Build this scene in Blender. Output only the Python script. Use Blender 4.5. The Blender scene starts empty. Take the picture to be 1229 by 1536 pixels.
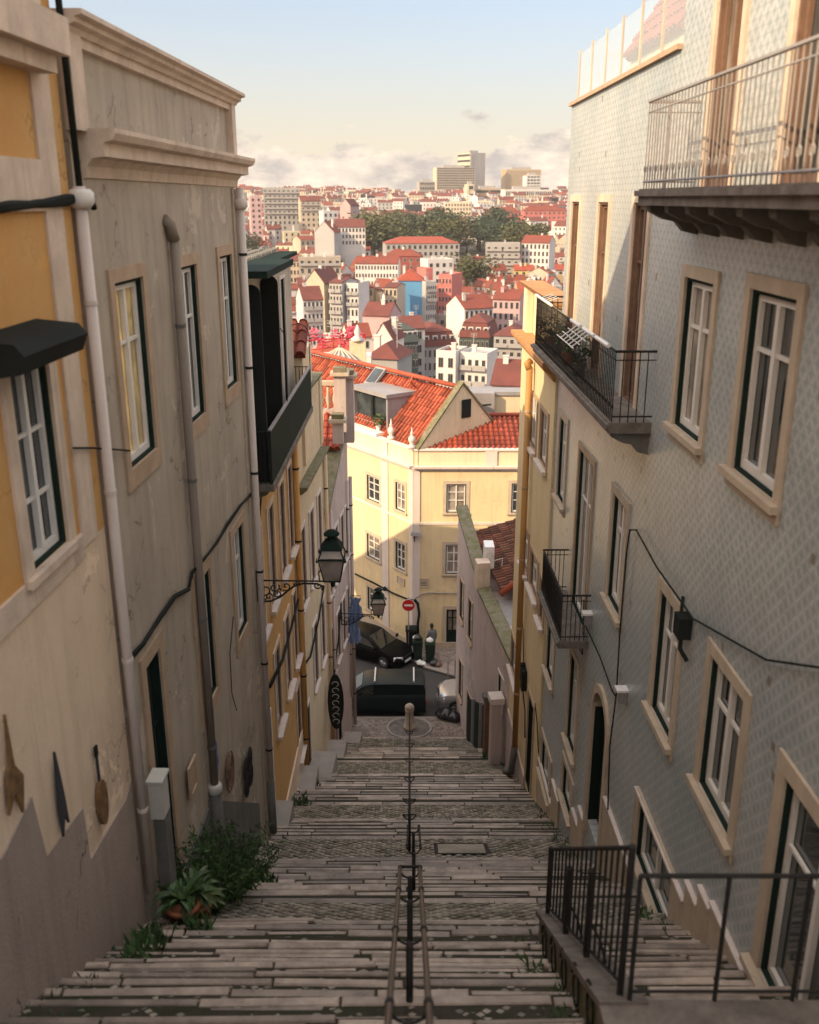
import bpy, math, random
from mathutils import Vector, Matrix
R = math.radians
random.seed(7)
scene = bpy.context.scene
COL = scene.collection
# ---------------------------------------------------------------- camera numbers (used to read positions off the photograph)
FPX, CX, CY, PITCH = 1430.0, 614.5, 768.0, R(18.2)
cp, sp = math.cos(PITCH), math.sin(PITCH)
def ray(u, v):
    a = (u - CX) / FPX; b = -(v - CY) / FPX
    return Vector((a, cp + b * sp, -sp + b * cp))
def at(u, v, y):
    d = ray(u, v); return d * (y / d.y)
def gz(y):
    if y < 16.75: return -(3.09 + .606 * y)
    if y < 36.8: return -(5.46 + .4645 * y)
    return -22.553 - .068 * (min(y, 60) - 36.8)
# ---------------------------------------------------------------- materials
MATS = {}
def nmat(name):
    m = bpy.data.materials.new(name); m.use_nodes = True
    nt = m.node_tree; b = nt.nodes['Principled BSDF']
    MATS[name] = m
    return m, nt, b
def N(nt, typ, **kw):
    n = nt.nodes.new(typ)
    for k, v in kw.items():
        if k in n.inputs: n.inputs[k].default_value = v
        else: setattr(n, k, v)
    return n
def mth(nt, op, a, b=None):
    n = nt.nodes.new('ShaderNodeMath'); n.operation = op
    for i, x in enumerate((a, b)):
        if x is None: continue
        if isinstance(x, (int, float)): n.inputs[i].default_value = x
        else: nt.links.new(x, n.inputs[i])
    return n.outputs[0]
def mixc(nt, fac, a, b, mode='MIX'):
    n = nt.nodes.new('ShaderNodeMix'); n.data_type = 'RGBA'; n.blend_type = mode
    for i, x in ((0, fac), (6, a), (7, b)):
        if isinstance(x, (int, float)): n.inputs[i].default_value = x
        elif isinstance(x, tuple): n.inputs[i].default_value = (*x[:3], 1)
        else: nt.links.new(x, n.inputs[i])
    return n.outputs[2]
def ramp(nt, x, lo, hi):
    n = nt.nodes.new('ShaderNodeMapRange'); n.inputs[1].default_value = lo; n.inputs[2].default_value = hi
    nt.links.new(x, n.inputs[0]); return n.outputs[0]
def plaster(name, col, col2=None, var=.5, scale=.6, rough=.85, bump=.15, bscale=25, streak=.35, dirt=None, spec=.3, island=0, metal=0, patch=0):
    m, nt, b = nmat(name); L = nt.links
    tc = N(nt, 'ShaderNodeTexCoord')
    col2 = col2 or tuple(c * .72 for c in col)
    n1 = N(nt, 'ShaderNodeTexNoise', Scale=scale, Detail=7.0, Roughness=.62); L.new(tc.outputs['Object'], n1.inputs['Vector'])
    c = mixc(nt, mth(nt, 'MULTIPLY', ramp(nt, n1.outputs[0], .38, .66), var), col, col2)
    if streak:
        mp = N(nt, 'ShaderNodeMapping'); mp.inputs['Scale'].default_value = (3.2, 3.2, .22); L.new(tc.outputs['Object'], mp.inputs[0])
        n2 = N(nt, 'ShaderNodeTexNoise', Scale=1.6, Detail=6.0, Roughness=.7); L.new(mp.outputs[0], n2.inputs['Vector'])
        d = dirt or tuple(x * .45 for x in col)
        c = mixc(nt, mth(nt, 'MULTIPLY', ramp(nt, n2.outputs[0], .48, .78), streak), c, d)
    if patch:
        n5 = N(nt, 'ShaderNodeTexNoise', Scale=.75, Detail=9.0, Roughness=.72, Distortion=.6); L.new(tc.outputs['Object'], n5.inputs['Vector'])
        c = mixc(nt, mth(nt, 'MULTIPLY', ramp(nt, n5.outputs[0], .585, .6), patch), c, tuple(min(1, x * 1.18) for x in col))
        n6 = N(nt, 'ShaderNodeTexNoise', Scale=1.1, Detail=10.0, Roughness=.75); mp6 = N(nt, 'ShaderNodeMapping'); mp6.inputs['Location'].default_value = (7, 3, 5); L.new(tc.outputs['Object'], mp6.inputs[0]); L.new(mp6.outputs[0], n6.inputs['Vector'])
        c = mixc(nt, mth(nt, 'MULTIPLY', ramp(nt, n6.outputs[0], .63, .65), patch * .8), c, tuple(x * .55 for x in col))
        vr = N(nt, 'ShaderNodeTexVoronoi', Scale=.55, feature='DISTANCE_TO_EDGE'); nd = N(nt, 'ShaderNodeTexNoise', Scale=2.5, Detail=4.0); L.new(tc.outputs['Object'], nd.inputs['Vector'])
        ad = N(nt, 'ShaderNodeVectorMath', operation='ADD'); L.new(tc.outputs['Object'], ad.inputs[0]); L.new(nd.outputs['Color'], ad.inputs[1]); L.new(ad.outputs[0], vr.inputs['Vector'])
        c = mixc(nt, mth(nt, 'MULTIPLY', mth(nt, 'MULTIPLY', ramp(nt, vr.outputs['Distance'], .012, .004), ramp(nt, n1.outputs[0], .5, .56)), patch), c, tuple(x * .35 for x in col))
    n3 = N(nt, 'ShaderNodeTexNoise', Scale=bscale, Detail=5.0, Roughness=.7); L.new(tc.outputs['Object'], n3.inputs['Vector'])
    c = mixc(nt, .25, c, mixc(nt, n3.outputs[0], (.5, .5, .5), (1.4, 1.4, 1.4)), 'MULTIPLY')
    if island:
        g = N(nt, 'ShaderNodeNewGeometry')
        c = mixc(nt, 1.0, c, mixc(nt, g.outputs['Random Per Island'], (1 - island,) * 3, (1 + island,) * 3), 'MULTIPLY')
    L.new(c, b.inputs['Base Color'])
    b.inputs['Roughness'].default_value = rough; b.inputs['Specular IOR Level'].default_value = spec; b.inputs['Metallic'].default_value = metal
    if bump:
        bp = N(nt, 'ShaderNodeBump', Strength=bump, Distance=.03); L.new(n3.outputs[0], bp.inputs['Height'])
        L.new(bp.outputs[0], b.inputs['Normal'])
    return m
def flat(name, col, rough=.5, metal=0, spec=.5, coat=0):
    m, nt, b = nmat(name); L = nt.links
    tc = N(nt, 'ShaderNodeTexCoord'); n = N(nt, 'ShaderNodeTexNoise', Scale=9.0, Detail=4.0); L.new(tc.outputs['Object'], n.inputs['Vector'])
    L.new(mixc(nt, n.outputs[0], tuple(c * .8 for c in col), tuple(min(1, c * 1.15) for c in col)), b.inputs['Base Color'])
    b.inputs['Roughness'].default_value = rough; b.inputs['Metallic'].default_value = metal
    b.inputs['Specular IOR Level'].default_value = spec; b.inputs['Coat Weight'].default_value = coat
    return m
M = {}
M['grey_plaster'] = plaster('grey_plaster', (.45, .375, .3), (.34, .28, .225), var=.8, streak=.55, patch=.85)
M['ochre_plaster'] = plaster('ochre_plaster', (.56, .285, .085), (.6, .37, .16), var=.7, streak=.25, dirt=(.42, .3, .18), patch=.4)
M['beige_plaster'] = plaster('beige_plaster', (.74, .57, .42), (.62, .47, .34), var=.8, streak=.35, patch=.8)
M['mauve_plaster'] = plaster('mauve_plaster', (.33, .26, .225), (.4, .32, .27), var=.8, streak=.4, bump=.5, patch=.9)
M['cream_stone'] = plaster('cream_stone', (.68, .54, .43), (.5, .39, .31), var=.8, scale=2, streak=.4, dirt=(.2, .16, .13), bump=.3)
M['pink_stone'] = plaster('pink_stone', (.52, .42, .32), (.42, .33, .25), var=.7, scale=3, streak=.3, bump=.25)
M['tan_stone'] = plaster('tan_stone', (.46, .33, .23), (.36, .25, .17), var=.7, scale=3, streak=.3, bump=.25)
M['pale_yellow'] = plaster('pale_yellow', (.74, .61, .42), (.62, .5, .34), var=.6, streak=.45, dirt=(.45, .33, .22))
M['yellow_plaster'] = plaster('yellow_plaster', (.72, .57, .34), (.62, .48, .3), var=.7, streak=.5, dirt=(.42, .31, .2), patch=.3)
M['orange_plaster'] = plaster('orange_plaster', (.6, .35, .13), (.5, .28, .11), var=.6, streak=.3, patch=.3)
M['cream_plaster'] = plaster('cream_plaster', (.66, .53, .36), (.55, .42, .28), var=.6, streak=.4, patch=.4)
M['pink_plaster'] = plaster('pink_plaster', (.62, .27, .22), (.55, .3, .26), var=.6, streak=.3, patch=.3)
M['mauve_white'] = plaster('mauve_white', (.52, .42, .39), (.4, .32, .3), var=.7, streak=.5, patch=.6)
M['white_paint'] = plaster('white_paint', (.72, .68, .64), (.6, .56, .52), var=.4, streak=.15, rough=.45, bump=.05)
M['stripe_trim'] = plaster('stripe_trim', (.66, .57, .52), (.55, .46, .42), var=.5, streak=.4)
M['black_paint'] = plaster('black_paint', (.016, .018, .017), (.026, .03, .027), rough=.8, streak=0, bump=.05, spec=.08)
M['green_paint'] = plaster('green_paint', (.012, .022, .018), (.02, .035, .028), rough=.8, streak=0, bump=.05, spec=.08)
M['brown_wood'] = plaster('brown_wood', (.21, .125, .085), (.14, .08, .055), var=.9, scale=4, streak=.6, rough=.6)
M['rail_paint'] = plaster('rail_paint', (.085, .06, .048), (.05, .04, .034), var=.8, scale=9, rough=.38, streak=0, spec=.5)
M['iron'] = plaster('iron', (.02, .02, .02), (.035, .03, .028), var=.8, scale=9, rough=.7, streak=0, spec=.15)
M['dark_stone'] = plaster('dark_stone', (.16, .15, .14), (.1, .1, .09), var=.8, scale=3, streak=.5, bump=.4)
M['moss_stone'] = plaster('moss_stone', (.21, .175, .13), (.115, .12, .04), var=1.0, scale=3.5, streak=.4, bump=.9, bscale=12, dirt=(.05, .05, .03))
M['concrete_slab'] = plaster('concrete_slab', (.2, .17, .15), (.1, .085, .075), var=.9, scale=4, streak=.3, bump=.4)
M['step_stone'] = plaster('step_stone', (.39, .31, .255), (.2, .155, .125), var=1, scale=2.6, streak=0, rough=.4, bump=.7, bscale=14, island=.42, spec=.6)
M['cobble'] = plaster('cobble', (.29, .25, .21), (.13, .13, .09), var=.9, scale=1.2, streak=0, rough=.5, bump=.4, bscale=20, island=.5, spec=.5)
M['dirt'] = plaster('dirt', (.055, .044, .033), (.026, .032, .014), var=1, scale=2, streak=0, rough=.95, bump=.8)
M['asphalt'] = plaster('asphalt', (.06, .055, .054), (.045, .042, .04), var=.8, scale=.5, streak=0, rough=.75, bump=.3, bscale=60)
M['kerb'] = plaster('kerb', (.34, .3, .27), (.25, .22, .2), var=.8, scale=2, streak=0, bump=.4, island=.15)
M['pavement'] = plaster('pavement', (.3, .24, .21), (.2, .17, .15), var=.8, scale=2, streak=0, bump=.6, island=.35)
M['tile_orange'] = plaster('tile_orange', (.33, .075, .038), (.21, .052, .032), var=.9, scale=.9, streak=0, rough=.7, island=.42, bump=.2)
M['tile_red'] = plaster('tile_red', (.28, .055, .03), (.17, .04, .025), var=.9, scale=.8, streak=0, rough=.7, island=.35, bump=.2)
M['tile_old'] = plaster('tile_old', (.17, .06, .038), (.085, .045, .03), var=1, scale=1.4, streak=0, rough=.8, island=.45, bump=.3)
M['tile_moss'] = plaster('tile_moss', (.085, .072, .055), (.2, .14, .05), var=1, scale=1.2, streak=0, rough=.9, island=.4, bump=.5)
M['roof_far'] = plaster('roof_far', (.2, .047, .03), (.14, .044, .034), var=.9, scale=.25, streak=0, rough=.85, bump=0)
M['roof_far2'] = plaster('roof_far2', (.15, .046, .038), (.1, .036, .032), var=.9, scale=.25, streak=0, rough=.85, bump=0)
M['leaf'] = plaster('leaf', (.045, .085, .025), (.02, .045, .014), var=.8, scale=3, streak=0, rough=.5, bump=0, island=.6)
M['leaf_light'] = plaster('leaf_light', (.065, .1, .034), (.035, .06, .02), var=.8, scale=3, streak=0, rough=.45, bump=0, island=.5)
M['crown_dark'] = plaster('crown_dark', (.04, .058, .03), (.02, .034, .02), var=.9, scale=.12, streak=0, rough=.7, bump=0, island=.6)
M['crown_olive'] = plaster('crown_olive', (.085, .085, .035), (.045, .055, .022), var=.9, scale=.12, streak=0, rough=.7, bump=0, island=.6)
M['bark'] = plaster('bark', (.06, .045, .035), rough=.9)
M['zinc'] = plaster('zinc', (.3, .28, .28), (.22, .2, .2), var=.8, rough=.5, streak=.4)
M['terracotta'] = plaster('terracotta', (.36, .13, .06), rough=.8)
M['plastic_grey'] = flat('plastic_grey', (.5, .48, .44), .5)
M['white_metal'] = flat('white_metal', (.75, .72, .7), .4)
M['bin_green'] = flat('bin_green', (.012, .03, .02), .45)
M['bag_black'] = flat('bag_black', (.015, .015, .017), .28)
M['bag_white'] = flat('bag_white', (.7, .7, .68), .5)
M['rubber'] = flat('rubber', (.02, .02, .02), .8)
M['rim'] = flat('rim', (.45, .45, .47), .3, .8)
M['car_black'] = flat('car_black', (.005, .006, .006), .33, 0, .1, .0)
M['van_green'] = flat('van_green', (.006, .014, .016), .45, 0, .25, .0)
M['car_silver'] = flat('car_silver', (.55, .54, .55), .25, .6, .5, .6)
M['red_sign'] = flat('red_sign', (.5, .012, .015), .4)
M['blue_cloth'] = flat('blue_cloth', (.2, .28, .48), .9)
M['red_flower'] = plaster('red_flower', (.6, .03, .07), (.7, .16, .26), var=1, scale=4, streak=0, bump=0, island=.4)
M['skin'] = flat('skin', (.12, .065, .045), .6)
M['grey_cloth'] = flat('grey_cloth', (.13, .13, .14), .9)
M['dark_cloth'] = flat('dark_cloth', (.03, .03, .035), .9)
M['hair'] = flat('hair', (.01, .009, .008), .7)
M['headlight'] = flat('headlight', (.7, .7, .72), .15, .3)
M['blue_paint'] = plaster('blue_paint', (.05, .1, .32), (.2, .24, .4), var=1, scale=6, streak=0)
M['wood_art'] = plaster('wood_art', (.22, .12, .05), (.1, .06, .03), var=1, scale=9, streak=0)
def glass(name, col=(.02, .024, .026), rough=.04, spec=.9):
    m, nt, b = nmat(name); L = nt.links
    tc = N(nt, 'ShaderNodeTexCoord'); n = N(nt, 'ShaderNodeTexNoise', Scale=1.3, Detail=3.0); L.new(tc.outputs['Object'], n.inputs['Vector'])
    L.new(mixc(nt, ramp(nt, n.outputs[0], .4, .65), col, tuple(c * 2.6 for c in col)), b.inputs['Base Color'])
    b.inputs['Roughness'].default_value = rough; b.inputs['Specular IOR Level'].default_value = spec; b.inputs['IOR'].default_value = 1.6
    bp = N(nt, 'ShaderNodeBump', Strength=.06, Distance=.05); L.new(n.outputs[0], bp.inputs['Height']); L.new(bp.outputs[0], b.inputs['Normal'])
    return m
M['glass'] = glass('glass')
M['glass_curtain'] = glass('glass_curtain', (.14, .12, .1), .06)
M['glass_warm'] = glass('glass_warm', (.5, .36, .14), .06)  # yellow in the pane colour stands in for a warm reflection
M['car_glass'] = glass('car_glass', (.012, .015, .016), .05)
M['lamp_glass'] = glass('lamp_glass', (.2, .165, .145), .25, .5)
def clear_glass():
    m, nt, b = nmat('balustrade_glass')
    b.inputs['Base Color'].default_value = (.55, .62, .66, 1); b.inputs['Roughness'].default_value = .08
    b.inputs['Transmission Weight'].default_value = .0; b.inputs['Alpha'].default_value = .34
    return m
M['clear_glass'] = clear_glass()
def azulejo():
    m, nt, b = nmat('azulejo_tiles'); L = nt.links
    tc = N(nt, 'ShaderNodeTexCoord'); s = N(nt, 'ShaderNodeSeparateXYZ'); L.new(tc.outputs['Object'], s.inputs[0])
    y, z = s.outputs[1], s.outputs[2]
    p = .2
    def frac(x): return mth(nt, 'FRACT', x)
    a = frac(mth(nt, 'DIVIDE', mth(nt, 'ADD', y, z), p)); c = frac(mth(nt, 'DIVIDE', mth(nt, 'SUBTRACT', y, z), p))
    da = mth(nt, 'ABSOLUTE', mth(nt, 'SUBTRACT', a, .5)); dc = mth(nt, 'ABSOLUTE', mth(nt, 'SUBTRACT', c, .5))
    line = ramp(nt, mth(nt, 'MAXIMUM', da, dc), .34, .40)
    dot = ramp(nt, mth(nt, 'ADD', mth(nt, 'MULTIPLY', da, da), mth(nt, 'MULTIPLY', dc, dc)), .035, .022)
    nz = N(nt, 'ShaderNodeTexNoise', Scale=.5, Detail=6.0); L.new(tc.outputs['Object'], nz.inputs['Vector'])
    base = mixc(nt, ramp(nt, nz.outputs[0], .3, .7), (.27, .325, .345), (.4, .425, .425))
    c1 = mixc(nt, mth(nt, 'MULTIPLY', line, mth(nt, 'MULTIPLY', nz.outputs[0], 1.15)), base, (.53, .53, .52))
    c1 = mixc(nt, mth(nt, 'MULTIPLY', dot, .45), c1, (.22, .28, .3))
    q = .1
    gy = mth(nt, 'ABSOLUTE', mth(nt, 'SUBTRACT', frac(mth(nt, 'DIVIDE', y, q)), .5)); gzz = mth(nt, 'ABSOLUTE', mth(nt, 'SUBTRACT', frac(mth(nt, 'DIVIDE', z, q)), .5))
    grout = ramp(nt, mth(nt, 'MAXIMUM', gy, gzz), .465, .485)
    c1 = mixc(nt, mth(nt, 'MULTIPLY', grout, .4), c1, (.16, .14, .12))
    mp = N(nt, 'ShaderNodeMapping'); mp.inputs['Scale'].default_value = (3, 3, .3); L.new(tc.outputs['Object'], mp.inputs[0])
    n2 = N(nt, 'ShaderNodeTexNoise', Scale=1.2, Detail=6.0, Roughness=.7); L.new(mp.outputs[0], n2.inputs['Vector'])
    c1 = mixc(nt, mth(nt, 'MULTIPLY', ramp(nt, n2.outputs[0], .45, .8), .28), c1, (.36, .33, .3))
    vo = N(nt, 'ShaderNodeTexWhiteNoise'); sc = N(nt, 'ShaderNodeVectorMath', operation='SNAP'); L.new(tc.outputs['Object'], sc.inputs[0]); sc.inputs[1].default_value = (50, q, q)
    L.new(sc.outputs[0], vo.inputs[0])
    c1 = mixc(nt, 1.0, c1, mixc(nt, vo.outputs[0], (.9, .9, .9), (1.06, 1.06, 1.06)), 'MULTIPLY')
    c1 = mixc(nt, ramp(nt, vo.outputs[0], .9965, .997), c1, (.2, .17, .14))
    L.new(c1, b.inputs['Base Color'])
    b.inputs['Roughness'].default_value = .33
    bp = N(nt, 'ShaderNodeBump', Strength=.25, Distance=.01); L.new(mth(nt, 'SUBTRACT', mth(nt, 'MULTIPLY', vo.outputs[0], .5), grout), bp.inputs['Height']); L.new(bp.outputs[0], b.inputs['Normal'])
    return m
M['azulejo'] = azulejo()
# ---------------------------------------------------------------- mesh builder
class MB:
    def __init__(s): s.v = []; s.f = []; s.mi = []; s.cur = 0
    def add(s, vs, fs):
        o = len(s.v); s.v += [Vector(p) for p in vs]
        for f in fs: s.f.append(tuple(i + o for i in f)); s.mi.append(s.cur)
        return s
    def quad(s, a, b, c, d): return s.add([a, b, c, d], [(0, 1, 2, 3)])
    def hexa(s, p):   # 8 corners: bottom 0-3, top 4-7 (same order)
        return s.add(p, [(3, 2, 1, 0), (4, 5, 6, 7), (0, 1, 5, 4), (1, 2, 6, 5), (2, 3, 7, 6), (3, 0, 4, 7)])
    def box(s, x0, x1, y0, y1, z0, z1):
        return s.hexa([(x0, y0, z0), (x1, y0, z0), (x1, y1, z0), (x0, y1, z0), (x0, y0, z1), (x1, y0, z1), (x1, y1, z1), (x0, y1, z1)])
    def tube(s, pts, r, n=8, cap=True, closed=False):
        pts = [Vector(p) for p in pts]; k = len(pts); rr = r if isinstance(r, (list, tuple)) else [r] * k
        rings = []; up = None
        for i, p in enumerate(pts):
            if closed: t = pts[(i + 1) % k] - pts[i - 1]
            else: t = pts[min(i + 1, k - 1)] - pts[max(i - 1, 0)]
            t.normalize()
            if up is None: up = t.orthogonal().normalized()
            up = (up - t * up.dot(t))
            up = up.normalized() if up.length > 1e-6 else t.orthogonal().normalized()
            w = t.cross(up)
            rings.append([p + (up * math.cos(a) + w * math.sin(a)) * rr[i] for a in [2 * math.pi * j / n for j in range(n)]])
        vs = [q for rg in rings for q in rg]; fs = []
        m = k if closed else k - 1
        for i in range(m):
            for j in range(n):
                a = i * n + j; b = i * n + (j + 1) % n; i2 = (i + 1) % k
                fs.append((a, b, i2 * n + (j + 1) % n, i2 * n + j))
        if cap and not closed: fs += [tuple(range(n - 1, -1, -1)), tuple((k - 1) * n + j for j in range(n))]
        return s.add(vs, fs)
    def lathe(s, c, prof, n=16, ax=None):   # prof [(r,z)]
        c = Vector(c); vs = []; fs = []
        for r, z in prof:
            for j in range(n):
                a = 2 * math.pi * j / n; vs.append(c + Vector((r * math.cos(a), r * math.sin(a), z)))
        for i in range(len(prof) - 1):
            for j in range(n): fs.append((i * n + j, i * n + (j + 1) % n, (i + 1) * n + (j + 1) % n, (i + 1) * n + j))
        fs += [tuple(range(n - 1, -1, -1)), tuple((len(prof) - 1) * n + j for j in range(n))]
        return s.add(vs, fs)
    def prism(s, poly, ext):     # poly: list of 3D points (planar), extruded by vector
        e = Vector(ext); k = len(poly); P = [Vector(p) for p in poly]
        vs = P + [p + e for p in P]
        fs = [tuple(range(k - 1, -1, -1)), tuple(range(k, 2 * k))] + [(i, (i + 1) % k, k + (i + 1) % k, k + i) for i in range(k)]
        return s.add(vs, fs)
    def build(s, name, mat, parent=None, smooth=False):
        me = bpy.data.meshes.new(name)
        base = Vector((0, 0, 0))
        if parent is not None:
            q = parent
            while q is not None: base += q.location; q = q.parent
            loc = Vector((0, 0, 0))
        else:
            if s.v:
                mn = [min(p[i] for p in s.v) for i in range(3)]; mx = [max(p[i] for p in s.v) for i in range(3)]
                base = Vector(((mn[0] + mx[0]) / 2, (mn[1] + mx[1]) / 2, mn[2]))
            loc = base
        me.from_pydata([p - base for p in s.v], [], s.f)
        ms = mat if isinstance(mat, (list, tuple)) else [mat]
        for m in ms: me.materials.append(M[m] if isinstance(m, str) else m)
        if len(ms) > 1: me.polygons.foreach_set('material_index', s.mi)
        if smooth: me.polygons.foreach_set('use_smooth', [True] * len(me.polygons))
        me.update()
        o = bpy.data.objects.new(name, me); COL.objects.link(o); o.location = loc
        if parent is not None: o.parent = parent
        return o
LABELS = {}
def tag(o, label, cat, group=None, kind=None):
    if label: o['label'] = label
    if cat: o['category'] = cat
    if group: o['group'] = group
    if kind: o['kind'] = kind
    return o
def thing(name, label, cat, loc=(0, 0, 0), group=None, kind=None):
    o = bpy.data.objects.new(name, None); COL.objects.link(o); o.location = loc; o.empty_display_size = .1
    return tag(o, label, cat, group, kind)
def copy_tree(o, parent=None):
    c = o.copy(); COL.objects.link(c)
    if parent is not None: c.parent = parent
    for ch in list(o.children): copy_tree(ch, c)
    return c
# ---------------------------------------------------------------- facades
class Fac:
    """a vertical wall plane in plan from A towards direction d; n points to the street"""
    def __init__(s, A, d, side):
        s.A = Vector((A[0], A[1], 0)); s.d = Vector((d[0], d[1], 0)).normalized()
        s.n = Vector((s.d.y, -s.d.x, 0)) * side
    def P(s, t, z, o=0): return s.A + s.d * t + s.n * o + Vector((0, 0, z))
    def hit(s, u, v, o=0):
        r = ray(u, v); A = s.A + s.n * o
        k = A.dot(s.n) / r.dot(s.n); p = r * k
        return (p - s.A).dot(s.d), p.z
    def px(s, p, q, o=0):
        a, b = s.hit(*p, o), s.hit(*q, o)
        return (min(a[0], b[0]), max(a[0], b[0]), min(a[1], b[1]), max(a[1], b[1]))
    def box(s, mb, t0, t1, z0, z1, o0, o1):
        c = [(t0, o0), (t1, o0), (t1, o1), (t0, o1)]
        mb.hexa([s.P(t, z0, o) for t, o in c] + [s.P(t, z1, o) for t, o in c]); return mb
    def ring(s, mb, t0, t1, z0, z1, w, o0, o1, wb=None):
        wb = w if wb is None else wb
        s.box(mb, t0 - w, t0, z0 - wb, z1 + w, o0, o1); s.box(mb, t1, t1 + w, z0 - wb, z1 + w, o0, o1)
        s.box(mb, t0, t1, z1, z1 + w, o0, o1)
        if wb > 0: s.box(mb, t0, t1, z0 - wb, z0, o0, o1)
        return mb
    def wall(s, mb, t0, t1, z0, z1, ops, depth, deep=.22):
        ts = sorted(set([t0, t1] + [x for o in ops for x in o[:2] if t0 < x < t1])); zs = sorted(set([z0, z1] + [x for o in ops for x in o[2:4] if z0 < x < z1]))
        for i in range(len(ts) - 1):
            for j in range(len(zs) - 1):
                tm, zm = (ts[i] + ts[i + 1]) / 2, (zs[j] + zs[j + 1]) / 2
                if any(o[0] < tm < o[1] and o[2] < zm < o[3] for o in ops): continue
                mb.quad(s.P(ts[i], zs[j]), s.P(ts[i + 1], zs[j]), s.P(ts[i + 1], zs[j + 1]), s.P(ts[i], zs[j + 1]))
        for a, b, c, d in [o[:4] for o in ops]:
            a = max(a, t0); b = min(b, t1)
            for p, q in (((a, c), (b, c)), ((b, c), (b, d)), ((b, d), (a, d)), ((a, d), (a, c))):
                mb.quad(s.P(*p), s.P(*q), s.P(*q, -deep), s.P(*p, -deep))
        D = -depth
        mb.quad(s.P(t0, z0), s.P(t0, z1), s.P(t0, z1, D), s.P(t0, z0, D)); mb.quad(s.P(t1, z0), s.P(t1, z1), s.P(t1, z1, D), s.P(t1, z0, D))
        mb.quad(s.P(t0, z1), s.P(t1, z1), s.P(t1, z1, D), s.P(t0, z1, D)); mb.quad(s.P(t0, z0, D), s.P(t1, z0, D), s.P(t1, z1, D), s.P(t0, z1, D))
        return mb
def window(F, root, t0, t1, z0, z1, sur='pink_stone', w=.15, wb=None, cols=2, bars=(.5,), sash='white_paint', lining='green_paint',
           pane='glass', deep=.22, proud=.035, sill=True, so=.1, sashw=.06, far=None, panel=0, sd=.06):
    part = F.ring(MB(), t0, t1, z0, z1, w, 0.0, proud, wb).build('window_frame' if not panel else 'door_frame', sur, root)
    if sill: F.box(MB(), t0 - w - .03, t1 + w + .03, z0 - .09, z0 - .005, proud + .003, so).build('sill', sur if sill is True else sill, part)
    lw = .045
    lm = MB(); F.box(lm, t0 + .002, t0 + lw, z0 + .002, z1 - .002, -deep + .01, -.004); F.box(lm, t1 - lw, t1 - .002, z0 + .002, z1 - .002, -deep + .01, -.004)
    F.box(lm, t0 + lw, t1 - lw, z1 - lw, z1 - .002, -deep + .01, -.004); F.box(lm, t0 + lw, t1 - lw, z0 + .002, z0 + .03, -deep + .01, -.004)
    lm.build('lining', lining, part)
    if pane == 'glass' and F is not LW and random.random() < .4: pane = 'glass_curtain'
    a, b, c, d = t0 + lw + .002, t1 - lw - .002, z0 + .032, z1 - lw - .002
    o0, o1 = -sd - .05, -sd
    sm = MB(); q = sashw
    F.box(sm, a, a + q, c, d, o0, o1); F.box(sm, b - q, b, c, d, o0, o1); F.box(sm, a + q, b - q, c, c + q * 1.3, o0, o1); F.box(sm, a + q, b - q, d - q, d, o0, o1)
    cc = [a + q + (b - a - 2 * q) * (i + 1) / cols for i in range(cols - 1)]
    for x in cc: F.box(sm, x - q * .6, x + q * .6, c + q * 1.3, d - q, o0, o1 + .012)
    for k in bars:
        zz = c + (d - c) * k
        xs = [a + q] + [v for x in cc for v in (x - q * .6, x + q * .6)] + [b - q]
        for i in range(0, len(xs), 2): F.box(sm, xs[i], xs[i + 1], zz - q * .3, zz + q * .3, o0 + .005, o1 - .005)
    if panel:
        F.box(sm, a + q, b - q, c + q * 1.3, c + (d - c) * panel, o0 + .005, o1 - .02)
    sm.build('sash' if not panel else 'door_leaf', sash, part)
    F.box(MB(), a, b, c, d, -sd - .08, -sd - .055).build('pane', pane, part)
    return part
def barrel_roof(name, mat, parent, O, U, V, wd, rng, pitch=.22, row=.36, r=.075, thick=.12):
    """barrel tiles: O eave start, U along eave (unit), V up the slope (unit), columns over wd, rng(t)->(lo,hi) slope extent"""
    O, U, V = Vector(O), Vector(U).normalized(), Vector(V).normalized(); Nn = U.cross(V).normalized()
    if Nn.z < 0: Nn = -Nn
    mb = MB(); base = MB(); k = int(wd / pitch); n = 4
    for i in range(k):
        t = (i + .5) * pitch; lo, hi = rng(t)
        if hi - lo < .05: continue
        a0, a1 = rng(max(0, t - pitch / 2)), rng(min(wd, t + pitch / 2))
        for (ta, tb) in ((t - pitch / 2, t + pitch / 2),):
            base.hexa([O + U * ta + V * a0[0] - Nn * thick, O + U * tb + V * a1[0] - Nn * thick, O + U * tb + V * a1[1] - Nn * thick, O + U * ta + V * a0[1] - Nn * thick,
                       O + U * ta + V * a0[0], O + U * tb + V * a1[0], O + U * tb + V * a1[1], O + U * ta + V * a0[1]])
        s = lo + random.uniform(-.02, 0)
        while s < hi:
            e = min(s + row * 1.06, hi); vs = []
            j = random.uniform(-.008, .008)
            for (ss, rr, l) in ((s, r * 1.12, .03), (e, r * .92, .0)):
                for q in range(n + 1):
                    a = math.pi * q / n
                    vs.append(O + U * (t + j - math.cos(a) * rr) + V * ss + Nn * (math.sin(a) * rr + l))
            mb.add(vs, [(q, q + 1, n + 2 + q, n + 1 + q) for q in range(n)] + [tuple(range(n, -1, -1))])
            s += row
    o = len(mb.v); mb.v += base.v; mb.f += [tuple(i + o for i in f) for f in base.f]; mb.mi += [0] * len(base.f)
    return mb.build(name, mat, parent)
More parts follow.
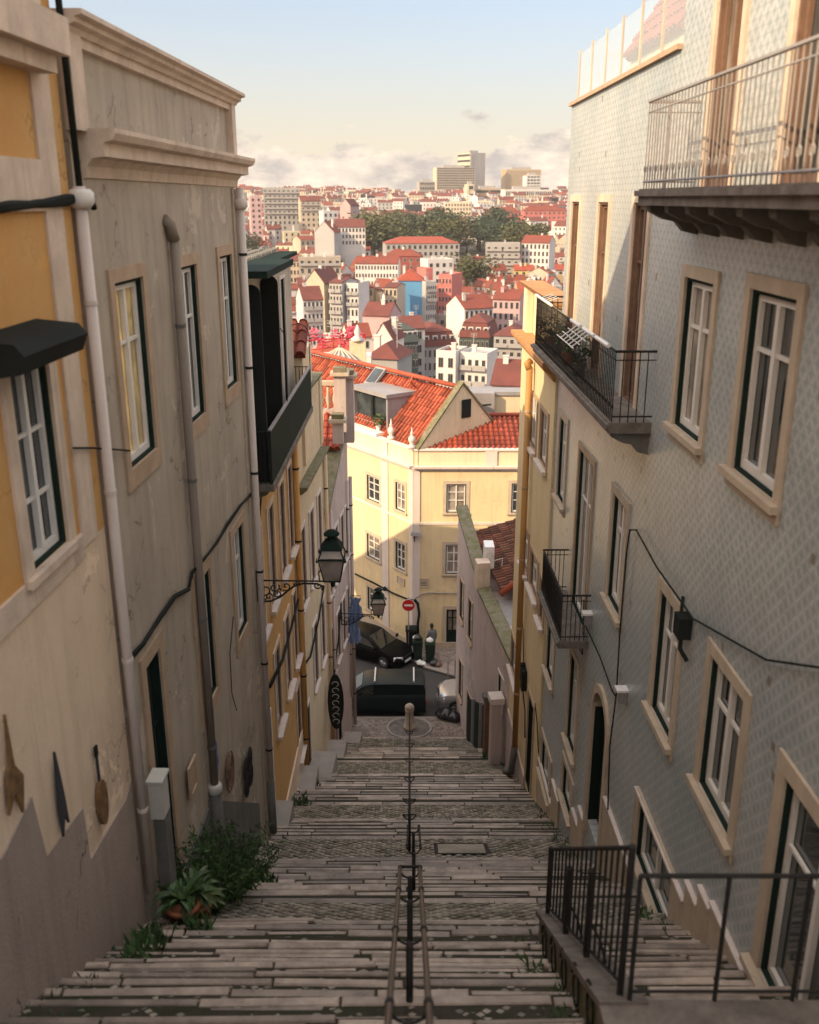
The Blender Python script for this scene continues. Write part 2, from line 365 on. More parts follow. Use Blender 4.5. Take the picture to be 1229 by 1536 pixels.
def leaves(mb, c, rad, n, size, squash=1.0, shell=.35):
    c = Vector(c)
    for _ in range(n):
        d = Vector((random.gauss(0, 1), random.gauss(0, 1), random.gauss(0, 1))).normalized() * (shell + (1 - shell) * random.random() ** .5) * rad
        d.z *= squash
        p = c + d; a = Vector((random.gauss(0, 1), random.gauss(0, 1), random.gauss(0, .6))).normalized(); b = a.orthogonal().normalized()
        b = Matrix.Rotation(random.uniform(0, 6.28), 3, a) @ b; s = size * random.uniform(.6, 1.3)
        mb.quad(p - a * s, p + b * s * .45, p + a * s, p - b * s * .45)
# ================================================================ the stairway, street and ground
LW = Fac((-4.0, 0), (.0336, 1), 1)          # wall line of the left row near the camera
L2 = Fac((-3.42, 19.3), (.006, 1), 1)       # second left house
L3 = Fac((-3.36, 26.2), (.05, 1), 1)
L4 = Fac((-3.05, 32.4), (.09, 1), 1)
RW = Fac((3.9, 0), (-.014, 1), -1)
RY = Fac((3.62, 22.6), (-.02, 1), -1)
RH = Fac((3.45, 28.7), (-.12, 1), -1)
def xl(y):
    if y < 19.3: return -4.0 + .0336 * y
    if y < 26.2: return -3.4
    if y < 32.4: return -3.36 + .05 * (y - 26.2)
    return -3.05 + .09 * (y - 32.4)
def xr(y):
    if y < 22.6: return 3.9 - .014 * y
    if y < 28.7: return 3.6 - .02 * (y - 22.6)
    return 3.45 - .12 * (y - 28.7)
def slab(mb, x0, x1, y0, y1, zt, h, jit=.012, ch=.014, skew=0):
    ja = [random.uniform(-jit, jit) for _ in range(4)]
    top = [(x0 + ch, y0 + ch, zt + ja[0] * .5), (x1 - ch, y0 + ch + skew, zt + ja[1] * .5), (x1 - ch, y1 - ch + skew, zt + ja[2] * .5), (x0 + ch, y1 - ch, zt + ja[3] * .5)]
    mid = [(x0, y0, zt - ch), (x1, y0 + skew, zt - ch), (x1, y1 + skew, zt - ch), (x0, y1, zt - ch)]
    bot = [(x0, y0, zt - h), (x1, y0 + skew, zt - h), (x1, y1 + skew, zt - h), (x0, y1, zt - h)]
    mb.add(bot + mid + top, [(3, 2, 1, 0), (8, 9, 10, 11)] + [(i, (i + 1) % 4, 4 + (i + 1) % 4, 4 + i) for i in range(4)] + [(4 + i, 4 + (i + 1) % 4, 8 + (i + 1) % 4, 8 + i) for i in range(4)])
def cobble_patch(mb, xa, xb, y0, y1, zf, size=.12, skip=None):
    """diagonal rows of small set stones on the slope zf(y)"""
    k = size / math.sqrt(2)
    ny = int((y1 - y0) / k) + 1; nx = int((xb - xa) / (2 * k)) + 2
    for j in range(ny + 1):
        for i in range(nx):
            x = xa + i * 2 * k + (k if j % 2 else 0); y = y0 + j * k
            if x < xa + k * .5 or x > xb - k * .5 or y > y1 - k * .2 or y < y0 + k * .2: continue
            if skip and skip(x, y): continue
            q = size * .5 * random.uniform(.8, .93) * 1.41; z = zf(y) + random.uniform(-.009, .009); g = (zf(y + .1) - zf(y - .1)) / .2
            a = random.uniform(-.12, .12); vs = []
            for rr, dz in ((q, -.03), (q * .78, .0)):
                for m in range(4):
                    t = a + m * math.pi / 2
                    px, py = rr * math.cos(t), rr * math.sin(t); vs.append((x + px, y + py, z + g * py + dz + random.uniform(-.004, .004)))
            mb.add(vs, [(4, 5, 6, 7)] + [(m, (m + 1) % 4, 4 + (m + 1) % 4, 4 + m) for m in range(4)])
def yT(v):
    a = PITCH + math.atan((v - CY) / FPX); T = math.tan(a)
    y = 3.09 / (T - .606)
    return y if 0 < y < 16.75 else 5.46 / (T - .4645)
stones, cob, dirt = MB(), MB(), MB()
# flights given by the v of their nosing lines, ramps (cobbled landings) between
fl_a = [3.2 + .335 * i for i in range(12)]
fl_a = [y for y in fl_a if y < 6.9] + [yT(v) for v in (1531, 1510, 1493, 1478, 1465, 1453, 1443, 1432, 1423, 1415, 1404, 1395)] + [yT(1387)]
def even(va, vb, n):
    a, b = yT(va), yT(vb); return [a + (b - a) * i / n for i in range(n + 1)]
flights = [fl_a, even(1351, 1293, 11), even(1256, 1233, 5), even(1205, 1165, 10), even(1142, 1126, 5)]
ramps = [(yT(1387), yT(1351)), (yT(1292), yT(1256)), (yT(1231), yT(1205)), (yT(1164), yT(1142)), (yT(1125), yT(1107))]
for fi, fl in enumerate(flights):
    for i in range(len(fl) - 1):
        y0, y1 = fl[i], fl[i + 1]; t = y1 - y0; zt = gz(y0 + t * .45)
        xa, xb = xl(y0) - .25, xr(y0) + .25
        up = (gz(y0) - gz(y1)) * (.42 if fi == 0 else .5)
        dirt.hexa([(xa, y0 - .02, zt - .9), (xb, y0 - .02, zt - .9), (xb, y1 - .03, zt - .9), (xa, y1 - .03, zt - .9), (xa, y0 - .02, zt + up), (xb, y0 - .02, zt + up), (xb, y1 - .03, zt - .05), (xa, y1 - .03, zt - .05)])
        x = xa - random.random(); near = y0 < 12
        fr = random.uniform(.63, .72) if fi == 0 else random.uniform(.6, .69)
        while x < xb:
            ln = random.uniform(.9, 2.3); e = x + ln
            f2 = fr + random.uniform(-.05, .05)
            if e - x > .1:
                sk_ = random.uniform(-.035, .035); slab(stones, x + .012, e - .012, y0 + t * f2, y1 - random.uniform(0, .035), zt + random.uniform(-.03, .015), .24, skew=sk_)
                if random.random() < (.3 if fi == 0 else .12) and t * f2 > .12: slab(stones, x + random.uniform(.02, .3), e - random.uniform(.02, .3), y0 + t * f2 - random.uniform(.08, .11), y0 + t * f2 - .012, zt + random.uniform(-.01, .02), .2, skew=sk_)
            x = e
        if fi == 0 and y0 > 6: cobble_patch(cob, xa, xb, y0, y0 + t * (fr + .04), lambda y, z=zt, a=y0, t_=t, u_=up: z + u_ - .014 - (y - a) / t_ * (u_ + .05), random.uniform(.09, .12), lambda x, y: random.random() < .18)
for (y0, y1) in ramps:
    dirt.hexa([(xl(y0) - .3, y0, gz(y0) - .9), (xr(y0) + .3, y0, gz(y0) - .9), (xr(y1) + .3, y1, gz(y1) - .9), (xl(y1) - .3, y1, gz(y1) - .9),
               (xl(y0) - .3, y0, gz(y0) - .03), (xr(y0) + .3, y0, gz(y0) - .03), (xr(y1) + .3, y1, gz(y1) - .03), (xl(y1) - .3, y1, gz(y1) - .03)])
    far = y0 > 24
    mh = (lambda x, y: abs(x - 1.15) < .62 and abs(y - (y0 + y1) / 2) < .5) if 15 < y0 < 18 else None
    cobble_patch(cob, xl(y0) - .1, xr(y1) + .15, y0 + .05, y1 - .1, lambda y: gz(y), .155 if not far else .17, mh)
    x = xl(y1) - .2
    while x < xr(y1) + .2:
        e = x + random.uniform(1.2, 2.4); slab(stones, x + .006, e - .006, y1 - .16, y1 + .05, gz(y1) + .012, .3); x = e
    x = xl(y0) - .2
    while x < xr(y0) + .2:
        e = x + random.uniform(1.2, 2.4); slab(stones, x + .006, e - .006, y0 - .12, y0 + .08, gz(y0) + .015, .3); x = e
stair = thing('stairway', None, None, (0, 7, gz(7)), kind='structure')
stair['label'] = 'long flight of worn stone steps with cobbled landings going down between the houses'
dirt.build('earth_bed', 'dirt', stair); stones.build('step_stones', 'step_stone', stair); cob.build('cobbles', 'cobble', stair)
# manhole on the second landing
y0, y1 = ramps[1]; ym = (y0 + y1) / 2
mb = MB(); 
for a, b, c, d in ((.55, 1.75, ym - .48, ym - .4), (.55, 1.75, ym + .4, ym + .48), (.55, .63, ym - .4, ym + .4), (1.67, 1.75, ym - .4, ym + .4)):
    mb.hexa([(a, c, gz(c) - .05), (b, c, gz(c) - .05), (b, d, gz(d) - .05), (a, d, gz(d) - .05), (a, c, gz(c) + .012), (b, c, gz(c) + .012), (b, d, gz(d) + .012), (a, d, gz(d) + .012)])
mh = thing('access_cover', 'rectangular iron framed access cover set in the cobbled landing', 'access cover', (1.15, ym, gz(ym)))
mb.build('frame', 'iron', mh)
mb = MB(); a, b, c, d = .63, 1.67, ym - .4, ym + .4
mb.hexa([(a, c, gz(c) - .05), (b, c, gz(c) - .05), (b, d, gz(d) - .05), (a, d, gz(d) - .05), (a, c, gz(c) + .004), (b, c, gz(c) + .004), (b, d, gz(d) + .004), (a, d, gz(d) + .004)])
mb.build('cover', 'cobble', mh)
# pavement apron at the foot of the steps, kerbs, road
pav = MB()
pav.hexa([(-8, 36.7, -23.2), (9, 36.7, -23.2), (9, 38.6, -23.2), (-8, 38.6, -23.2), (-8, 36.7, -22.57), (9, 36.7, -22.57), (9, 38.6, -22.65), (-8, 38.6, -22.65)])
pv = pav.build('pavement', 'pavement', None); tag(pv, 'cobbled pavement at the foot of the steps beside the parked van', None, kind='structure')
cp_ = MB(); cobble_patch(cp_, -4, 3.2, 36.85, 38.5, lambda y: -22.56 - (y - 36.8) * .041, .12, lambda x, y: (x * x + (y - 37.62) ** 2) < .85)
tag(cp_.build('pavement_cobbles', 'pavement'), 'small set stones of the pavement at the foot of the steps', None, kind='structure')
# ring of stone round the bollard
mb = MB(); mb.tube([(.98 * math.cos(a), 37.62 + .88 * math.sin(a), -22.58) for a in [i * math.pi / 20 for i in range(40)]], .07, 6, closed=True)
rg = thing('stone_ring', 'circular stone kerb round the bollard at the foot of the steps', 'kerb ring', (0, 37.6, -22.6))
mb.build('kerb', 'kerb', rg); mb = MB(); mb.lathe((0, 37.62, -22.62), [(.88, 0), (.86, .035), (.3, .05)], 32); mb.build('paving', 'concrete_slab', rg)
# road: one sheet wide enough, slightly sloping
rd = MB(); rd.add([(-70, 38.65, -22.776), (30, 38.65, -22.776), (30, 62, -23.6), (-70, 62, -23.6), (-70, 100, -25), (-10, 100, -25)], [(0, 1, 2, 3), (3, 2, 5, 4)])
tag(rd.build('road', 'asphalt'), 'dark asphalt street crossing below the steps', None, kind='structure')
kb = MB(); kb.hexa([(-8, 38.6, -23.2), (9, 38.6, -23.2), (9, 38.74, -23.2), (-8, 38.74, -23.2), (-8, 38.6, -22.64), (9, 38.6, -22.64), (9, 38.74, -22.65), (-8, 38.74, -22.65)])
tag(kb.build('kerb', 'kerb'), 'stone kerb along the foot of the steps', None, kind='structure')
# corner pavement in front of the yellow building (rounded corner)
def zroad(y): return -22.79 - (y - 39.05) * .0353
cpts = []
C0 = Vector((at(613, 985, 46).x, at(613, 985, 46).y, 0))
edge = [at(595, 968, 47.6), at(611, 992, 45.2), at(640, 1002, 44.0), at(690, 1016, 42.9), at(760, 1030, 42.3)]
mb = MB(); ztop = lambda y: zroad(y) + .13
poly = [(e.x, e.y) for e in edge] + [(12, 42), (12, 48), (.4, 48.5)]
mb.add([(x, y, ztop(y)) for x, y in poly] + [(x, y, ztop(y) - .4) for x, y in poly], [tuple(range(len(poly)))] + [(i, (i + 1) % len(poly), len(poly) + (i + 1) % len(poly), len(poly) + i) for i in range(len(poly))])
tag(mb.build('pavement', 'pavement'), 'rounded corner pavement in front of the yellow building', None, kind='structure')
mb = MB(); cobble_patch(mb, .6, 7, 43.2, 46.2, lambda y: ztop(y) + .012, .16, lambda x, y: y < 45.6 - .55 * x - .1 if x < 3 else y < 43.6)
tag(mb.build('pavement_cobbles', 'pavement'), 'set stones of the corner pavement', None, kind='structure')
mb = MB(); mb.tube([(e.x, e.y, ztop(e.y) - .02) for e in edge], .09, 6)
tag(mb.build('kerb', 'kerb'), 'pale stone kerb curving round the corner pavement', None, kind='structure')
# terrain to the horizon
TP = [(-200, -4), (0, -4.5), (16, -14.2), (36, -23.8), (60, -27), (120, -44), (200, -54), (260, -54), (350, -46), (450, -42), (600, -33), (800, -22), (1100, -8), (1500, -2), (2200, 2), (3500, 8), (6500, 10)]
def terr(y):
    for (a, b), (c, d) in zip(TP, TP[1:]):
        if y <= c: return b + (d - b) * (y - a) / (c - a)
    return TP[-1][1]
ys = [-200, -50, 0, 16, 26, 36, 48, 60, 80, 100, 120, 160, 200, 260, 300, 350, 400, 450, 520, 600, 700, 800, 950, 1100, 1300, 1500, 1800, 2200, 3500, 6500]
xs = [-3000, -1500, -800, -400, -200, -80, -20, 0, 20, 80, 200, 400, 800, 1500, 3000]
def tz(x, y): return terr(y) + (8 * math.sin(x * .004 + 1) * math.cos(y * .003) if y > 400 else 0)
mb = MB(); mb.v = [Vector((x, y, tz(x, y) - (1.2 if y < 60 else 0))) for y in ys for x in xs]; nx = len(xs)
mb.f = [(j * nx + i, j * nx + i + 1, (j + 1) * nx + i + 1, (j + 1) * nx + i) for j in range(len(ys) - 1) for i in range(nx - 1)]; mb.mi = [0] * len(mb.f)
M['terrain'] = plaster('terrain', (.16, .12, .1), (.07, .075, .04), var=1, scale=.02, streak=0, bump=0)
tag(mb.build('ground', 'terrain'), 'ground falling into the valley and rising to the far hill', None, kind='structure')
# ================================================================ handrail down the middle
hr = thing('handrail', 'brown double tube handrail on black posts running down the middle of the steps', 'handrail', (0, 7, gz(7)))
pY = [3.1, 5.2, 7.37, 9.36, 11.0, 13.3, 16.2]
hx = lambda y: .002 * (y - 7)
def railz(y): return gz(y) + .95
for sgn in (-1, 1):
    pts = [(hx(y) + sgn * .135, y, railz(y)) for y in [1.6] + pY[:5]]
    MB().tube(pts, .026, 10).build('rail', 'rail_paint', hr, True)
    pts = [(hx(y) + .06 + sgn * .11, y, railz(y)) for y in pY[5:]]
    MB().tube([pts[0][:1] + (pts[0][1] - .35, railz(pts[0][1] - .35))] + pts, .018, 8).build('rail', 'iron', hr, True)
for i, y in enumerate(pY):
    off = .06 if i >= 5 else 0
    w_ = .135 if i < 5 else .11; x = hx(y) + off
    MB().tube([(x, y, gz(y) - .2), (x, y, railz(y) - .16)], .036 if i < 5 else .03, 10).build('post', 'iron', hr, True)
    MB().tube([(x + w_ * math.sin(a), y, railz(y) - .02 - .15 * math.cos(a)) for a in [(-90 + 15 * k) * math.pi / 180 for k in range(13)]], .013, 6).build('bracket', 'iron', hr, True)
    for sgn in (-1, 1):
        MB().tube([(x + sgn * w_, y - .035, railz(y - .035)), (x + sgn * w_, y + .035, railz(y + .035))], .036 if i < 5 else .027, 10).build('collar', 'iron', hr, True)
y = 11.0
MB().tube([(hx(y) - .135, y + .1, railz(y + .1)), (hx(y) + .135, y + .1, railz(y + .1))], .022, 8).build('crossbar', 'iron', hr, True)
h2 = thing('handrail', 'thin black single handrail continuing down the lower steps to the stone bollard', 'handrail', (0, 19, gz(19)))
Y2 = [17.6, 19.3, 22.2, 25.5, 28.8, 32.3, 35.4]
MB().tube([(.0, y, gz(y) + .95) for y in Y2] + [(0, 37.6, -21.75)], .022, 8).build('rail', 'iron', h2, True)
for y in Y2:
    MB().tube([(0, y, gz(y) - .2), (0, y, gz(y) + .95)], .03, 8).build('post', 'iron', h2, True)
    if y < 33: MB().tube([(.13 * math.sin(a), y, gz(y) + .93 - .13 * math.cos(a)) for a in [(-90 + 20 * k) * math.pi / 180 for k in range(10)]], .014, 6).build('bracket', 'iron', h2, True)
    if y < 33: MB().tube([(-.15, y, gz(y) + .93), (.15, y, gz(y) + .93)], .014, 6).build('crossbar', 'iron', h2, True)
# bollard
bo = thing('stone_bollard', 'pale turned stone bollard at the foot of the handrail', 'bollard', (0, 37.6, -22.58))
MB().lathe((0, 37.6, -22.58), [(.27, 0), (.27, .12), (.23, .16), (.2, .5), (.17, .85), (.2, .9), (.2, .95)], 20).build('shaft', 'pink_stone', bo, True)
MB().lathe((0, 37.6, -21.63), [(.16, 0), (.2, .05), (.21, .12), (.18, .2), (.1, .27), (.02, .3)], 20).build('cap', 'pink_stone', bo, True)
# ================================================================ right side: terrace wall, fence, railing
rw = MB()
c1, c2 = Vector((1.72, 9.8, 0)), Vector((1.78, 6.3, 0))
rw.hexa([(1.62, 6.3, -8.5), (1.95, 6.3, -8.5), (1.98, 9.95, -10), (1.66, 9.95, -10), (1.62, 6.3, -6.42), (1.95, 6.3, -6.42), (1.98, 9.95, -8.72), (1.66, 9.95, -8.72)])
tw = thing('terrace_wall', 'mossy low stone wall under the black barred fence beside the steps', 'wall', (1.8, 6.3, -8))
rw.build('wall', 'moss_stone', tw)
mb = MB(); x_ = 1.60
mb.hexa([(1.58, 6.25, -6.42), (1.99, 6.25, -6.42), (2.02, 10.0, -8.73), (1.62, 10.0, -8.73), (1.58, 6.25, -6.34), (1.99, 6.25, -6.34), (2.02, 10.0, -8.65), (1.62, 10.0, -8.65)])
mb.build('coping', 'concrete_slab', tw)
for k in range(5):
    y = 6.7 + k * .62; zc = -6.75 - k * .4
    MB().tube([(1.605, y + .2 * math.cos(a) * (1 - a / 14), zc - .1 + .26 * math.sin(a) * (1 - a / 14)) for a in [q * .45 for q in range(16)]], .012, 5).build('painted_scroll', 'black_paint', tw)
pf = thing('terrace', 'dark stone terrace at the top of the side passage behind the railing', 'terrace', (2.8, 5, -8))
MB().box(1.62, 4.4, 3.6, 6.24, -8.5, -6.5).build('wall', 'moss_stone', pf); MB().box(1.58, 4.4, 3.6, 6.3, -6.5, -6.37).build('slab', 'concrete_slab', pf)
fc = thing('iron_fence', 'black barred iron fence on the low wall beside the steps', 'fence', (1.8, 6.4, -6.4))
fz = lambda y: -6.34 + (y - 6.3) * (-2.31 / 3.7)
fx = lambda y: 1.80 - .02 * (y - 6.3)
top = lambda y: -4.93 + (y - 6.4) * (-2.6 / 3.35)
MB().tube([(fx(y), y, top(y)) for y in (6.45, 9.75)], .022, 8).build('top_rail', 'iron', fc)
MB().tube([(fx(y), y, fz(y) + .1) for y in (6.45, 9.75)], .016, 8).build('bottom_rail', 'iron', fc)
for i in range(17):
    y = 6.65 + i * .187
    MB().tube([(fx(y), y, fz(y) + .08), (fx(y), y, top(y))], .0125, 6).build('bar', 'iron', fc)
for y in (6.45, 9.78):
    MB().tube([(fx(y), y, fz(y) - .1), (fx(y), y, top(y) + .02)], .03, 8).build('post', 'iron', fc)
for y in (7.7, 8.7):
    MB().box(fx(y) - .03, fx(y) + .03, y - .035, y + .035, fz(y), top(y) - .25).build('post', 'iron', fc)
    MB().tube([(fx(y), y, fz(y) + .45), (fx(y) + .1, y - .15, fz(y) + .3), (fx(y) + .16, y - .3, fz(y) + .05)], .014, 6).build('brace', 'iron', fc)
rl = thing('iron_railing', 'thin black iron railing across the head of the side passage', 'railing', (2.8, 6.3, -6.4))
MB().tube([(1.84, 6.3, -5.12), (3.95, 6.3, -5.12)], .02, 8).build('top_rail', 'iron', rl); MB().tube([(1.84, 6.3, -6.28), (3.95, 6.3, -6.28)], .014, 8).build('bottom_rail', 'iron', rl)
for x in (1.84, 2.55, 3.2, 3.85): MB().tube([(x, 6.3, -6.4), (x, 6.3, -5.12)], .02, 8).build('post', 'iron', rl)
# weeds along the edges
wd = MB()
def tuft(x, y, n=10, h=.12, r=.12):
    for _ in range(n):
        a = random.uniform(0, 6.28); p = Vector((x + random.uniform(-r, r), y + random.uniform(-r, r), gz(y) - .03)); t = Vector((math.cos(a) * h * .6, math.sin(a) * h * .6, h * random.uniform(.5, 1.2)))
        b = Vector((-math.sin(a), math.cos(a), 0)) * h * .14
        wd.quad(p - b, p + t * .5 - b, p + t, p + t * .5 + b)
for _ in range(260):
    y = random.uniform(6.5, 30); e = random.choice([xl(y) + random.random() ** 2 * .5, xr(y) - random.random() ** 2 * .4])
    if y < 10 and e > 0: e = 1.55 - random.random() ** 2 * .4
    tuft(e, y, 9, random.uniform(.05, .14), .1)
for _ in range(60):
    y = random.uniform(6.5, 16); tuft(random.uniform(-.25, .25) if random.random() < .5 else random.uniform(-3, 1.5), y, 7, .05, .06)
for y, x in ((9.3, -3.2), (9.8, -3.3), (10.4, -2.9), (22.5, -3.0), (24.9, -3.0), (14, -2.6), (30.5, 2.9), (31, 3.0)): tuft(x, y, 60, .22, .22)
tag(wd.build('weeds', 'leaf'), 'small green weeds growing in the joints and edges of the steps', 'weeds', kind='stuff')
M['pipe_grey'] = plaster('pipe_grey', (.27, .22, .18), (.2, .165, .14), var=.8, streak=.5)
# ================================================================ LEFT ROW
def root_of(name, label, F, t, z, cat='building', group=None):
    p = F.P(t, z); return thing(name, label, cat, tuple(p), group)
# ---- ochre house, nearest on the left
Y0, Y1 = -7.0, 10.75
oh = root_of('ochre_house', 'ochre and beige rendered house with a mauve zigzag base at the head of the steps', LW, 8, gz(8))
ow = LW.px((8, 555), (100, 812)); 
t0, t1, z0, z1 = ow
uw = LW.px((-60, -60), (72, 20))
zb = LW.hit(130, 815)[1]
mb = MB(); LW.wall(mb, Y0, Y1, zb, 5.3, [(t0, t1, z0, z1)], 8); mb.build('wall', 'ochre_plaster', oh)
mb = MB(); LW.wall(mb, Y0, Y1, gz(Y1) - .6, zb, [], 8); mb.build('lower_wall', 'beige_plaster', oh)
window(LW, oh, t0, t1, z0, z1, sur='cream_stone', w=.2, cols=2, bars=(.32, .66), wb=.12, lining='green_paint', pane='glass')
# flat trims: corner strip, string course, band under the ochre
mb = MB(); LW.box(mb, Y1 - .75, Y1 - .3, zb - .0, 5.3, .0, .03); LW.box(mb, Y0, Y1 - .75, zb - .1, zb + .18, 0, .035); mb.build('trim', 'cream_stone', oh)
zc = LW.hit(110, 300)[1]
mb = MB(); LW.box(mb, Y0, Y1 - .75, zc - .1, zc + .38, .0, .05); mb.build('string_course', 'cream_stone', oh)
# upper balcony slab edge (top left corner)
zz = LW.hit(40, 60)[1]
mb = MB(); LW.box(mb, Y0, LW.hit(52, 60)[0], zz - .12, zz + .22, 0, .35); LW.box(mb, Y0, LW.hit(48, 60)[0], zz - .28, zz - .12, 0, .22); mb.build('balcony_slab', 'cream_stone', oh)
window(LW, oh, 6.9, 8.3, zz + .25, zz + 2.6, sur='cream_stone', w=.18, sill=False)
# zigzag dado with thickness
zig = [(-75, 1240), (0, 1290), (45, 1195), (68, 1285), (122, 1212), (134, 1290), (188, 1198)]
top = [LW.hit(u, v) for u, v in zig]
pts = [(Y0, top[0][1])] + [p for p in top[0:]] + [(Y1 - .06, top[-1][1] + .1)]
gb = gz(Y1) - .5
for a, b in zip(pts, pts[1:]):
    pass
mb = MB(); P3 = [LW.P(t, z, .004) for t, z in pts]
for (a, b) in zip(pts, pts[1:]):
    if b[0] - a[0] < .01: continue
    mb.hexa([LW.P(a[0], gb, 0.001), LW.P(b[0], gb, 0.001), LW.P(b[0], gb, .02), LW.P(a[0], gb, .02), LW.P(a[0], a[1], 0.001), LW.P(b[0], b[1], 0.001), LW.P(b[0], b[1], .02), LW.P(a[0], a[1], .02)])
mb.build('zigzag_base', 'mauve_plaster', oh)
# dark box hood over the window
hz_ = LW.px((6, 492), (127, 530)); 
c = LW.hit(124, 500, .45)
mb = MB(); prof = [(0, .02), (.42, -.02), (.5, -.12), (.44, -.28), (.0, -.34)]
a0, a1 = c[0] - 1.5, c[0]; zt = LW.hit(90, 484, .3)[1]
mb.prism([LW.P(a0, zt + q, o) for o, q in prof], LW.d * (a1 - a0))
tag(mb.build('awning_box', 'black_paint'), 'dark grey box awning over the ochre house window', 'awning')
# white drainpipe at the joint of the two houses
def pipe(F, t, zs, ze, r, name, mat, parent, o=None, brk=(2.2,), bm='iron'):
    o = r + .03 if o is None else o
    p = MB().tube([F.P(t, zs, o), F.P(t, ze, o)], r, 12).build(name, mat, parent, True)
    z = zs - 1.2
    while z > ze:
        MB().tube([F.P(t, z, o), F.P(t, z - .05, o)], r * 1.14, 12).build('pipe_clip', bm, p); z -= brk[0]
    return p
wp = pipe(LW, Y1 + .05, LW.hit(128, 280)[1], gz(10.7) + .55, .065, 'drainpipe', 'stripe_trim', oh, bm='stripe_trim')
z = LW.hit(135, 305)[1]
MB().lathe(LW.P(Y1 + .05, z - .05, .105), [(.09, 0), (.14, .06), (.14, .16), (.1, .2)], 12).build('pipe_hopper', 'white_paint', oh, True)
MB().tube([LW.P(Y1 + .05, z + .15, .1), LW.P(Y1 - .05, z + 3.6, .1)], .035, 10).build('upper_pipe', 'black_paint', oh, True)
# wall ornaments of the ochre house
def orn(p, name, label, cat, parts, F=LW):
    t, z = F.hit(*p); r = thing(name, label, cat, tuple(F.P(t, z, .03)))
    for nm, mt, fn in parts:
        m_ = MB(); fn(m_, t, z); m_.build(nm, mt, r)
def ell(F, m_, t, z, a, b, o0, o1, n=18): m_.prism([F.P(t + a * math.cos(i * 2 * math.pi / n), z + b * math.sin(i * 2 * math.pi / n), o0) for i in range(n)], F.n * (o1 - o0))
orn((148, 1203), 'wall_guitar', 'small wooden guitar shaped ornament above the last zigzag notch by the white pipe', 'ornament',
    [('body', 'wood_art', lambda m_, t, z: ell(LW, m_, t, z, .13, .3, .022, .07)), ('neck', 'dark_cloth', lambda m_, t, z: LW.box(m_, t - .015, t + .02, z + .28, z + .62, .025, .05)),
     ('head', 'black_paint', lambda m_, t, z: LW.box(m_, t - .03, t + .04, z + .62, z + .75, .025, .05))])
orn((83, 1190), 'wall_ornament', 'dark slim fish shaped ornament between two zigzag peaks', 'ornament',
    [('body', 'dark_cloth', lambda m_, t, z: m_.prism([LW.P(t + a, z + b, .03) for a, b in ((0, .5), (.05, .2), (.09, -.1), (.12, -.45), (.04, -.28), (-.05, -.5), (-.06, -.1), (-.03, .25))], LW.n * .03))])
orn((10, 1160), 'wall_ornament', 'green and brown star shaped ornament beside the first zigzag peak', 'ornament',
    [('body', 'wood_art', lambda m_, t, z: m_.prism([LW.P(t + a, z + b, .03) for a, b in ((.03, .6), (.06, .05), (.2, -.15), (.1, -.5), (0, -.2), (-.16, -.35), (-.1, .0), (-.02, .1))], LW.n * .03))])
# ---- grey house with the cornice
G0, G1 = Y1 + .16, 19.25
gh = root_of('grey_house', 'grey rendered house with moulded cornice and tall parapet above the plants', LW, 15, gz(15))
ops = [LW.px((168, 425), (233, 672)), LW.px((265, 402), (307, 618)), LW.px((327, 385), (356, 572)), LW.px((291, 883), (325, 1030)), LW.px((347, 806), (371, 932))]
dr = list(LW.px((216, 1003), (266, 1290))); dr[2] = gz(dr[0]) + .1; ops_all = ops + [tuple(dr)]
zpar, zcor = 1.85, .68
mb = MB(); LW.wall(mb, G0, G1, gz(G1) - .5, zcor - .05, ops_all, 8); mb.build('wall', 'grey_plaster', gh)
for i, o in enumerate(ops):
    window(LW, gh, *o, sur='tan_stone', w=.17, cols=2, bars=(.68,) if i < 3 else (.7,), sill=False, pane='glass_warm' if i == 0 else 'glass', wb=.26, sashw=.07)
window(LW, gh, *dr, sur='tan_stone', w=.2, wb=0, cols=2, bars=(.72,), sash='green_paint', sill=False, panel=.5)
# parapet: recessed panel, frame and coping; cornice profile
mb = MB(); LW.box(mb, G0, G1, zcor - .05, zpar, -.35, -.02); mb.build('parapet', 'grey_plaster', gh)
mb = MB(); LW.box(mb, G0, G0 + .38, zcor + .02, zpar - .18, -.02, .1); LW.box(mb, G1 - .3, G1, zcor + .02, zpar - .18, -.02, .1); LW.box(mb, G0 + .38, G1 - .3, zpar - .3, zpar - .18, -.02, .06); mb.build('parapet_frame', 'cream_stone', gh)
def moulding(F, t0, t1, prof, name, mat, parent, seg=2.1):
    m_ = MB(); t = t0
    while t < t1 - .01:
        e = min(t + seg, t1); j = random.uniform(-.006, .006)
        m_.prism([F.P(t + .006, z + j, o + j) for o, z in prof], F.d * (e - t - .012)); t = e
    return m_.build(name, mat, parent)
moulding(LW, G0 - .05, G1 + .12, [(-.4, zpar), (-.4, zpar - .2), (.1, zpar - .2), (.13, zpar - .15), (.2, zpar - .12), (.2, zpar - .07), (.28, zpar - .05), (.28, zpar)], 'coping', 'cream_stone', gh)
moulding(LW, G0 + .3, G1 + .2, [(-.1, zcor + .05), (-.1, zcor - .5), (.03, zcor - .46), (.05, zcor - .34), (.12, zcor - .26), (.26, zcor - .24), (.26, zcor - .1), (.36, zcor - .07), (.40, zcor - .0), (.40, zcor + .05)], 'cornice', 'cream_stone', gh)
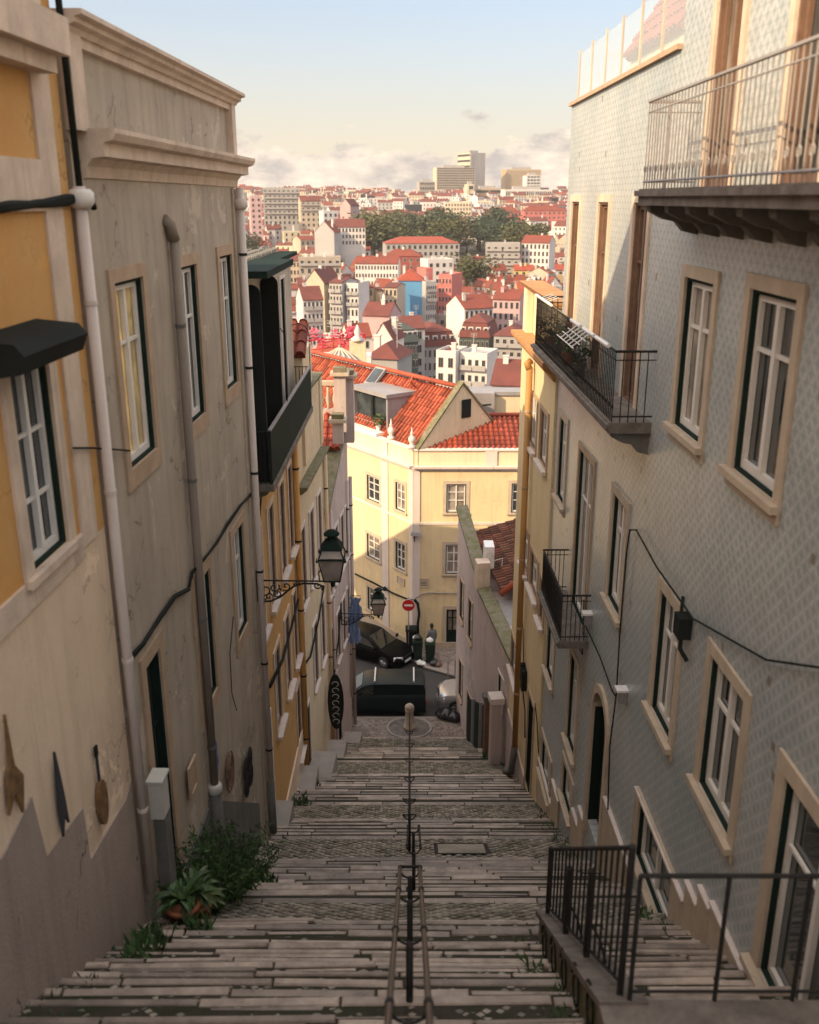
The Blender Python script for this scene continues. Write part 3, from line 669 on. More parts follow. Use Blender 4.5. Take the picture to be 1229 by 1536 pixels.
# chimney flue groove / brown drainpipe from the arch
t, z = LW.hit(247, 350)
bp_ = pipe(LW, t + .12, z - .1, gz(t) + 1.9, .07, 'drainpipe', 'pipe_grey', gh, brk=(2.4,), bm='dark_stone')
MB().tube([LW.P(t + .12, z - .1, .1), LW.P(t + .05, z + .12, .07), LW.P(t - .02, z + .2, .0)], .085, 12).build('pipe_elbow', 'pipe_grey', gh, True)
MB().tube([LW.P(t + .12, gz(t) + 1.95, .1), LW.P(t + .14, gz(t) - .2, .1)], .11, 12).build('pipe_shoe', 'dark_stone', gh, True)
MB().lathe(LW.P(t + .12, gz(t) + 1.8, .1), [(.1, 0), (.13, .05), (.13, .16), (.1, .2)], 12).build('pipe_joint', 'plastic_grey', gh, True)
# far corner pilaster + white pipe
mb = MB(); LW.box(mb, G1 - .35, G1, gz(G1) - .4, zcor - .5, .0, .04); mb.build('corner_pilaster', 'grey_plaster', gh)
pp = pipe(LW, G1 - .12, .2, gz(G1) + 1.5, .07, 'drainpipe', 'stripe_trim', gh, o=.13)
MB().lathe(LW.P(G1 - .12, -.2, .13), [(.09, 0), (.14, .06), (.14, .14), (.1, .2)], 12).build('pipe_hopper', 'stripe_trim', gh, True)
MB().tube([LW.P(G1 - .12, gz(G1) + 1.5, .13), LW.P(G1 - .12, gz(G1) - .3, .13)], .085, 10).build('pipe_shoe', 'dark_stone', gh, True)
# stone base by the plants
ta_, za_ = LW.hit(312, 1200); tb_, zb_ = LW.hit(386, 1205)
mb = MB(); mb.hexa([LW.P(ta_, gz(G1) - .4, 0), LW.P(tb_, gz(G1) - .4, 0), LW.P(tb_, gz(G1) - .4, .05), LW.P(ta_, gz(G1) - .4, .05), LW.P(ta_, za_, 0), LW.P(tb_, zb_, 0), LW.P(tb_, zb_, .05), LW.P(ta_, za_, .05)]); mb.build('stone_base', 'dark_stone', gh)
mb = MB(); LW.box(mb, dr[1] + .25, ta_ - .1, gz(14) - .4, gz(13) + .9, .0, .045); mb.build('stone_base', 'dark_stone', gh)
# small meter niche
t, z = LW.hit(283, 1165); mb = MB(); LW.ring(mb, t - .16, t + .16, z - .22, z + .22, .06, .05, .09); LW.box(mb, t - .16, t + .16, z - .22, z + .22, .05, .07); mb.build('meter_niche', 'tan_stone', gh)
# butterfly and oval ornaments
def lacy(m_, t, z, a, b, F=LW):
    for k in (1, .72, .45, .2): m_.tube([F.P(t + a * k * math.cos(i * .5236), z + b * k * math.sin(i * .5236), .07) for i in range(12)], .016, 5, closed=True)
    for i in range(8): m_.tube([F.P(t + a * .2 * math.cos(i * .785), z + b * .2 * math.sin(i * .785), .07), F.P(t + a * math.cos(i * .785), z + b * math.sin(i * .785), .07)], .012, 4)
orn((319, 1142), 'wall_plate', 'blue and white painted oval plate on the grey wall', 'ornament', [('plate', 'blue_paint', lambda m_, t, z: ell(LW, m_, t, z, .2, .42, .02, .06))])
orn((340, 1157), 'wall_ornament', 'rusty openwork metal oval between the blue plate and the butterfly', 'ornament', [('openwork', 'brown_wood', lambda m_, t, z: (lacy(m_, t, z, .3, .42), ell(LW, m_, t, z, .1, .16, .02, .06)))])
orn((368, 1158), 'wall_butterfly', 'dark openwork metal butterfly nearest the corner of the grey house', 'ornament',
    [('body', 'iron', lambda m_, t, z: LW.box(m_, t - .02, t + .02, z - .35, z + .3, .03, .07))] +
    [('wing', 'iron', lambda m_, t, z, s=s, q=q: lacy(m_, t + s * .2, z + q * .2, .19, .24)) for s in (-1, 1) for q in (-1, 1)])
# ---- cables draped on the left wall
def cable(F, pix, r, label, mat='black_paint', o=.06, name='cable', strands=1, sag=0, dr_=None):
    pts = [F.P(*F.hit(u, v, o), o) for u, v in pix]
    mb = MB()
    for s in range(strands):
        q = [p + Vector((0, random.uniform(-.03, .03), random.uniform(-.03, .03))) * (1 if strands > 1 else 0) for p in pts]
        mb.tube(q, r, 6)
    return tag(mb.build(name, mat, None, True), label, 'cable')
cable(LW, [(197, 985), (215, 965), (240, 925), (262, 895), (283, 885)], .03, 'thick black cable bundle rising from the door to the brown drainpipe', strands=3)
cable(LW, [(283, 885), (288, 860), (305, 840), (325, 815), (342, 785), (360, 760), (376, 742)], .022, 'black cable bundle climbing above the two lower windows of the grey house', strands=3)
cable(LW, [(-40, 318), (20, 310), (60, 306), (100, 300), (135, 293), (140, 310)], .035, 'thick black cable along the string course of the ochre house', strands=3)
cable(LW, [(110, 672), (140, 672), (170, 674), (195, 676)], .012, 'thin wire line crossing the white drainpipe')
cable(LW, [(350, 925), (345, 980), (348, 1040), (355, 1066)], .01, 'thin cable hanging below the lower window of the grey house')
# utility box on post by the ochre corner
t, z = LW.hit(222, 1250, .3)
ub = thing('meter_box', 'pale grey plastic utility box beside the doorway', 'utility box', tuple(LW.P(11.0, z - .3, .25)))
mb = MB(); LW.box(mb, 11.0, 11.3, z - .28, z + .28, .12, .3); mb.build('box', 'plastic_grey', ub)
mb = MB(); LW.box(mb, 10.98, 11.32, z + .28, z + .32, .1, .33); mb.build('lid', 'plastic_grey', ub)
mb = MB(); LW.box(mb, 11.04, 11.3, gz(11.2) - .2, z - .28, .14, .3); mb.build('post', 'dark_stone', ub)
# ---- plants
def potplant(u, v, y, kind, label):
    p = at(u, v, y); p.z = gz(y)
    r = thing('potted_plant' if kind != 'bush' else 'bush', label, 'plant', tuple(p))
    if kind != 'bush':
        MB().lathe(p + Vector((0, 0, -.05)), [(.15, 0), (.23, .38), (.25, .38), (.25, .44), (.2, .44), (.19, .36)], 18).build('pot', 'terracotta', r, True)
    mb = MB(); b0 = p + Vector((0, 0, .4 if kind != 'bush' else .0))
    if kind == 'agave':
        for i in range(30):
            a = random.uniform(0, 6.28); l = random.uniform(.28, .58); up = random.uniform(.3, 1.2); w_ = random.uniform(.03, .07)
            d = Vector((math.cos(a), math.sin(a), 0)); s = Vector((-math.sin(a), math.cos(a), 0)); pr = None
            for k in range(6):
                q = k / 5; c = b0 + d * l * q + Vector((0, 0, up * l * (q - .75 * q * q) * 1.6)); ww = w_ * (math.sin(math.pi * min(1, q * .85 + .15)))
                cur = (c - s * ww + Vector((0, 0, ww * .4)), c, c + s * ww + Vector((0, 0, ww * .4)))
                if pr: mb.quad(pr[0], pr[1], cur[1], cur[0]); mb.quad(pr[1], pr[2], cur[2], cur[1])
                pr = cur
        mb.build('leaves', 'leaf_light' if 'pale' in label else 'leaf', r)
    else:
        for i in range(95):
            a = random.uniform(0, 6.28); l = random.uniform(.5, 1.6); d = Vector((math.cos(a) * random.uniform(.2, .8), math.sin(a) * random.uniform(.2, .9), 1)).normalized()
            st = [b0 + d * l * k / 4 + Vector((0, 0, -.22 * (k / 4) ** 2 * l)) for k in range(5)]
            mb.tube(st, [.01, .009, .007, .005, .003], 4)
            for k in range(34):
                q = random.uniform(.15, 1); c = st[0].lerp(st[-1], q) + Vector([random.gauss(0, .03) for _ in range(3)])
                e = (d + Vector([random.gauss(0, .8) for _ in range(3)])).normalized(); f = e.orthogonal().normalized() * .016; L_ = random.uniform(.06, .14)
                mb.quad(c, c + e * L_ * .5 + f, c + e * L_, c + e * L_ * .5 - f)
        mb.build('foliage', 'leaf', r)
    return r
potplant(277, 1385, 10.9, 'agave', 'broad leaved plant in terracotta pot beside the doorway')
potplant(298, 1375, 11.2, 'agave', 'spiky pale leaved plant between the pot by the door and the tall bush')
potplant(318, 1330, 12.0, 'bush', 'tall dense dark green bush against the grey house wall')
potplant(350, 1318, 12.9, 'bush', 'low feathery bush spilling onto the steps below the metal butterfly')
# ================================================================ second left house (green balcony, orange front)
H0, H1 = 19.3, 27.0
sh = root_of('orange_house', 'orange fronted house with cream window frames and green panelled balcony', L2, 3, gz(22))
def rel(F, y): return (y - F.A.y) / F.d.y
T1 = rel(L2, 26.25)
zs2 = L2.hit(430, 740)[1]; zbal = -5.75
# three columns of windows, read from the photo (v at sill/bottom of each)
cols_t = [(.35, 1.25), (2.25, 3.15), (4.2, 5.1), (6.0, 6.75)]
rows_z = [(-9.6, -7.1), (-13.1, -10.9), (-16.3, -14.0)]
ops2 = []
for zi, (a, b) in enumerate(rows_z):
    for ci, (c, d) in enumerate(cols_t):
        if b > gz(19.3 + c) + 2.6 or zi < 2 and a > gz(19.3 + c) + .9: ops2.append((c, d, a, b))
bd = [(1.0, 1.9, zbal, -2.0), (3.5, 4.4, zbal, -2.0), (6.0, 6.9, zbal, -2.0)]
zdoor = gz(20.0) + .1
door2 = (.25, 1.2, zdoor, zdoor + 2.7)
ops2 = [o for o in ops2 if not (o[2] < door2[3] + .3 and o[0] < 1.5)]
mb = MB(); L2.wall(mb, 0, 8.5, zbal - .15, -1.5, bd, 7); mb.build('upper_wall', 'grey_plaster', sh)
mb = MB(); L2.wall(mb, 0, T1, gz(27) - .5, zbal - .15, ops2 + [door2], 7); mb.build('wall', 'orange_plaster', sh)
for o in ops2: window(L2, sh, *o, sur='cream_stone', w=.14, cols=2, bars=(.6,), so=.16, sill='stripe_trim', lining='brown_wood')
for o in bd: window(L2, sh, *o, sur='stripe_trim', w=.1, wb=0, cols=2, bars=(.3, .75), sill=False)
window(L2, sh, *door2, sur='stripe_trim', w=.14, wb=0, cols=2, bars=(.75,), sash='green_paint', sill=False, panel=.7)
mb = MB(); L2.box(mb, door2[1] + .35, T1, gz(27) - .4, gz(24.6) + 1.15, .0, .05); mb.build('stone_base', 'beige_plaster', sh)
mb = MB(); L2.box(mb, .0, 4.2, -1.5, -1.36, -.3, .62); L2.box(mb, 4.21, 8.5, -1.5, -1.4, -.3, .2); mb.build('eave', 'green_paint', sh)
# roof of this house
O = L2.P(.0, -1.42, -.35); barrel_roof('roof', 'dark_stone', sh, O, L2.d, (-L2.n + Vector((0, 0, -.02))), 8.5, lambda t: (0, 3.6), pitch=.25)
# balcony: slab, green panel, end grille
BL = 8.4
gbp = thing('balcony', None, None); bpy.data.objects.remove(gbp)
bslab = MB(); L2.box(bslab, .25, BL, zbal - .22, zbal - .06, 0, .52); bs = bslab.build('balcony', 'concrete_slab', sh)
mb = MB(); L2.box(mb, .27, BL - .02, zbal - .06, zbal + 1.1, .46, .49); mb.build('balcony_panel', 'green_paint', bs)
mb = MB(); L2.box(mb, .25, BL, zbal + 1.1, zbal + 1.14, .44, .51); mb.build('top_rail', 'zinc', bs)
for t in (.25, BL):
    mb = MB()
    for k in range(5): mb.tube([L2.P(t, zbal - .06, .05 + k * .1), L2.P(t, zbal + 1.1, .05 + k * .1)], .012, 5)
    mb.tube([L2.P(t, zbal + 1.1, .0), L2.P(t, zbal + 1.1, .5)], .015, 5); mb.build('end_grille', 'iron', bs)
for t in (.4, 2.5, 4.5, 6.3, 8.2):
    mb = MB(); mb.prism([L2.P(t, zbal - .22, 0), L2.P(t, zbal - .22, .42), L2.P(t, zbal - .34, .34), L2.P(t, zbal - .42, .15), L2.P(t, zbal - .62, .0)], L2.d * .14); mb.build('corbel', 'moss_stone', bs)
# arched green side screens standing out between the balcony doors
for i, t in enumerate((.38, 2.9)):
    mb = MB(); w_ = .40; z1_ = -1.85
    poly = [L2.P(t, zbal - .05, .02), L2.P(t, zbal - .05, w_)] + [L2.P(t, z1_ + w_ / 2 * math.sin(a), w_ / 2 + w_ / 2 * math.cos(a)) for a in [k * math.pi / 8 for k in range(9)]]
    mb.prism(poly, L2.d * .07); mb.build('arched_screen', 'black_paint', sh)
# thin iron lamp hoops over the balcony end
wr = MB(); c = L2.P(BL - .1, -3.7, .48)
wr.tube([c + Vector((0, 0, -1.0)), c] + [c + Vector((-.32 + .32 * math.cos(a), 0, .3 * math.sin(a))) for a in [k * math.pi / 8 for k in range(1, 9)]], .012, 5)
wr.build('iron_hoop', 'iron', sh); wr = MB()
wr.tube([L2.P(3.2, zbal + 1.1, .48), L2.P(3.2, -3.1, .48)] + [L2.P(3.2, -3.1 + .3 * math.sin(a), .16 + .32 * math.cos(a)) for a in [k * math.pi / 8 for k in range(1, 9)]], .012, 5)
wr.build('iron_hoop', 'iron', sh)
pipe(L2, T1 + .02, -6.1, gz(26.2), .09, 'drainpipe', 'ochre_plaster', sh)
# door steps and little boxes along the left
def doorstep(F, t0, t1, w_, h, label, mat='kerb'):
    y = F.P(t0, 0).y; mb = MB()
    F.box(mb, t0, t1, gz(F.P(t1, 0).y) - .3, gz(y) + h, .0, w_); return tag(mb.build('doorstep', mat), label, 'doorstep')
doorstep(L2, .3, 1.5, .45, -.02, 'sloping stone doorstep before the door of the orange house')
# ---- third left house: cream, lower mossy coping
T3 = rel(L3, 32.4)
ch = root_of('cream_house', 'narrow cream house with mossy coping between the orange and pink houses', L3, 3, gz(29))
zt3 = -8.3; zt3b = -5.75
r3 = [(-12.1, -9.6), (-15.9, -13.6), (-19.2, -17.0)]
ops3 = [(c, c + .85, a, b) for a, b in r3 for c in (.9, 2.7, 4.5) if a > gz(26.3 + c) + .8]
d3 = (.5, 1.4, gz(27) + .05, gz(27) + 2.4)
ops3 = [o for o in ops3 if not (o[0] < 1.6 and o[2] < d3[3] + .3)]
mb = MB(); L3.wall(mb, 0, T3, gz(33) - .5, zt3b, ops3 + [d3], 7); mb.build('wall', 'cream_plaster', ch)
for o in ops3: window(L3, ch, *o, sur='stripe_trim', w=.12, cols=2, bars=(.6,), sill='stripe_trim', lining='brown_wood')
window(L3, ch, *d3, sur='stripe_trim', w=.12, wb=0, bars=(.8,), sash='brown_wood', sill=False, panel=.75)
moulding(L3, .8, T3 - .4, [(-.05, zt3 + .18), (-.05, zt3 - .05), (.12, zt3 - .05), (.3, zt3 + .1), (.3, zt3 + .18)], 'ledge', 'moss_stone', ch, 1.3)
moulding(L3, 0, T3, [(-.4, zt3b + .14), (-.4, zt3b), (.04, zt3b), (.1, zt3b + .14)], 'coping', 'moss_stone', ch, 1.3)
mb = MB(); L3.box(mb, T3 - .5, T3, zt3b - 2.3, zt3b - .005, .0, .05); mb.build('corner_pilaster', 'cream_plaster', ch)
O = L3.P(0, zt3b + .05, -.45); barrel_roof('roof', 'tile_old', ch, O, L3.d, -L3.n + Vector((0, 0, .5)), T3, lambda t: (0, 4), pitch=.25)
pipe(L3, T3 - .1, zt3 - .2, gz(32.4), .07, 'drainpipe', 'cream_plaster', ch)
pipe(L3, .35, zt3 - .2, gz(26.6), .05, 'drainpipe', 'stripe_trim', ch)
# orange ridge tiles and rubble chimney seen above the balcony end
zt3 = -8.3
cm = thing('chimney_wall', 'pale rendered chimney wall topped by bright orange tiles behind the green balcony', 'chimney', tuple(L3.P(1, zt3 + 1.5, -2.2)))
a = at(436, 530, 28.5); mb = MB(); mb.box(a.x - .32, a.x + .38, 28.2, 30.8, a.z - 3.4, a.z); mb.build('wall', 'cream_plaster', cm)
barrel_roof('cap_tiles', 'tile_orange', cm, (a.x - .42, 28.05, a.z + .02), (1, 0, 0), (0, 1, .62), .95, lambda t: (0, 1.5), pitch=.3, r=.12, row=.5)
# ---- fourth left house: pink then pale mauve, with mossy tiled roof and parapet
T4 = rel(L4, 37.9)
ph = root_of('pink_house', 'pink and mauve rendered house with lichen covered roof, last of the left row', L4, 3, gz(35))
zt4 = -10.7
r4 = [(-14.2, -12.0), (-17.6, -15.6)]
ops4 = [(c, c + .8, a, b) for a, b in r4 for c in (.5, 2.0, 3.6, 4.5)][:]
ops4 = [(c, c + .75, a, b) for a, b in r4 for c in (.45, 1.9, 3.3, 4.5)]
d4 = (1.6, 2.5, gz(34.3) + .05, gz(34.3) + 2.5)
mb = MB(); L4.wall(mb, 0, 1.55, gz(38) - .5, zt4, [o for o in ops4 if o[1] < 1.55], 7); mb.build('wall', 'pink_plaster', ph)
mb = MB(); L4.wall(mb, 1.56, T4, gz(38) - .9, zt4, [o for o in ops4 if o[0] > 1.56] + [d4], 19); mb.build('wall', 'mauve_white', ph)
for o in ops4: window(L4, ph, *o, sur='stripe_trim', w=.12, cols=2, bars=(.6,), sill='stripe_trim', lining='brown_wood')
window(L4, ph, *d4, sur='stripe_trim', w=.12, wb=0, bars=(.8,), sash='green_paint', sill=False, panel=.8)
zu = -8.1
mb = MB(); mb.hexa([L4.P(0, zt4 - .1, 0), L4.P(T4, zt4 - .1, 0), L4.P(T4, zt4 - .1, -.35), L4.P(0, zt4 - .1, -.35), L4.P(0, zt4 - .05, 0.004), L4.P(T4, zu, .004), L4.P(T4, zu, -.35), L4.P(0, zt4 - .05, -.35)]); mb.build('gable_wall', 'mauve_white', ph)
k_ = 6
for i in range(k_):
    a, b = T4 * i / k_ + .01, T4 * (i + 1) / k_; A, B = zt4 + (zu - zt4) * i / k_, zt4 + (zu - zt4) * (i + 1) / k_
    mb = MB(); mb.hexa([L4.P(a, A - .08, .16), L4.P(b, B - .08, .16), L4.P(b, B - .08, -.34), L4.P(a, A - .08, -.34), L4.P(a, A + .1, .16), L4.P(b, B + .1, .16), L4.P(b, B + .16, -.34), L4.P(a, A + .16, -.34)]); mb.build('coping', 'moss_stone', ph)
barrel_roof('roof', 'tile_moss', ph, L4.P(-.1, zt4 - .1, -.36), -L4.n, L4.d * T4 + Vector((0, 0, zu - zt4)), 2.6, lambda t: (0, math.hypot(T4, zu - zt4)), pitch=.24)
barrel_roof('far_roof', 'tile_old', ph, L4.P(-.1, zt4 - .2, -3.0), -L4.n, L4.d * T4 + Vector((0, 0, zu - zt4)), 15, lambda t: (0, math.hypot(T4, zu - zt4)), pitch=.26, row=.5)
for t in (.9, 4.9): pipe(L4, t, zt4 - .2, gz(33), .05, 'drainpipe', 'stripe_trim', ph)
pipe(L4, T4 - .06, zt4 - .2, -22.5, .08, 'drainpipe', 'mauve_white', ph)
# chimneys and balustrade on that roof
def chimney(u, v, y, w_, h, label):
    a = at(u, v, y); r = thing('chimney', label, 'chimney', (a.x, y, a.z - h))
    MB().box(a.x - w_, a.x + w_, y - w_, y + w_, a.z - h, a.z).build('stack', 'mauve_white', r)
    MB().box(a.x - w_ * 1.6, a.x + w_ * 1.6, y - w_ * 1.6, y + w_ * 1.6, a.z, a.z + .12).build('cap', 'pink_stone', r)
    MB().box(a.x - w_ * 1.1, a.x + w_ * 1.1, y - w_ * 1.1, y + w_ * 1.1, a.z + .125, a.z + .3).build('pot', 'moss_stone', r)
chimney(510, 562, 36.3, .22, 2.2, 'slender stone capped chimney, left one of the close pair above the lichen covered roof')
chimney(521, 565, 37.0, .24, 2.6, 'weathered stone capped chimney, right one of the close pair above the lichen covered roof')
chimney(507, 632, 34.5, .2, .8, 'short chimney with wide pale cap low over the red strip of roof')
a = at(490, 592, 36.9); b = at(503, 592, 36.9)
bl = thing('balustrade', 'small mauve stone balustrade between the cream attic and the chimney pair', 'balustrade', (a.x, 36.9, a.z - 1.2))
MB().box(a.x - .4, b.x + .5, 36.8, 37.0, a.z - 1.6, a.z - .55).build('base', 'mauve_white', bl); MB().box(a.x - .4, b.x + .5, 36.78, 37.02, a.z + .38, a.z + .55).build('coping', 'pink_stone', bl)
for i in range(4): MB().lathe((a.x - .2 + i * .26, 36.9, a.z - .55), [(.07, 0), (.04, .1), (.1, .35), (.05, .65), (.07, .93)], 10).build('baluster', 'pink_stone', bl, True)
# patches of red roof behind
barrel_roof('red_roof_strip', 'tile_red', ph, at(482, 672, 35.2), (1, 0, 0), (0, 1, .6), .8, lambda t: (0, 2), pitch=.24)
# doorsteps down the left side
doorstep(L2, 5.0, 6.4, .55, .0, 'broad grey stone block at the foot of the orange wall')
doorstep(L3, .5, 2.0, .8, .05, 'square stone doorstep beside the cream house pipe')
doorstep(L3, 4.3, 5.6, .7, .05, 'stone doorstep beneath the dark oval sign')
doorstep(L4, 2.4, 3.3, .75, .05, 'lowest stone doorstep on the left before the pavement')
# oval black sign leaning out with pale ornament
a = L3.P(5.3, gz(31.3) + 2.2, .35)
sg = thing('oval_sign', 'black oval sign with a pale scrolled pattern hanging at the cream house', 'sign', tuple(a))
m_ = MB(); m_.prism([a + Vector((.3 * math.cos(t), .0, 1.15 * math.sin(t))) for t in [k * math.pi / 10 for k in range(20)]], (0, .06, 0)); m_.build('board', 'black_paint', sg)
m_ = MB()
for k in range(7): m_.tube([a + Vector((.12 * math.cos(t) * (1 if k % 2 else -1), -.02, -.8 + k * .26 + .1 * math.sin(t))) for t in [q * math.pi / 5 for q in range(8)]], .014, 4)
m_.build('scroll_pattern', 'plastic_grey', sg)
# ---- cables, lamp brackets
cable(L2, [(392, 742), (388, 800), (390, 870), (393, 900), (397, 1000)], .02, 'black cable hanging down the corner of the grey house below the balcony')
cable(L2, [(452, 880), (440, 930), (424, 990), (405, 1030)], .03, 'black cable sloping across the orange house front', strands=2)
cable(L3, [(486, 880), (478, 930), (466, 985), (455, 1000), (452, 890)], .03, 'looping black cable across the cream house front', strands=2)
cable(L4, [(512, 905), (508, 960), (500, 1020), (496, 1060)], .03, 'black cable beside the pink strip of wall', strands=2)
def bracket_lamp(F, t, z, arm, s, label):
    """scrolled wall bracket carrying a tapered street lantern"""
    r = thing('wall_lantern', label, 'street lamp', tuple(F.P(t, z, 0)))
    br = MB(); br.tube([F.P(t, z, .02), F.P(t, z, arm)], .02 * s, 6); br.tube([F.P(t, z + .22 * s, .03), F.P(t, z - .5 * s, .03)], .028 * s, 6)
    def sc(cx, cz, r0, turns, sg, a0):
        return [F.P(t, z + (cz + (r0 * (1 - k / 22)) * math.sin(a0 + sg * turns * 6.28 * k / 22)) * s, (cx + (r0 * (1 - k / 22)) * math.cos(a0 + sg * turns * 6.28 * k / 22)) * s) for k in range(21)]
    W_ = arm / s
    br.tube([F.P(t, z + zz * s, oo * s) for oo, zz in ((.02, -.46), (.15, -.5), (.35, -.48), (.55, -.38), (.7, -.25), (.85, -.13), (1.05, -.06), (W_ * .8, -.06), (W_ * .87, -.12), (W_ * .86, -.2))], .024 * s, 6)
    for a in ((.22, -.22, .17, 1.4, 1, 2.5), (.42, -.16, .12, 1.3, -1, .6), (.5, -.3, .1, 1.2, 1, 3), (.68, -.13, .11, 1.3, 1, 4), (.18, -.4, .08, 1.2, -1, 1), (.3, -.38, .09, 1.2, 1, 0), (W_ * .8, -.1, .09, 1.3, -1, 0), (.95, -.06, .06, 1.2, 1, 2)): br.tube(sc(*a), .016 * s, 5)
    for o_, z_ in ((.42, -.05), (.56, -.2), (.86, -.07)): br.lathe(F.P(t, z + (z_ - .04) * s, o_ * s), [(.0, 0), (.035 * s, .03 * s), (.0, .07 * s)], 6)
    br.build('bracket', 'iron', r)
    C = F.P(t, z, arm); lan = MB()
    base = .06 * s
    MB().lathe(C + Vector((0, 0, -.14 * s)), [(.01, 0), (.045 * s, .03 * s), (.05 * s, .1 * s), (.03 * s, .16 * s)], 10).build('finial', 'iron', r, True)
    def sq(h, w_): return [C + Vector((x * w_ * s, y * w_ * s, h * s)) for x, y in ((-1, -1), (1, -1), (1, 1), (-1, 1))]
    levels = [(base / s, .17), (.58, .27), (.60, .27), (.78, .2)]
    fr = MB()
    for i in range(4):
        for (h0, w0), (h1, w1) in ((levels[0], levels[1]), (levels[2], levels[3])): fr.tube([sq(h0, w0)[i], sq(h1, w1)[i]], .016 * s, 5)
    for h, w_ in (levels[0], levels[1], levels[3]): fr.tube(sq(h, w_), .018 * s, 5, closed=True)
    for x, y in ((-1, -1), (1, -1), (1, 1), (-1, 1)): fr.lathe(C + Vector((x * .3 * s, y * .3 * s, .52 * s)), [(.0, 0), (.025 * s, .04 * s), (.0, .14 * s)], 6)
    for i in range(12): 
        x = (-.15 + .3 * (i % 4) / 3) * s; y = (-.17 if i < 4 else .17) * s
        fr.lathe(C + Vector((x, y, base - .05 * s)), [(.0, 0), (.012 * s, .03 * s), (.0, .06 * s)], 5)
    fr.build('frame', 'green_paint', r)
    g = MB(); a, b, c, d = sq(levels[0][0] + .01, .16), sq(levels[1][0], .255), sq(levels[2][0] + .01, .255), sq(levels[3][0], .19)
    for q, w_ in ((a, b), (c, d)):
        g.hexa(q + w_)
    g.build('lamp_glass', 'lamp_glass', r)
    tp = MB(); tp.hexa(sq(.79, .235) + sq(.95, .13)); tp.lathe(C + Vector((0, 0, .95 * s)), [(.12 * s, 0), (.09 * s, .05 * s), (.09 * s, .1 * s), (.17 * s, .12 * s), (.17 * s, .15 * s), (.1 * s, .21 * s), (.03 * s, .24 * s)], 14)
    tp.build('lamp_cap', 'green_paint', r)
    MB().tube([C + Vector((0, 0, 0)) - F.n * .28 * s + Vector((0, 0, -.02)), C - F.n * .3 * s + Vector((0, 0, .2 * s)), C - F.n * .2 * s + Vector((0, 0, .3 * s))], .015 * s, 5).build('stay', 'iron', r)
    return r
t, z = LW.hit(392, 866); bracket_lamp(LW, 19.15, -7.85, 1.7, 1.0, 'large dark green lantern on a scrolled bracket at the corner of the grey house')
t, z = L4.hit(514, 918); bracket_lamp(L4, 2.9, at(540, 917, 35.5).z, 1.55, 1.0, 'smaller looking dark lantern on a scrolled bracket before the yellow corner building')
# hanging blue washing
lb = thing('hanging_laundry', 'crumpled blue and white cloth hanging from a line below the far lantern', 'laundry', tuple(at(528, 925, 37.5)))
MB().tube([L4.P(4.9, at(525, 893, 37.3).z, 0), L4.P(4.9, at(525, 893, 37.3).z, .55)], .015, 5).build('rod', 'iron', lb)
def cloth(p0, w_, h, name):
    mb = MB(); nx_, nz_ = 8, 12; g = []
    for j in range(nz_ + 1):
        for i in range(nx_ + 1):
            x = (i / nx_ - .5) * w_ * (1 - .25 * math.sin(j * .5)); g.append(p0 + Vector((x + .03 * math.sin(j * 1.3), .07 * math.sin(i * 2.1 + j * .4), -h * j / nz_ + .05 * math.sin(i * 1.7))))
    k = nx_ + 1; fs = [(j * k + i, j * k + i + 1, (j + 1) * k + i + 1, (j + 1) * k + i) for j in range(nz_) for i in range(nx_)]
    n_ = len(g); g += [p + Vector((0, .012, 0)) for p in g]; fs += [tuple(reversed([q + n_ for q in f])) for f in fs]
    mb.add(g, fs); mb.build(name, 'blue_cloth', lb, True)
cloth(at(533, 897, 37.0), .5, 1.0, 'cloth'); cloth(at(530, 926, 37.0), .5, 1.2, 'cloth')
# ================================================================ RIGHT ROW: tiled house
th = root_of('tiled_house', 'large house clad in grey green patterned tiles with stone framed windows and iron balconies', RW, 12, gz(12))
zterr = 1.93; R1 = 22.75
wins = {'A': ((1028, 395), (1054, 697)), 'B': ((1125, 408), (1168, 790)), 'C': ((921, 722), (932, 951)), 'E': ((841, 612), (847, 777)),
        'G': ((991, 862), (1008, 1143)), 'H': ((1066, 955), (1098, 1296)), 'K': ((857, 962), (863, 1159)), 'L': ((823, 910), (830, 1046)), 'M': ((814, 1090), (825, 1219))}
S = .16
def inset(o, s=S): return (o[0] + s, o[1] - s, o[2] + s * 1.4, o[3] - s)
wop = {k: inset(RW.px(*v)) for k, v in wins.items()}
# near bottom window (beyond the railing) and its neighbours outside the frame
w0 = wop['H']; 
t_, zI = RW.hit(1178, 1112); wop['I'] = (6.6, t_ - .16, zI - 2.7, zI - .3)
# basement windows
t1_, zj = RW.hit(958, 1180); t0_ = RW.hit(1018, 1322)[0]; wop['J'] = (t0_ + .2, t1_ - .2, zj - 1.15, zj - .12)
t2_, zk = RW.hit(850, 1105); wop['N'] = (18.3, 19.4, gz(19.2) + 1.0, gz(19.2) + 1.9)
doorD = RW.px((872, 665), (880, 925)); doorD = (doorD[0] + .1, doorD[1], RW.hit(872, 935)[1], doorD[3] - .1)
ta = RW.hit(893, 1060)[0]; tb = RW.hit(915, 1070)[0]
arch = (tb, ta, gz(15.5) + .35, RW.hit(903, 1040)[1])
zf1 = -3.25; zf2 = .12
top_row = [(21.1, 22.0), (18.2, 19.1), (15.35, 16.25), (11.75, 12.7)]
dops = [(a, b, zf1 if a > 13.5 else zf1, -.06) for a, b in top_row[:3]]
up_ops = [(11.8, 12.75, zf2, 3.3), (9.3, 10.25, zf2, 3.3), (6.6, 7.6, zf2, 3.3)]
zpl = None
base_ops = list(wop.values()) + [doorD, arch] + dops
mb = MB(); RW.wall(mb, 3.0, R1, gz(R1) - .6, zterr if False else 0.0, [o for o in base_ops], 9)
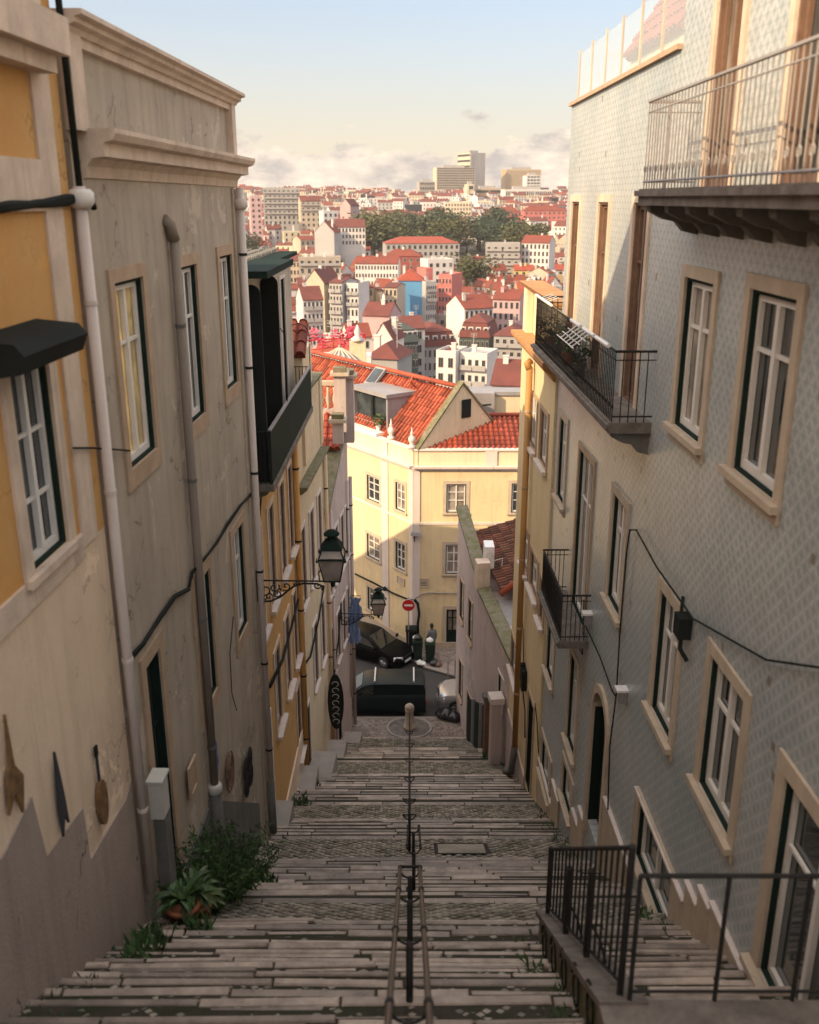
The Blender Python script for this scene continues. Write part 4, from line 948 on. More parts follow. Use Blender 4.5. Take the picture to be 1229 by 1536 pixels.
RW.wall(mb, 14.25, R1, 0.0, zterr, [], 9); RW.wall(mb, 3.0, 14.24, 0.0, 6.2, up_ops, 9); mb.build('wall', 'azulejo', th)
for k, o in wop.items():
    if k in 'JN': window(RW, th, *o, sur='pink_stone', w=.15, cols=2, bars=(), so=.12)
    elif k == 'I': window(RW, th, *o, sur='pink_stone', w=.2, cols=2, bars=(.7,), so=.14)
    else: window(RW, th, *o, sur='pink_stone', w=S, cols=2, bars=(.7,), wb=.22, so=.12, sashw=.075, pane='glass')
for o in dops + up_ops: window(RW, th, *o, sur='cream_stone', w=.14, wb=0, cols=2, bars=(.72,), sill=False, sash='brown_wood', lining='brown_wood', deep=.3)
window(RW, th, *doorD, sur='tan_stone', w=.13, wb=0, cols=2, bars=(.72,), sill=False)
# arched doorway: stone arch and dark door
a0, a1, az0, az1 = arch; am = (a0 + a1) / 2; rr = (a1 - a0) / 2
mb = MB(); n_ = 12; ri, ro = rr - .0, rr + .17; zc_ = az1 - rr
RW.box(mb, a0 - .17, a0, az0 - .3, zc_, 0, .06); RW.box(mb, a1, a1 + .17, az0 - .3, zc_, 0, .06)
for i in range(n_):
    A, B = math.pi * i / n_, math.pi * (i + 1) / n_
    pts = [(am + r * math.cos(x), zc_ + r * math.sin(x)) for r, x in ((ri, A), (ro, A), (ro, B), (ri, B))]
    mb.prism([RW.P(p, q, .0) for p, q in pts], RW.n * .06)
df = mb.build('door_frame', 'pink_stone', th)
mb = MB(); RW.box(mb, a1 - .03, a1 - .002, az0, zc_ + .05, -.215, -.002); RW.box(mb, a0 + .002, a0 + .03, az0, zc_ + .05, -.215, -.002); mb.build('lining', 'green_paint', df)
mb = MB()   # spandrel fill behind the arch so the opening is round
for sg_ in (-1, 1):
    for i in range(6):
        A, B = math.pi / 2 * i / 6, math.pi / 2 * (i + 1) / 6
        mb.prism([RW.P(am + sg_ * ri * math.cos(A), zc_ + ri * math.sin(A), -.2), RW.P(am + sg_ * ri, zc_ + ri * math.sin(A), -.2), RW.P(am + sg_ * ri, zc_ + ri * math.sin(B), -.2), RW.P(am + sg_ * ri * math.cos(B), zc_ + ri * math.sin(B), -.2)], RW.n * .195)
mb.build('spandrel', 'pink_stone', df)
mb = MB(); RW.box(mb, a0, a1, az0, az1, -.24, -.18); mb.build('door_leaf', 'green_paint', df)
# plinth with a stepped top, pink stone
zs_ = [(5.0, 9.3), (9.3, 10.2), (10.2, 10.9), (10.9, 13.4), (13.4, a0 - .2)]
mb = MB()
def flatseg(u1, v1, u2, v2):
    p, q = RW.hit(u1, v1), RW.hit(u2, v2); return (min(p[0], q[0]), max(p[0], q[0]), (p[1] + q[1]) / 2)
pe_ = [RW.hit(u, v) for u, v in ((1018, 1322), (1030, 1352), (1050, 1357), (1070, 1363), (1088, 1388), (1130, 1468))]
segs = [flatseg(958, 1180, 1016, 1318)]
for (p, q) in zip(pe_[1:-1], pe_[2:]): pass
ts_ = [segs[0][0] - .0, pe_[1][0], pe_[2][0], pe_[3][0], pe_[4][0]]
zs_ = [pe_[1][1], pe_[2][1], pe_[3][1], flatseg(1090, 1398, 1130, 1470)[2]]
segs += [(ts_[i + 1] if i < 3 else pe_[5][0], ts_[i] if i else segs[0][0] - .005, zs_[i]) for i in range(4)]
segs[-1] = (pe_[5][0], ts_[3] - .005, zs_[3])
segs += [(13.3, a0 - .2, gz(14) + .95), (a1 + .2, 17.4, gz(16.8) + .95), (17.41, 18.05, gz(17.6) + .8), (19.65, 20.6, gz(20) + .95), (20.61, R1, gz(21.6) + .95)]
for a, b, z in segs:
    if b - a < .03: continue
    inner = wop['J']
    for (a_, b_) in ([(a, b)] if not (a < inner[0] and b > inner[1]) else [(a, inner[0] - .16), (inner[1] + .16, b)]):
        if b_ - a_ < .03: continue
        mb = MB(); RW.box(mb, a_, b_, gz(b) - .5, z - .045, .0, .045); mb.build('plinth', 'pink_stone', th)
    mb = MB(); RW.box(mb, a, b, z - .04, z, .0, .07); mb.build('plinth_cap', 'stripe_trim', th)
# terrace coping, glass balustrade, red dormer behind
mb = MB(); RW.box(mb, 14.25, R1 + .06, zterr, zterr + .07, -.3, .07); mb.build('terrace_coping', 'tan_stone', th)
gb_ = MB()
for i in range(6): a = 14.5 + i * 1.38; RW.box(gb_, a, a + 1.28, zterr + .12, zterr + 1.05, -.13, -.115)
gbo = gb_.build('glass_balustrade', 'clear_glass', th)
for i in range(7): a = 14.42 + i * 1.38; mb = MB(); RW.box(mb, a - .02, a + .02, zterr + .07, zterr + 1.12, -.14, -.1); mb.build('post', 'cream_stone', gbo)
dm = MB(); RW.box(dm, 18.3, 22.4, zterr, zterr + .95, -4.5, -1.15); dm.build('attic', 'cream_plaster', th)
barrel_roof('attic_roof', 'tile_red', th, RW.P(18.2, zterr + .9, -1.0), RW.d, -RW.n + Vector((0, 0, 1.5)), 4.3, lambda t: (0, 3.6), pitch=.24)
mb = MB(); RW.box(mb, 14.26, 14.6, zterr, zterr + 3.2, -6, -2.0); mb.build('side_wall', 'pink_stone', th)
# roof over the near high block
mb = MB(); RW.box(mb, 2.9, 14.35, 6.2, 6.4, -9, .3); mb.build('eave', 'cream_stone', th)
# upper balcony (top right)
def iron_balcony(F, root, t0, t1, zf, proj, rail, slabh=.16, step=.12, brackets=None, mat='iron', feet='concrete_slab'):
    b = MB(); F.box(b, t0, t1, zf - slabh, zf, 0, proj); F.box(b, t0 - .04, t1 + .04, zf - slabh * .45, zf - .02, proj, proj + .05)
    B = b.build('balcony', feet, root)
    o = proj - .05; m1 = MB(); m1.tube([F.P(t0 + .03, zf + rail, .0), F.P(t0 + .03, zf + rail, o), F.P(t1 - .03, zf + rail, o), F.P(t1 - .03, zf + rail, 0)], .022, 6)
    m1.tube([F.P(t0 + .03, zf + .09, .0), F.P(t0 + .03, zf + .09, o), F.P(t1 - .03, zf + .09, o), F.P(t1 - .03, zf + .09, 0)], .014, 5)
    m1.tube([F.P(t0 + .03, zf + rail * .88, .0), F.P(t0 + .03, zf + rail * .88, o), F.P(t1 - .03, zf + rail * .88, o), F.P(t1 - .03, zf + rail * .88, 0)], .01, 5)
    m1.build('rail', mat, B)
    m2 = MB(); k = int((t1 - t0) / step); 
    for i in range(k + 1):
        t = t0 + .05 + (t1 - t0 - .1) * i / k; m2.tube([F.P(t, zf, o), F.P(t, zf + rail, o)], .009, 5)
        if i % 2 == 0: m2.tube([F.P(t + .05 * math.sin(a), zf + .24 + .05 * math.cos(a), o) for a in [q * math.pi / 3 for q in range(6)]], .007, 4, closed=True)
    for t in (t0 + .03, t1 - .03):
        for j in range(1, max(2, int(proj / step))): m2.tube([F.P(t, zf, o * j / int(proj / step)), F.P(t, zf + rail, o * j / int(proj / step))], .009, 5)
    m2.build('grille', mat, B)
    for t in brackets or []:
        mb = MB(); z_ = zf - slabh
        mb.prism([F.P(t, z_, 0), F.P(t, z_, proj * .9), F.P(t, z_ - .08, proj * .88), F.P(t, z_ - .17, proj * .62), F.P(t, z_ - .2, proj * .4), F.P(t, z_ - .32, proj * .25), F.P(t, z_ - .36, 0)], F.d * .17); mb.build('corbel', 'dark_stone', B)
    return B
iron_balcony(RW, th, 4.2, 13.15, .12, .72, 1.05, .2, .13, [12.8 - .85 * i for i in range(10)], mat='zinc')
b1 = iron_balcony(RW, th, 14.25, 22.7, zf1, .66, 1.08, .17, .12, [14.35, 17.2, 20.0, 22.3])
b2 = iron_balcony(RW, th, doorD[0] - .45, doorD[1] + .75, doorD[2] - .02, .62, 1.0, .16, .1)
# white folded clothes horse hooked on the long balcony rail
dh = thing('drying_rack', 'white folded clothes drying rack hooked on the long balcony rail', 'drying rack', tuple(RW.P(17, zf1 + 1, .7)))
def RD(p_, r_, n_): MB().tube(p_, r_, n_).build('rod', 'white_metal', dh)
for a in (14.6, 15.7, 16.9): RD([RW.P(a, zf1 + 1.12, .66), RW.P(a + .95, zf1 + 1.12, .66)], .035, 6)
for i in range(5): RD([RW.P(16.0 + i * .28, zf1 + 1.1, .7), RW.P(16.3 + i * .28, zf1 + .85, .92)], .012, 5)
for o_ in (.72, .82, .92): RD([RW.P(16.1, zf1 + .98 - (o_ - .72) * .6, o_), RW.P(17.8, zf1 + .98 - (o_ - .72) * .6, o_)], .009, 5)
for i in range(4): RD([RW.P(21.0 + i * .3, zf1 + 1.12, .66), RW.P(21.2 + i * .3, zf1 + 1.2, .35)], .012, 5)
RD([RW.P(20.2, zf1 + 1.14, .66), RW.P(22.5, zf1 + 1.14, .66)], .03, 6)
pl_ = thing('balcony_plant', 'potted plants and odds and ends standing along the long balcony floor', 'plant', tuple(RW.P(20, zf1, .4)))
for i, t in enumerate((18.3, 19.6, 20.9, 21.9)):
    p = RW.P(t, zf1, .38); MB().lathe(p, [(.1, 0), (.14, .25), (.11, .25)], 12).build('pot', 'terracotta' if i % 2 else 'dark_stone', pl_, True)
mb = MB()
for t in (18.3, 19.6, 20.9, 21.9): leaves(mb, RW.P(t, zf1 + .5, .38), .26, 110, .06)
mb.build('foliage', 'leaf', pl_)
# things on the tiled wall: cables, box, lamps
cable(RW, [(1290, 1010), (1150, 990), (1040, 928), (985, 850), (955, 795), (945, 795), (940, 830), (930, 950), (925, 1040), (915, 1120), (912, 1220)], .014, 'black cable crossing the tiled wall and dropping beside the arched door')
cable(RW, [(877, 935), (900, 985), (918, 1035), (924, 1045)], .014, 'black cable looping down from the small balcony to the arched door')
cable(RW, [(857, 925), (866, 965), (874, 982), (876, 900)], .012, 'short black loop of cable under the small balcony')
t, z = RW.hit(1035, 940); jb = thing('junction_box', 'black junction box with trailing cables between two stone framed windows', 'junction box', tuple(RW.P(t, z, .1)))
mb = MB(); RW.box(mb, t - .12, t + .14, z - .14, z + .16, .01, .18); mb.build('box', 'black_paint', jb); mb = MB(); mb.tube([RW.P(t, z - .14, .1), RW.P(t - .05, z - .3, .12), RW.P(t - .12, z - .45, .03)], .03, 6); mb.tube([RW.P(t + .1, z + .14, .1), RW.P(t + .3, z + .3, .03)], .025, 6); mb.build('cable_tail', 'black_paint', jb)
for u, v, lab in ((888, 925, 'small grey wall lamp beside the little iron balcony'), (941, 1040, 'small grey wall lamp beside the arched door')):
    t, z = RW.hit(u, v); lm_ = thing('wall_lamp', lab, 'lamp', tuple(RW.P(t, z, 0)))
    mb = MB(); RW.box(mb, t - .1, t + .1, z + .06, z + .1, 0, .2); mb.build('lamp_cap', 'white_metal', lm_); mb = MB(); RW.box(mb, t - .08, t + .08, z - .16, z + .055, 0.0, .14); mb.build('housing', 'zinc', lm_)
# ---- yellow house on the right
yh = root_of('yellow_house', 'narrow warm yellow house with brown drainpipe and orange stained cornice below the tiled house', RY, 3, gz(25))
Yb = R1 + .02; RY.A = Vector((3.9 - .014 * Yb - .06, Yb, 0)); Y2_ = 28.9 - Yb
def ry(p, q, s=.0):
    o = RY.px(p, q); return (max(.12, o[0]), o[1], o[2], o[3])
yw = [((797, 588), (804, 678)), ((813, 612), (820, 706)), ((786, 785), (792, 864)), ((798, 822), (806, 903)), ((812, 866), (819, 952)), ((769, 951), (777, 1036)), ((779, 1012), (790, 1089))]
yo = []
for a, b in yw:
    o = list(ry(a, b)); 
    if o[1] - o[0] < .6: o[1] = o[0] + .7
    yo.append(tuple(o))
zd = gz(24.2) + .1; yd = (.9, 1.9, zd, zd + 3.0)
ztY = -3.9
def clash(a, b): return a[0] < b[1] + .25 and b[0] < a[1] + .25 and a[2] < b[3] + .2 and b[2] < a[3] + .2
keep = []
for o in yo + [yd]:
    if not any(clash(o, k) for k in keep) and o[1] < Y2_ - .1: keep.append(o)
mb = MB(); RY.wall(mb, 0, Y2_, gz(29) - .6, ztY, keep, 8); mb.build('wall', 'yellow_plaster', yh)
for o in keep:
    if o is yd: window(RY, yh, *o, sur='tan_stone', w=.12, wb=0, cols=1, bars=(.8,), sash='black_paint', sill=False, panel=.75)
    else: window(RY, yh, *o, sur='tan_stone', w=.12, cols=2, bars=(.6,), so=.16, sill='stripe_trim', lining='brown_wood', pane='glass')
M['rust_stone'] = plaster('rust_stone', (.5, .25, .1), (.36, .2, .1), var=1, scale=3, streak=.3, bump=.6)
moulding(RY, .0, Y2_ + .1, [(-.4, ztY + .16), (-.4, ztY - .3), (.05, ztY - .3), (.12, ztY - .14), (.3, ztY - .02), (.34, ztY + .06), (.34, ztY + .16)], 'cornice', 'rust_stone', yh, 1.4)
mb = MB(); RY.box(mb, 0, Y2_, ztY + .16, ztY + 1.3, -.45, -.2); mb.build('parapet', 'pale_yellow', yh)
mb = MB(); RY.box(mb, Y2_ - .7, Y2_, ztY + .16, ztY + 1.45, -.19, .0); mb.build('parapet_pier', 'pale_yellow', yh)
moulding(RY, -.0, Y2_ + .1, [(-.55, ztY + 1.6), (-.55, ztY + 1.45), (.05, ztY + 1.45), (.16, ztY + 1.6)], 'parapet_coping', 'rust_stone', yh, 1.5)
M['ochre_pipe'] = plaster('ochre_pipe', (.42, .22, .07), (.34, .18, .07), var=.6, streak=.4, rough=.5)
py_ = 3.3
pipe(RY, py_, ztY - .5, gz(26) + 1.2, .09, 'drainpipe', 'ochre_pipe', yh, o=.16, bm='tan_stone')
MB().tube([RY.P(py_, ztY - .55, .16), RY.P(py_ + .04, ztY - .4, .22), RY.P(py_ + .1, ztY - .34, .12)], .1, 12).build('pipe_elbow', 'ochre_pipe', yh, True)
MB().tube([RY.P(py_, gz(26) + 1.25, .16), RY.P(py_ + .3, gz(26) + .1, .2), RY.P(py_ + 1.5, gz(27.6) + .1, .22)], .11, 8).build('pipe_shoe', 'dark_stone', yh, True)
mb = MB(); RY.box(mb, 2.1, Y2_, gz(29) - .5, gz(25) + .5, 0, .05); mb.build('stone_base', 'mauve_white', yh)
t, z = RY.hit(790, 1018); jb = thing('junction_box', 'cluster of black cable boxes on the yellow house front', 'junction box', tuple(RY.P(t, z, .1)))
mb = MB(); RY.box(mb, t - .14, t + .14, z - .35, z + .3, .01, .16); RY.box(mb, t + .2, t + .36, z - .2, z + .35, .01, .14); mb.build('box', 'black_paint', jb)
mb = MB(); mb.tube([RY.P(t, z - .35, .1), RY.P(t - .3, z - .9, .05), RY.P(t - .5, z - 1.7, .05)], .02, 5); mb.tube([RY.P(t, z + .3, .1), RY.P(t + .8, z + 1.2, .04), RY.P(t + 1.8, z + 1.9, .04)], .015, 5); mb.build('cable_tail', 'black_paint', jb)
cable(RY, [(803, 1055), (806, 1085), (808, 1130)], .015, 'thin black cable dropping beside the tall black door')
# orange gable peeping above the yellow parapet
# ---- low house with mossy coping at the bottom right
lh = root_of('low_house', 'low mauve rendered house with mossy sloping copings and old red tiled roof', RH, 5, gz(33))
H = 11.0; z_n = -14.75; z_m = -14.6; z_f = -12.9; tm = 6.1
D_ = 7
def sl_wall(t0, t1, za, zb, m_, ops=()):
    RH.wall(m_, t0, t1, -23.8, min(za, zb), list(ops), D_)
    m_.hexa([RH.P(t0, min(za, zb) + .001, 0), RH.P(t1, min(za, zb) + .001, 0), RH.P(t1, min(za, zb) + .001, -.3), RH.P(t0, min(za, zb) + .001, -.3), RH.P(t0, za + .002, 0), RH.P(t1, zb + .002, 0), RH.P(t1, zb + .002, -.3), RH.P(t0, za + .002, -.3)])
dl = (7.0, 7.9, -22.4, -20.1); wl = [(7.2, 8.0, -17.6, -15.8), (9.3, 10.1, -17.6, -15.8), (9.2, 10.0, -21.4, -19.6), (7.2, 8.0, -14.9 + .0, -14.0)]
mb = MB(); sl_wall(0, tm, z_n, z_m, mb, [(1.2, 2.0, -17.3, -16.1)]); mb.build('wall', 'mauve_white', lh)
mb = MB(); sl_wall(tm + .01, H, z_m + .3, z_f, mb, wl[:3] + [dl]); mb.build('far_wall', 'mauve_white', lh)
window(RH, lh, 1.2, 2.0, -17.3, -16.1, sur='stripe_trim', w=.1)
for o in wl[:3]: window(RH, lh, *o, sur='tan_stone', w=.1)
window(RH, lh, *dl, sur='tan_stone', w=.12, wb=0, sash='green_paint', sill=False, panel=.8)
def scope(t0, t1, za, zb, nm):
    m_ = MB(); k = 5
    for i in range(k):
        a, b = t0 + (t1 - t0) * i / k + .01, t0 + (t1 - t0) * (i + 1) / k; A, B = za + (zb - za) * i / k, za + (zb - za) * (i + 1) / k
        m_.hexa([RH.P(a, A, .1), RH.P(b, B, .1), RH.P(b, B, -.42), RH.P(a, A, -.42), RH.P(a, A + .12, .1), RH.P(b, B + .12, .1), RH.P(b, B + .16, -.42), RH.P(a, A + .16, -.42)])
    m_.build(nm, 'moss_stone', lh)
scope(-.1, tm, z_n, z_m, 'coping'); scope(tm + .05, H + .1, z_m + .35, z_f, 'coping')
mb = MB(); RH.box(mb, tm - .25, tm + .3, z_m, z_m + 1.15, -.4, .12); mb.build('pier', 'cream_stone', lh)
# roof: slopes down towards the viewer and the wall
barrel_roof('roof', 'tile_old', lh, RH.P(4.4, -14.0, -.55), RH.d, -RH.n + Vector((0, 0, .28)), H - 4.3, lambda t: (0, 5.6), pitch=.26, row=.4)
barrel_roof('lower_roof', 'tile_old', lh, RH.P(-.4, -15.2, -1.2) , -RH.n, RH.d + Vector((0, 0, .25)), 4.5, lambda t: (0, 5.0), pitch=.26, row=.4)
MB().tube([RH.P(4.3, -14.1, -.5), RH.P(5.1, -13.2, -2.2), RH.P(5.7, -12.6, -4.0)], .13, 10).build('hip_tiles', 'tile_orange', lh, True)
mb = MB(); mb.hexa([RH.P(0, -15.35, -.45), RH.P(4.6, -14.6, -.45), RH.P(4.6, -14.6, -1.5), RH.P(0, -15.3, -1.5), RH.P(0, -15.25, -.45), RH.P(4.6, -14.45, -.45), RH.P(4.6, -14.45, -1.5), RH.P(0, -15.2, -1.5)])
mb.build('lead_roof', 'zinc', lh)
a = at(733, 828, 35.5); ac = thing('air_conditioner', 'white air conditioning unit standing on the old red roof', 'air conditioner', (a.x, 35.5, a.z - .5))
MB().box(a.x - .18, a.x + .2, 35.1, 35.9, a.z - .6, a.z + .35).build('casing', 'white_metal', ac)
MB().lathe((a.x, 35.06, 0), [(0, 0)], 3) ; mb = MB(); mb.tube([(a.x + .01 + .13 * math.cos(t), 35.08, a.z + .13 * math.sin(t)) for t in [k * .4 for k in range(16)]], .012, 4, closed=True); mb.build('fan_guard', 'plastic_grey', ac)
MB().tube([(a.x + .2, 35.3, a.z - .3), (a.x + .55, 35.3, a.z - .2), (a.x + .5, 35.2, a.z - .6)], .025, 5).build('pipe', 'plastic_grey', ac)
# gate piers and small lamp at the near corner of the low house
gp = thing('gate_pier', 'pale stone gate pier with capstone beside the dark gates', 'gate pier', tuple(RH.P(1.0, gz(29.5), .3)))
mb = MB(); RH.box(mb, .7, 1.1, gz(30) - .3, gz(29.5) + 2.5, .15, .5); mb.build('shaft', 'mauve_white', gp); mb = MB(); RH.box(mb, .62, 1.18, gz(29.5) + 2.5, gz(29.5) + 2.72, .08, .57); mb.build('cap', 'stripe_trim', gp)
gp = thing('gate_pier', 'narrow dark capped gate pier in front of the pale one', 'gate pier', tuple(RH.P(2.2, gz(31), .3)))
mb = MB(); RH.box(mb, 2.2, 2.5, gz(31.5) - .3, gz(30.9) + 2.4, .12, .42); mb.build('shaft', 'brown_wood', gp); mb = MB(); RH.box(mb, 2.14, 2.56, gz(30.9) + 2.4, gz(30.9) + 2.6, .06, .48); mb.build('cap', 'dark_stone', gp)
for i, (t, lab) in enumerate(((3.0, 'dark green board gate nearest the gate piers'), (4.6, 'dark green board gate in the middle of the low wall'), (6.2, 'dark green board gate farthest down beside the pavement'))):
    g_ = thing('board_gate', lab, 'gate', tuple(RH.P(t, gz(29 + t), .1)))
    mb = MB()
    for k in range(6): RH.box(mb, t + k * .2, t + k * .2 + .185, gz(30.4 + t) - .2, gz(28.7 + t + k * .2) + 1.9 + .08 * (k % 2), .06, .11)
    mb.build('boards', 'green_paint', g_); mb = MB(); RH.box(mb, t - .08, t, gz(30.2 + t) - .2, gz(28.7 + t) + 2.15, .04, .16); mb.build('post', 'zinc', g_)
# ================================================================ yellow corner building at the foot of the street
KX, KY = .2, 46.3
FL = Fac((KX, KY), (-.74, 1), -1)      # left front, going away to the left
if FL.n.y > 0: FL.n = -FL.n
FR = Fac((KX, KY), (1, 0), 1)          # right front, square to the view
if FR.n.y > 0: FR.n = -FR.n
kb_ = root_of('corner_building', 'yellow corner building with white corner strips and orange tiled roofs facing the steps', FR, 0, -23.1)
zc_, zp_ = -12.85, -12.0
LN, RN = 15.0, 13.0
zb2 = FR.hit(650, 785)[1]; zb1 = FR.hit(650, 882)[1]
oL = [((551, 711), (570, 756)), ((594, 722), (608, 769)), ((551, 799), (570, 843)), ((594, 811), (608, 858)), ((552, 879), (571, 924))]
oR = [((670, 726), (699, 769)), ((768, 725), (797, 769)), ((669, 817), (693, 861)), ((768, 817), (797, 861))]
opL = [FL.px(*o) for o in oL]
opL += [(o[0] + 3.75, o[1] + 3.75, o[2], o[3]) for o in opL[:3:2]]
opR = [FR.px(*o) for o in oR]
dR = FR.px((670, 914), (688, 972)); dR = (dR[0], dR[1], -23.1, dR[3])
mb = MB(); FL.wall(mb, 0, LN, -25, zc_, opL, 6); FR.wall(mb, 0, RN, -25, zc_, opR + [dR], 4); mb.build('wall', 'yellow_plaster', kb_)
for F, oo in ((FL, opL), (FR, opR)):
    for o in oo: window(F, kb_, *o, sur='pink_stone', w=.17, cols=2, bars=(.42, .72), so=.09, sashw=.055, deep=.2)
window(FR, kb_, *dR, sur='pink_stone', w=.2, wb=0, cols=2, bars=(.8,), sash='green_paint', sill=False, panel=.5)
for F, n_ in ((FL, LN), (FR, RN)):
    mb = MB(); F.box(mb, .05, n_, zc_, zp_, -.3, -.02); mb.build('parapet', 'pale_yellow', kb_)
    moulding(F, .02, n_, [(-.05, zc_ + .08), (-.05, zc_ - .22), (.06, zc_ - .2), (.1, zc_ - .08), (.24, zc_ - .03), (.26, zc_ + .08)], 'cornice', 'stripe_trim', kb_, 2)
    moulding(F, .02, n_, [(-.32, zp_ + .08), (-.32, zp_), (.06, zp_), (.06, zp_ + .08)], 'coping', 'stripe_trim', kb_, 2)
    mb = MB(); F.box(mb, .34, n_, zb2 - .07, zb2 + .07, 0, .04); mb.build('string_course', 'stripe_trim', kb_)
    mb = MB(); F.box(mb, .34, n_, -25, -22.55, 0, .05); mb.build('stone_base', 'pink_stone', kb_)
mb = MB(); FR.box(mb, -.01, .33, -25, zc_ - .01, .0, .055); FL.box(mb, -.01, .3, -25, zc_ - .01, .0, .055); mb.build('corner_strip', 'stripe_trim', kb_)
t0 = FL.hit(583, 750)[0]; t1 = FL.hit(573, 750)[0]
mb = MB(); FL.box(mb, t0, t1, -25, zc_ - .23, 0, .045); mb.build('pilaster', 'stripe_trim', kb_)
for q in (FL.hit(578, 690)[0],): 
    mb = MB(); FL.box(mb, q - .25, q + .25, zc_ + .085, zp_ - .005, -.01, .05); mb.build('parapet_pier', 'stripe_trim', kb_)
q = FR.hit(737, 690)[0]; mb = MB(); FR.box(mb, q - .3, q + .3, zc_ + .085, zp_ - .005, -.01, .05); mb.build('parapet_pier', 'stripe_trim', kb_)
for (u, v, y) in ((587, 655, 48.4), (618, 662, 46.5)):
    p = at(u, 672, y); p.z = zp_ + .08
    MB().lathe(p, [(.2, 0), (.2, .15), (.09, .22), (.16, .36), (.19, .5), (.12, .62), (.06, .7), (.09, .76), (.05, .85), (.01, 1.1)], 12).build('finial', 'stripe_trim', kb_, True)
# plaques, shield (plain stone tablets; the street name cannot be read)
mb = MB(); o = FR.px((630, 868), (643, 880)); FR.ring(mb, *o, .03, .0, .05); FR.box(mb, *o, 0, .03); mb.build('street_plaque', 'pink_stone', kb_)
for i in range(3): mb = MB(); FR.box(mb, o[0] + .06, o[1] - .06 - .05 * (i == 1), o[2] + .08 + i * .09, o[2] + .11 + i * .09, .031, .036); mb.build('plaque_lettering', 'black_paint', kb_)
mb = MB(); o = FL.px((597, 864), (607, 878)); FL.ring(mb, *o, .04, .0, .05); FL.box(mb, *o, 0, .03); mb.build('street_plaque', 'pink_stone', kb_)
# main roof over the left wing
U = FL.d; nIn = -FL.n
hw = 2.93
pe = 1.0
O = FL.P(.15, zp_ - .1, -.28)
barrel_roof('roof', 'tile_orange', kb_, O, U, nIn + Vector((0, 0, pe)), LN + 4, lambda t: (0, (hw - .2) * math.sqrt(1 + pe * pe) / 1), pitch=.27, row=.42, r=.09)
apx = FL.P(.1, zp_ + hw * pe, -hw - .1)
O2 = FL.P(.15, zp_ - .1, -2 * hw + .0); barrel_roof('roof', 'tile_red', kb_, O2, U, -nIn + Vector((0, 0, pe)), LN, lambda t: (0, (hw - .2) * math.sqrt(1 + pe * pe)), pitch=.3, row=.6, r=.09)
MB().tube([apx + Vector((0, 0, -.05)), apx + U * (LN + 4) + Vector((0, 0, -.05))], .13, 8).build('ridge_tiles', 'tile_orange', kb_, True)
mb = MB(); g0, g1, g2 = FL.P(.08, zp_, -.15), apx + Vector((0, 0, .12)), FL.P(.08, zp_, -2 * hw)
mb.prism([g0 + Vector((0, 0, -1)), g0, g1, g2, g2 + Vector((0, 0, -1))], -U * .22); gw = mb.build('gable_wall', 'cream_plaster', kb_)
mb = MB()
for a, b in ((g0, g1), (g1, g2)):
    d_ = (b - a); nn = U * .3
    mb.hexa([a + Vector((0, 0, .01)) - nn, b + Vector((0, 0, .01)) - nn, b + Vector((0, 0, .01)) + U * .12, a + Vector((0, 0, .01)) + U * .12, a + Vector((0, 0, .13)) - nn, b + Vector((0, 0, .13)) - nn, b + Vector((0, 0, .13)) + U * .12, a + Vector((0, 0, .13)) + U * .12])
mb.build('gable_coping', 'moss_stone', gw)
gc = (g0 + g2) / 2 - U * .24; e = (g2 - g0).normalized(); c = gc + e * .25 + Vector((0, 0, 1.3))
mb = MB(); mb.prism([c - e * .3, c + e * .3, c + e * .3 + Vector((0, 0, .95)), c - e * .3 + Vector((0, 0, .95))], -U * .03); mb.build('gable_window', 'black_paint', kb_)
c2_ = c + e * 1.0 + Vector((0, 0, .5)); mb = MB(); mb.tube([c2_, c2_ + e * .3, c2_ + e * .6 - U * .1], .05, 5); mb.build('gable_fitting', 'iron', kb_)
# low front roof on the right wing
rz = at(690, 625, 49.6).z
O = Vector((KX + .4, KY + .25, zp_ - .02)); sl = Vector((0, 3.2, rz - zp_)); L_ = sl.length
hipx = at(684, 625, 49.5).x - KX
barrel_roof('front_roof', 'tile_red', kb_, O, (1, 0, 0), sl, RN - .4, lambda t: (0, min(1, (t + .02) / max(.1, hipx - .4)) * L_), pitch=.27, row=.42, r=.09)
MB().tube([O + Vector((0, 0, .08)), Vector((KX + hipx, KY + 3.45, rz + .08)), Vector((KX + RN, KY + 3.45, rz + .08))], .12, 8).build('ridge_tiles', 'tile_red', kb_, True)
# dormer on the main slope
tA = FL.hit(603, 640)[0]; tB = FL.hit(537, 640)[0]
dz = zp_ + 2.25
t0, t1 = 3.3, 6.6
mb = MB()
FL.box(mb, t0, t0 + .12, zp_ + .25, dz - .22, -2.6, -.75); FL.box(mb, t1 - .12, t1, zp_ + .25, dz - .22, -2.6, -.75); FL.box(mb, t0 + .12, t1 - .12, zp_ + .25, zp_ + .5, -.95, -.8); dmr = mb.build('dormer', 'zinc', kb_)
mb = MB(); FL.box(mb, t0 - .12, t1 + .12, dz - .2, dz, -2.8, -.6); mb.build('roof', 'zinc', dmr)
mb = MB(); FL.box(mb, t0 + .13, t1 - .13, zp_ + .5, dz - .22, -1.0, -.95); mb.build('pane', 'glass', dmr)
mb = MB(); FL.box(mb, 4.8, 5.0, zp_ + .5, dz - .22, -.93, -.86); mb.build('window_frame', 'black_paint', dmr)
mb = MB(); FL.box(mb, t0, t1, zp_ + .1, zp_ + .25, -.9, .0); mb.build('terrace_floor', 'white_paint', dmr)
pl2 = thing('balcony_plant', 'small yellow green plant in a pot on the roof terrace before the dormer', 'plant', tuple(FL.P(3.8, zp_ + .3, -.5)))
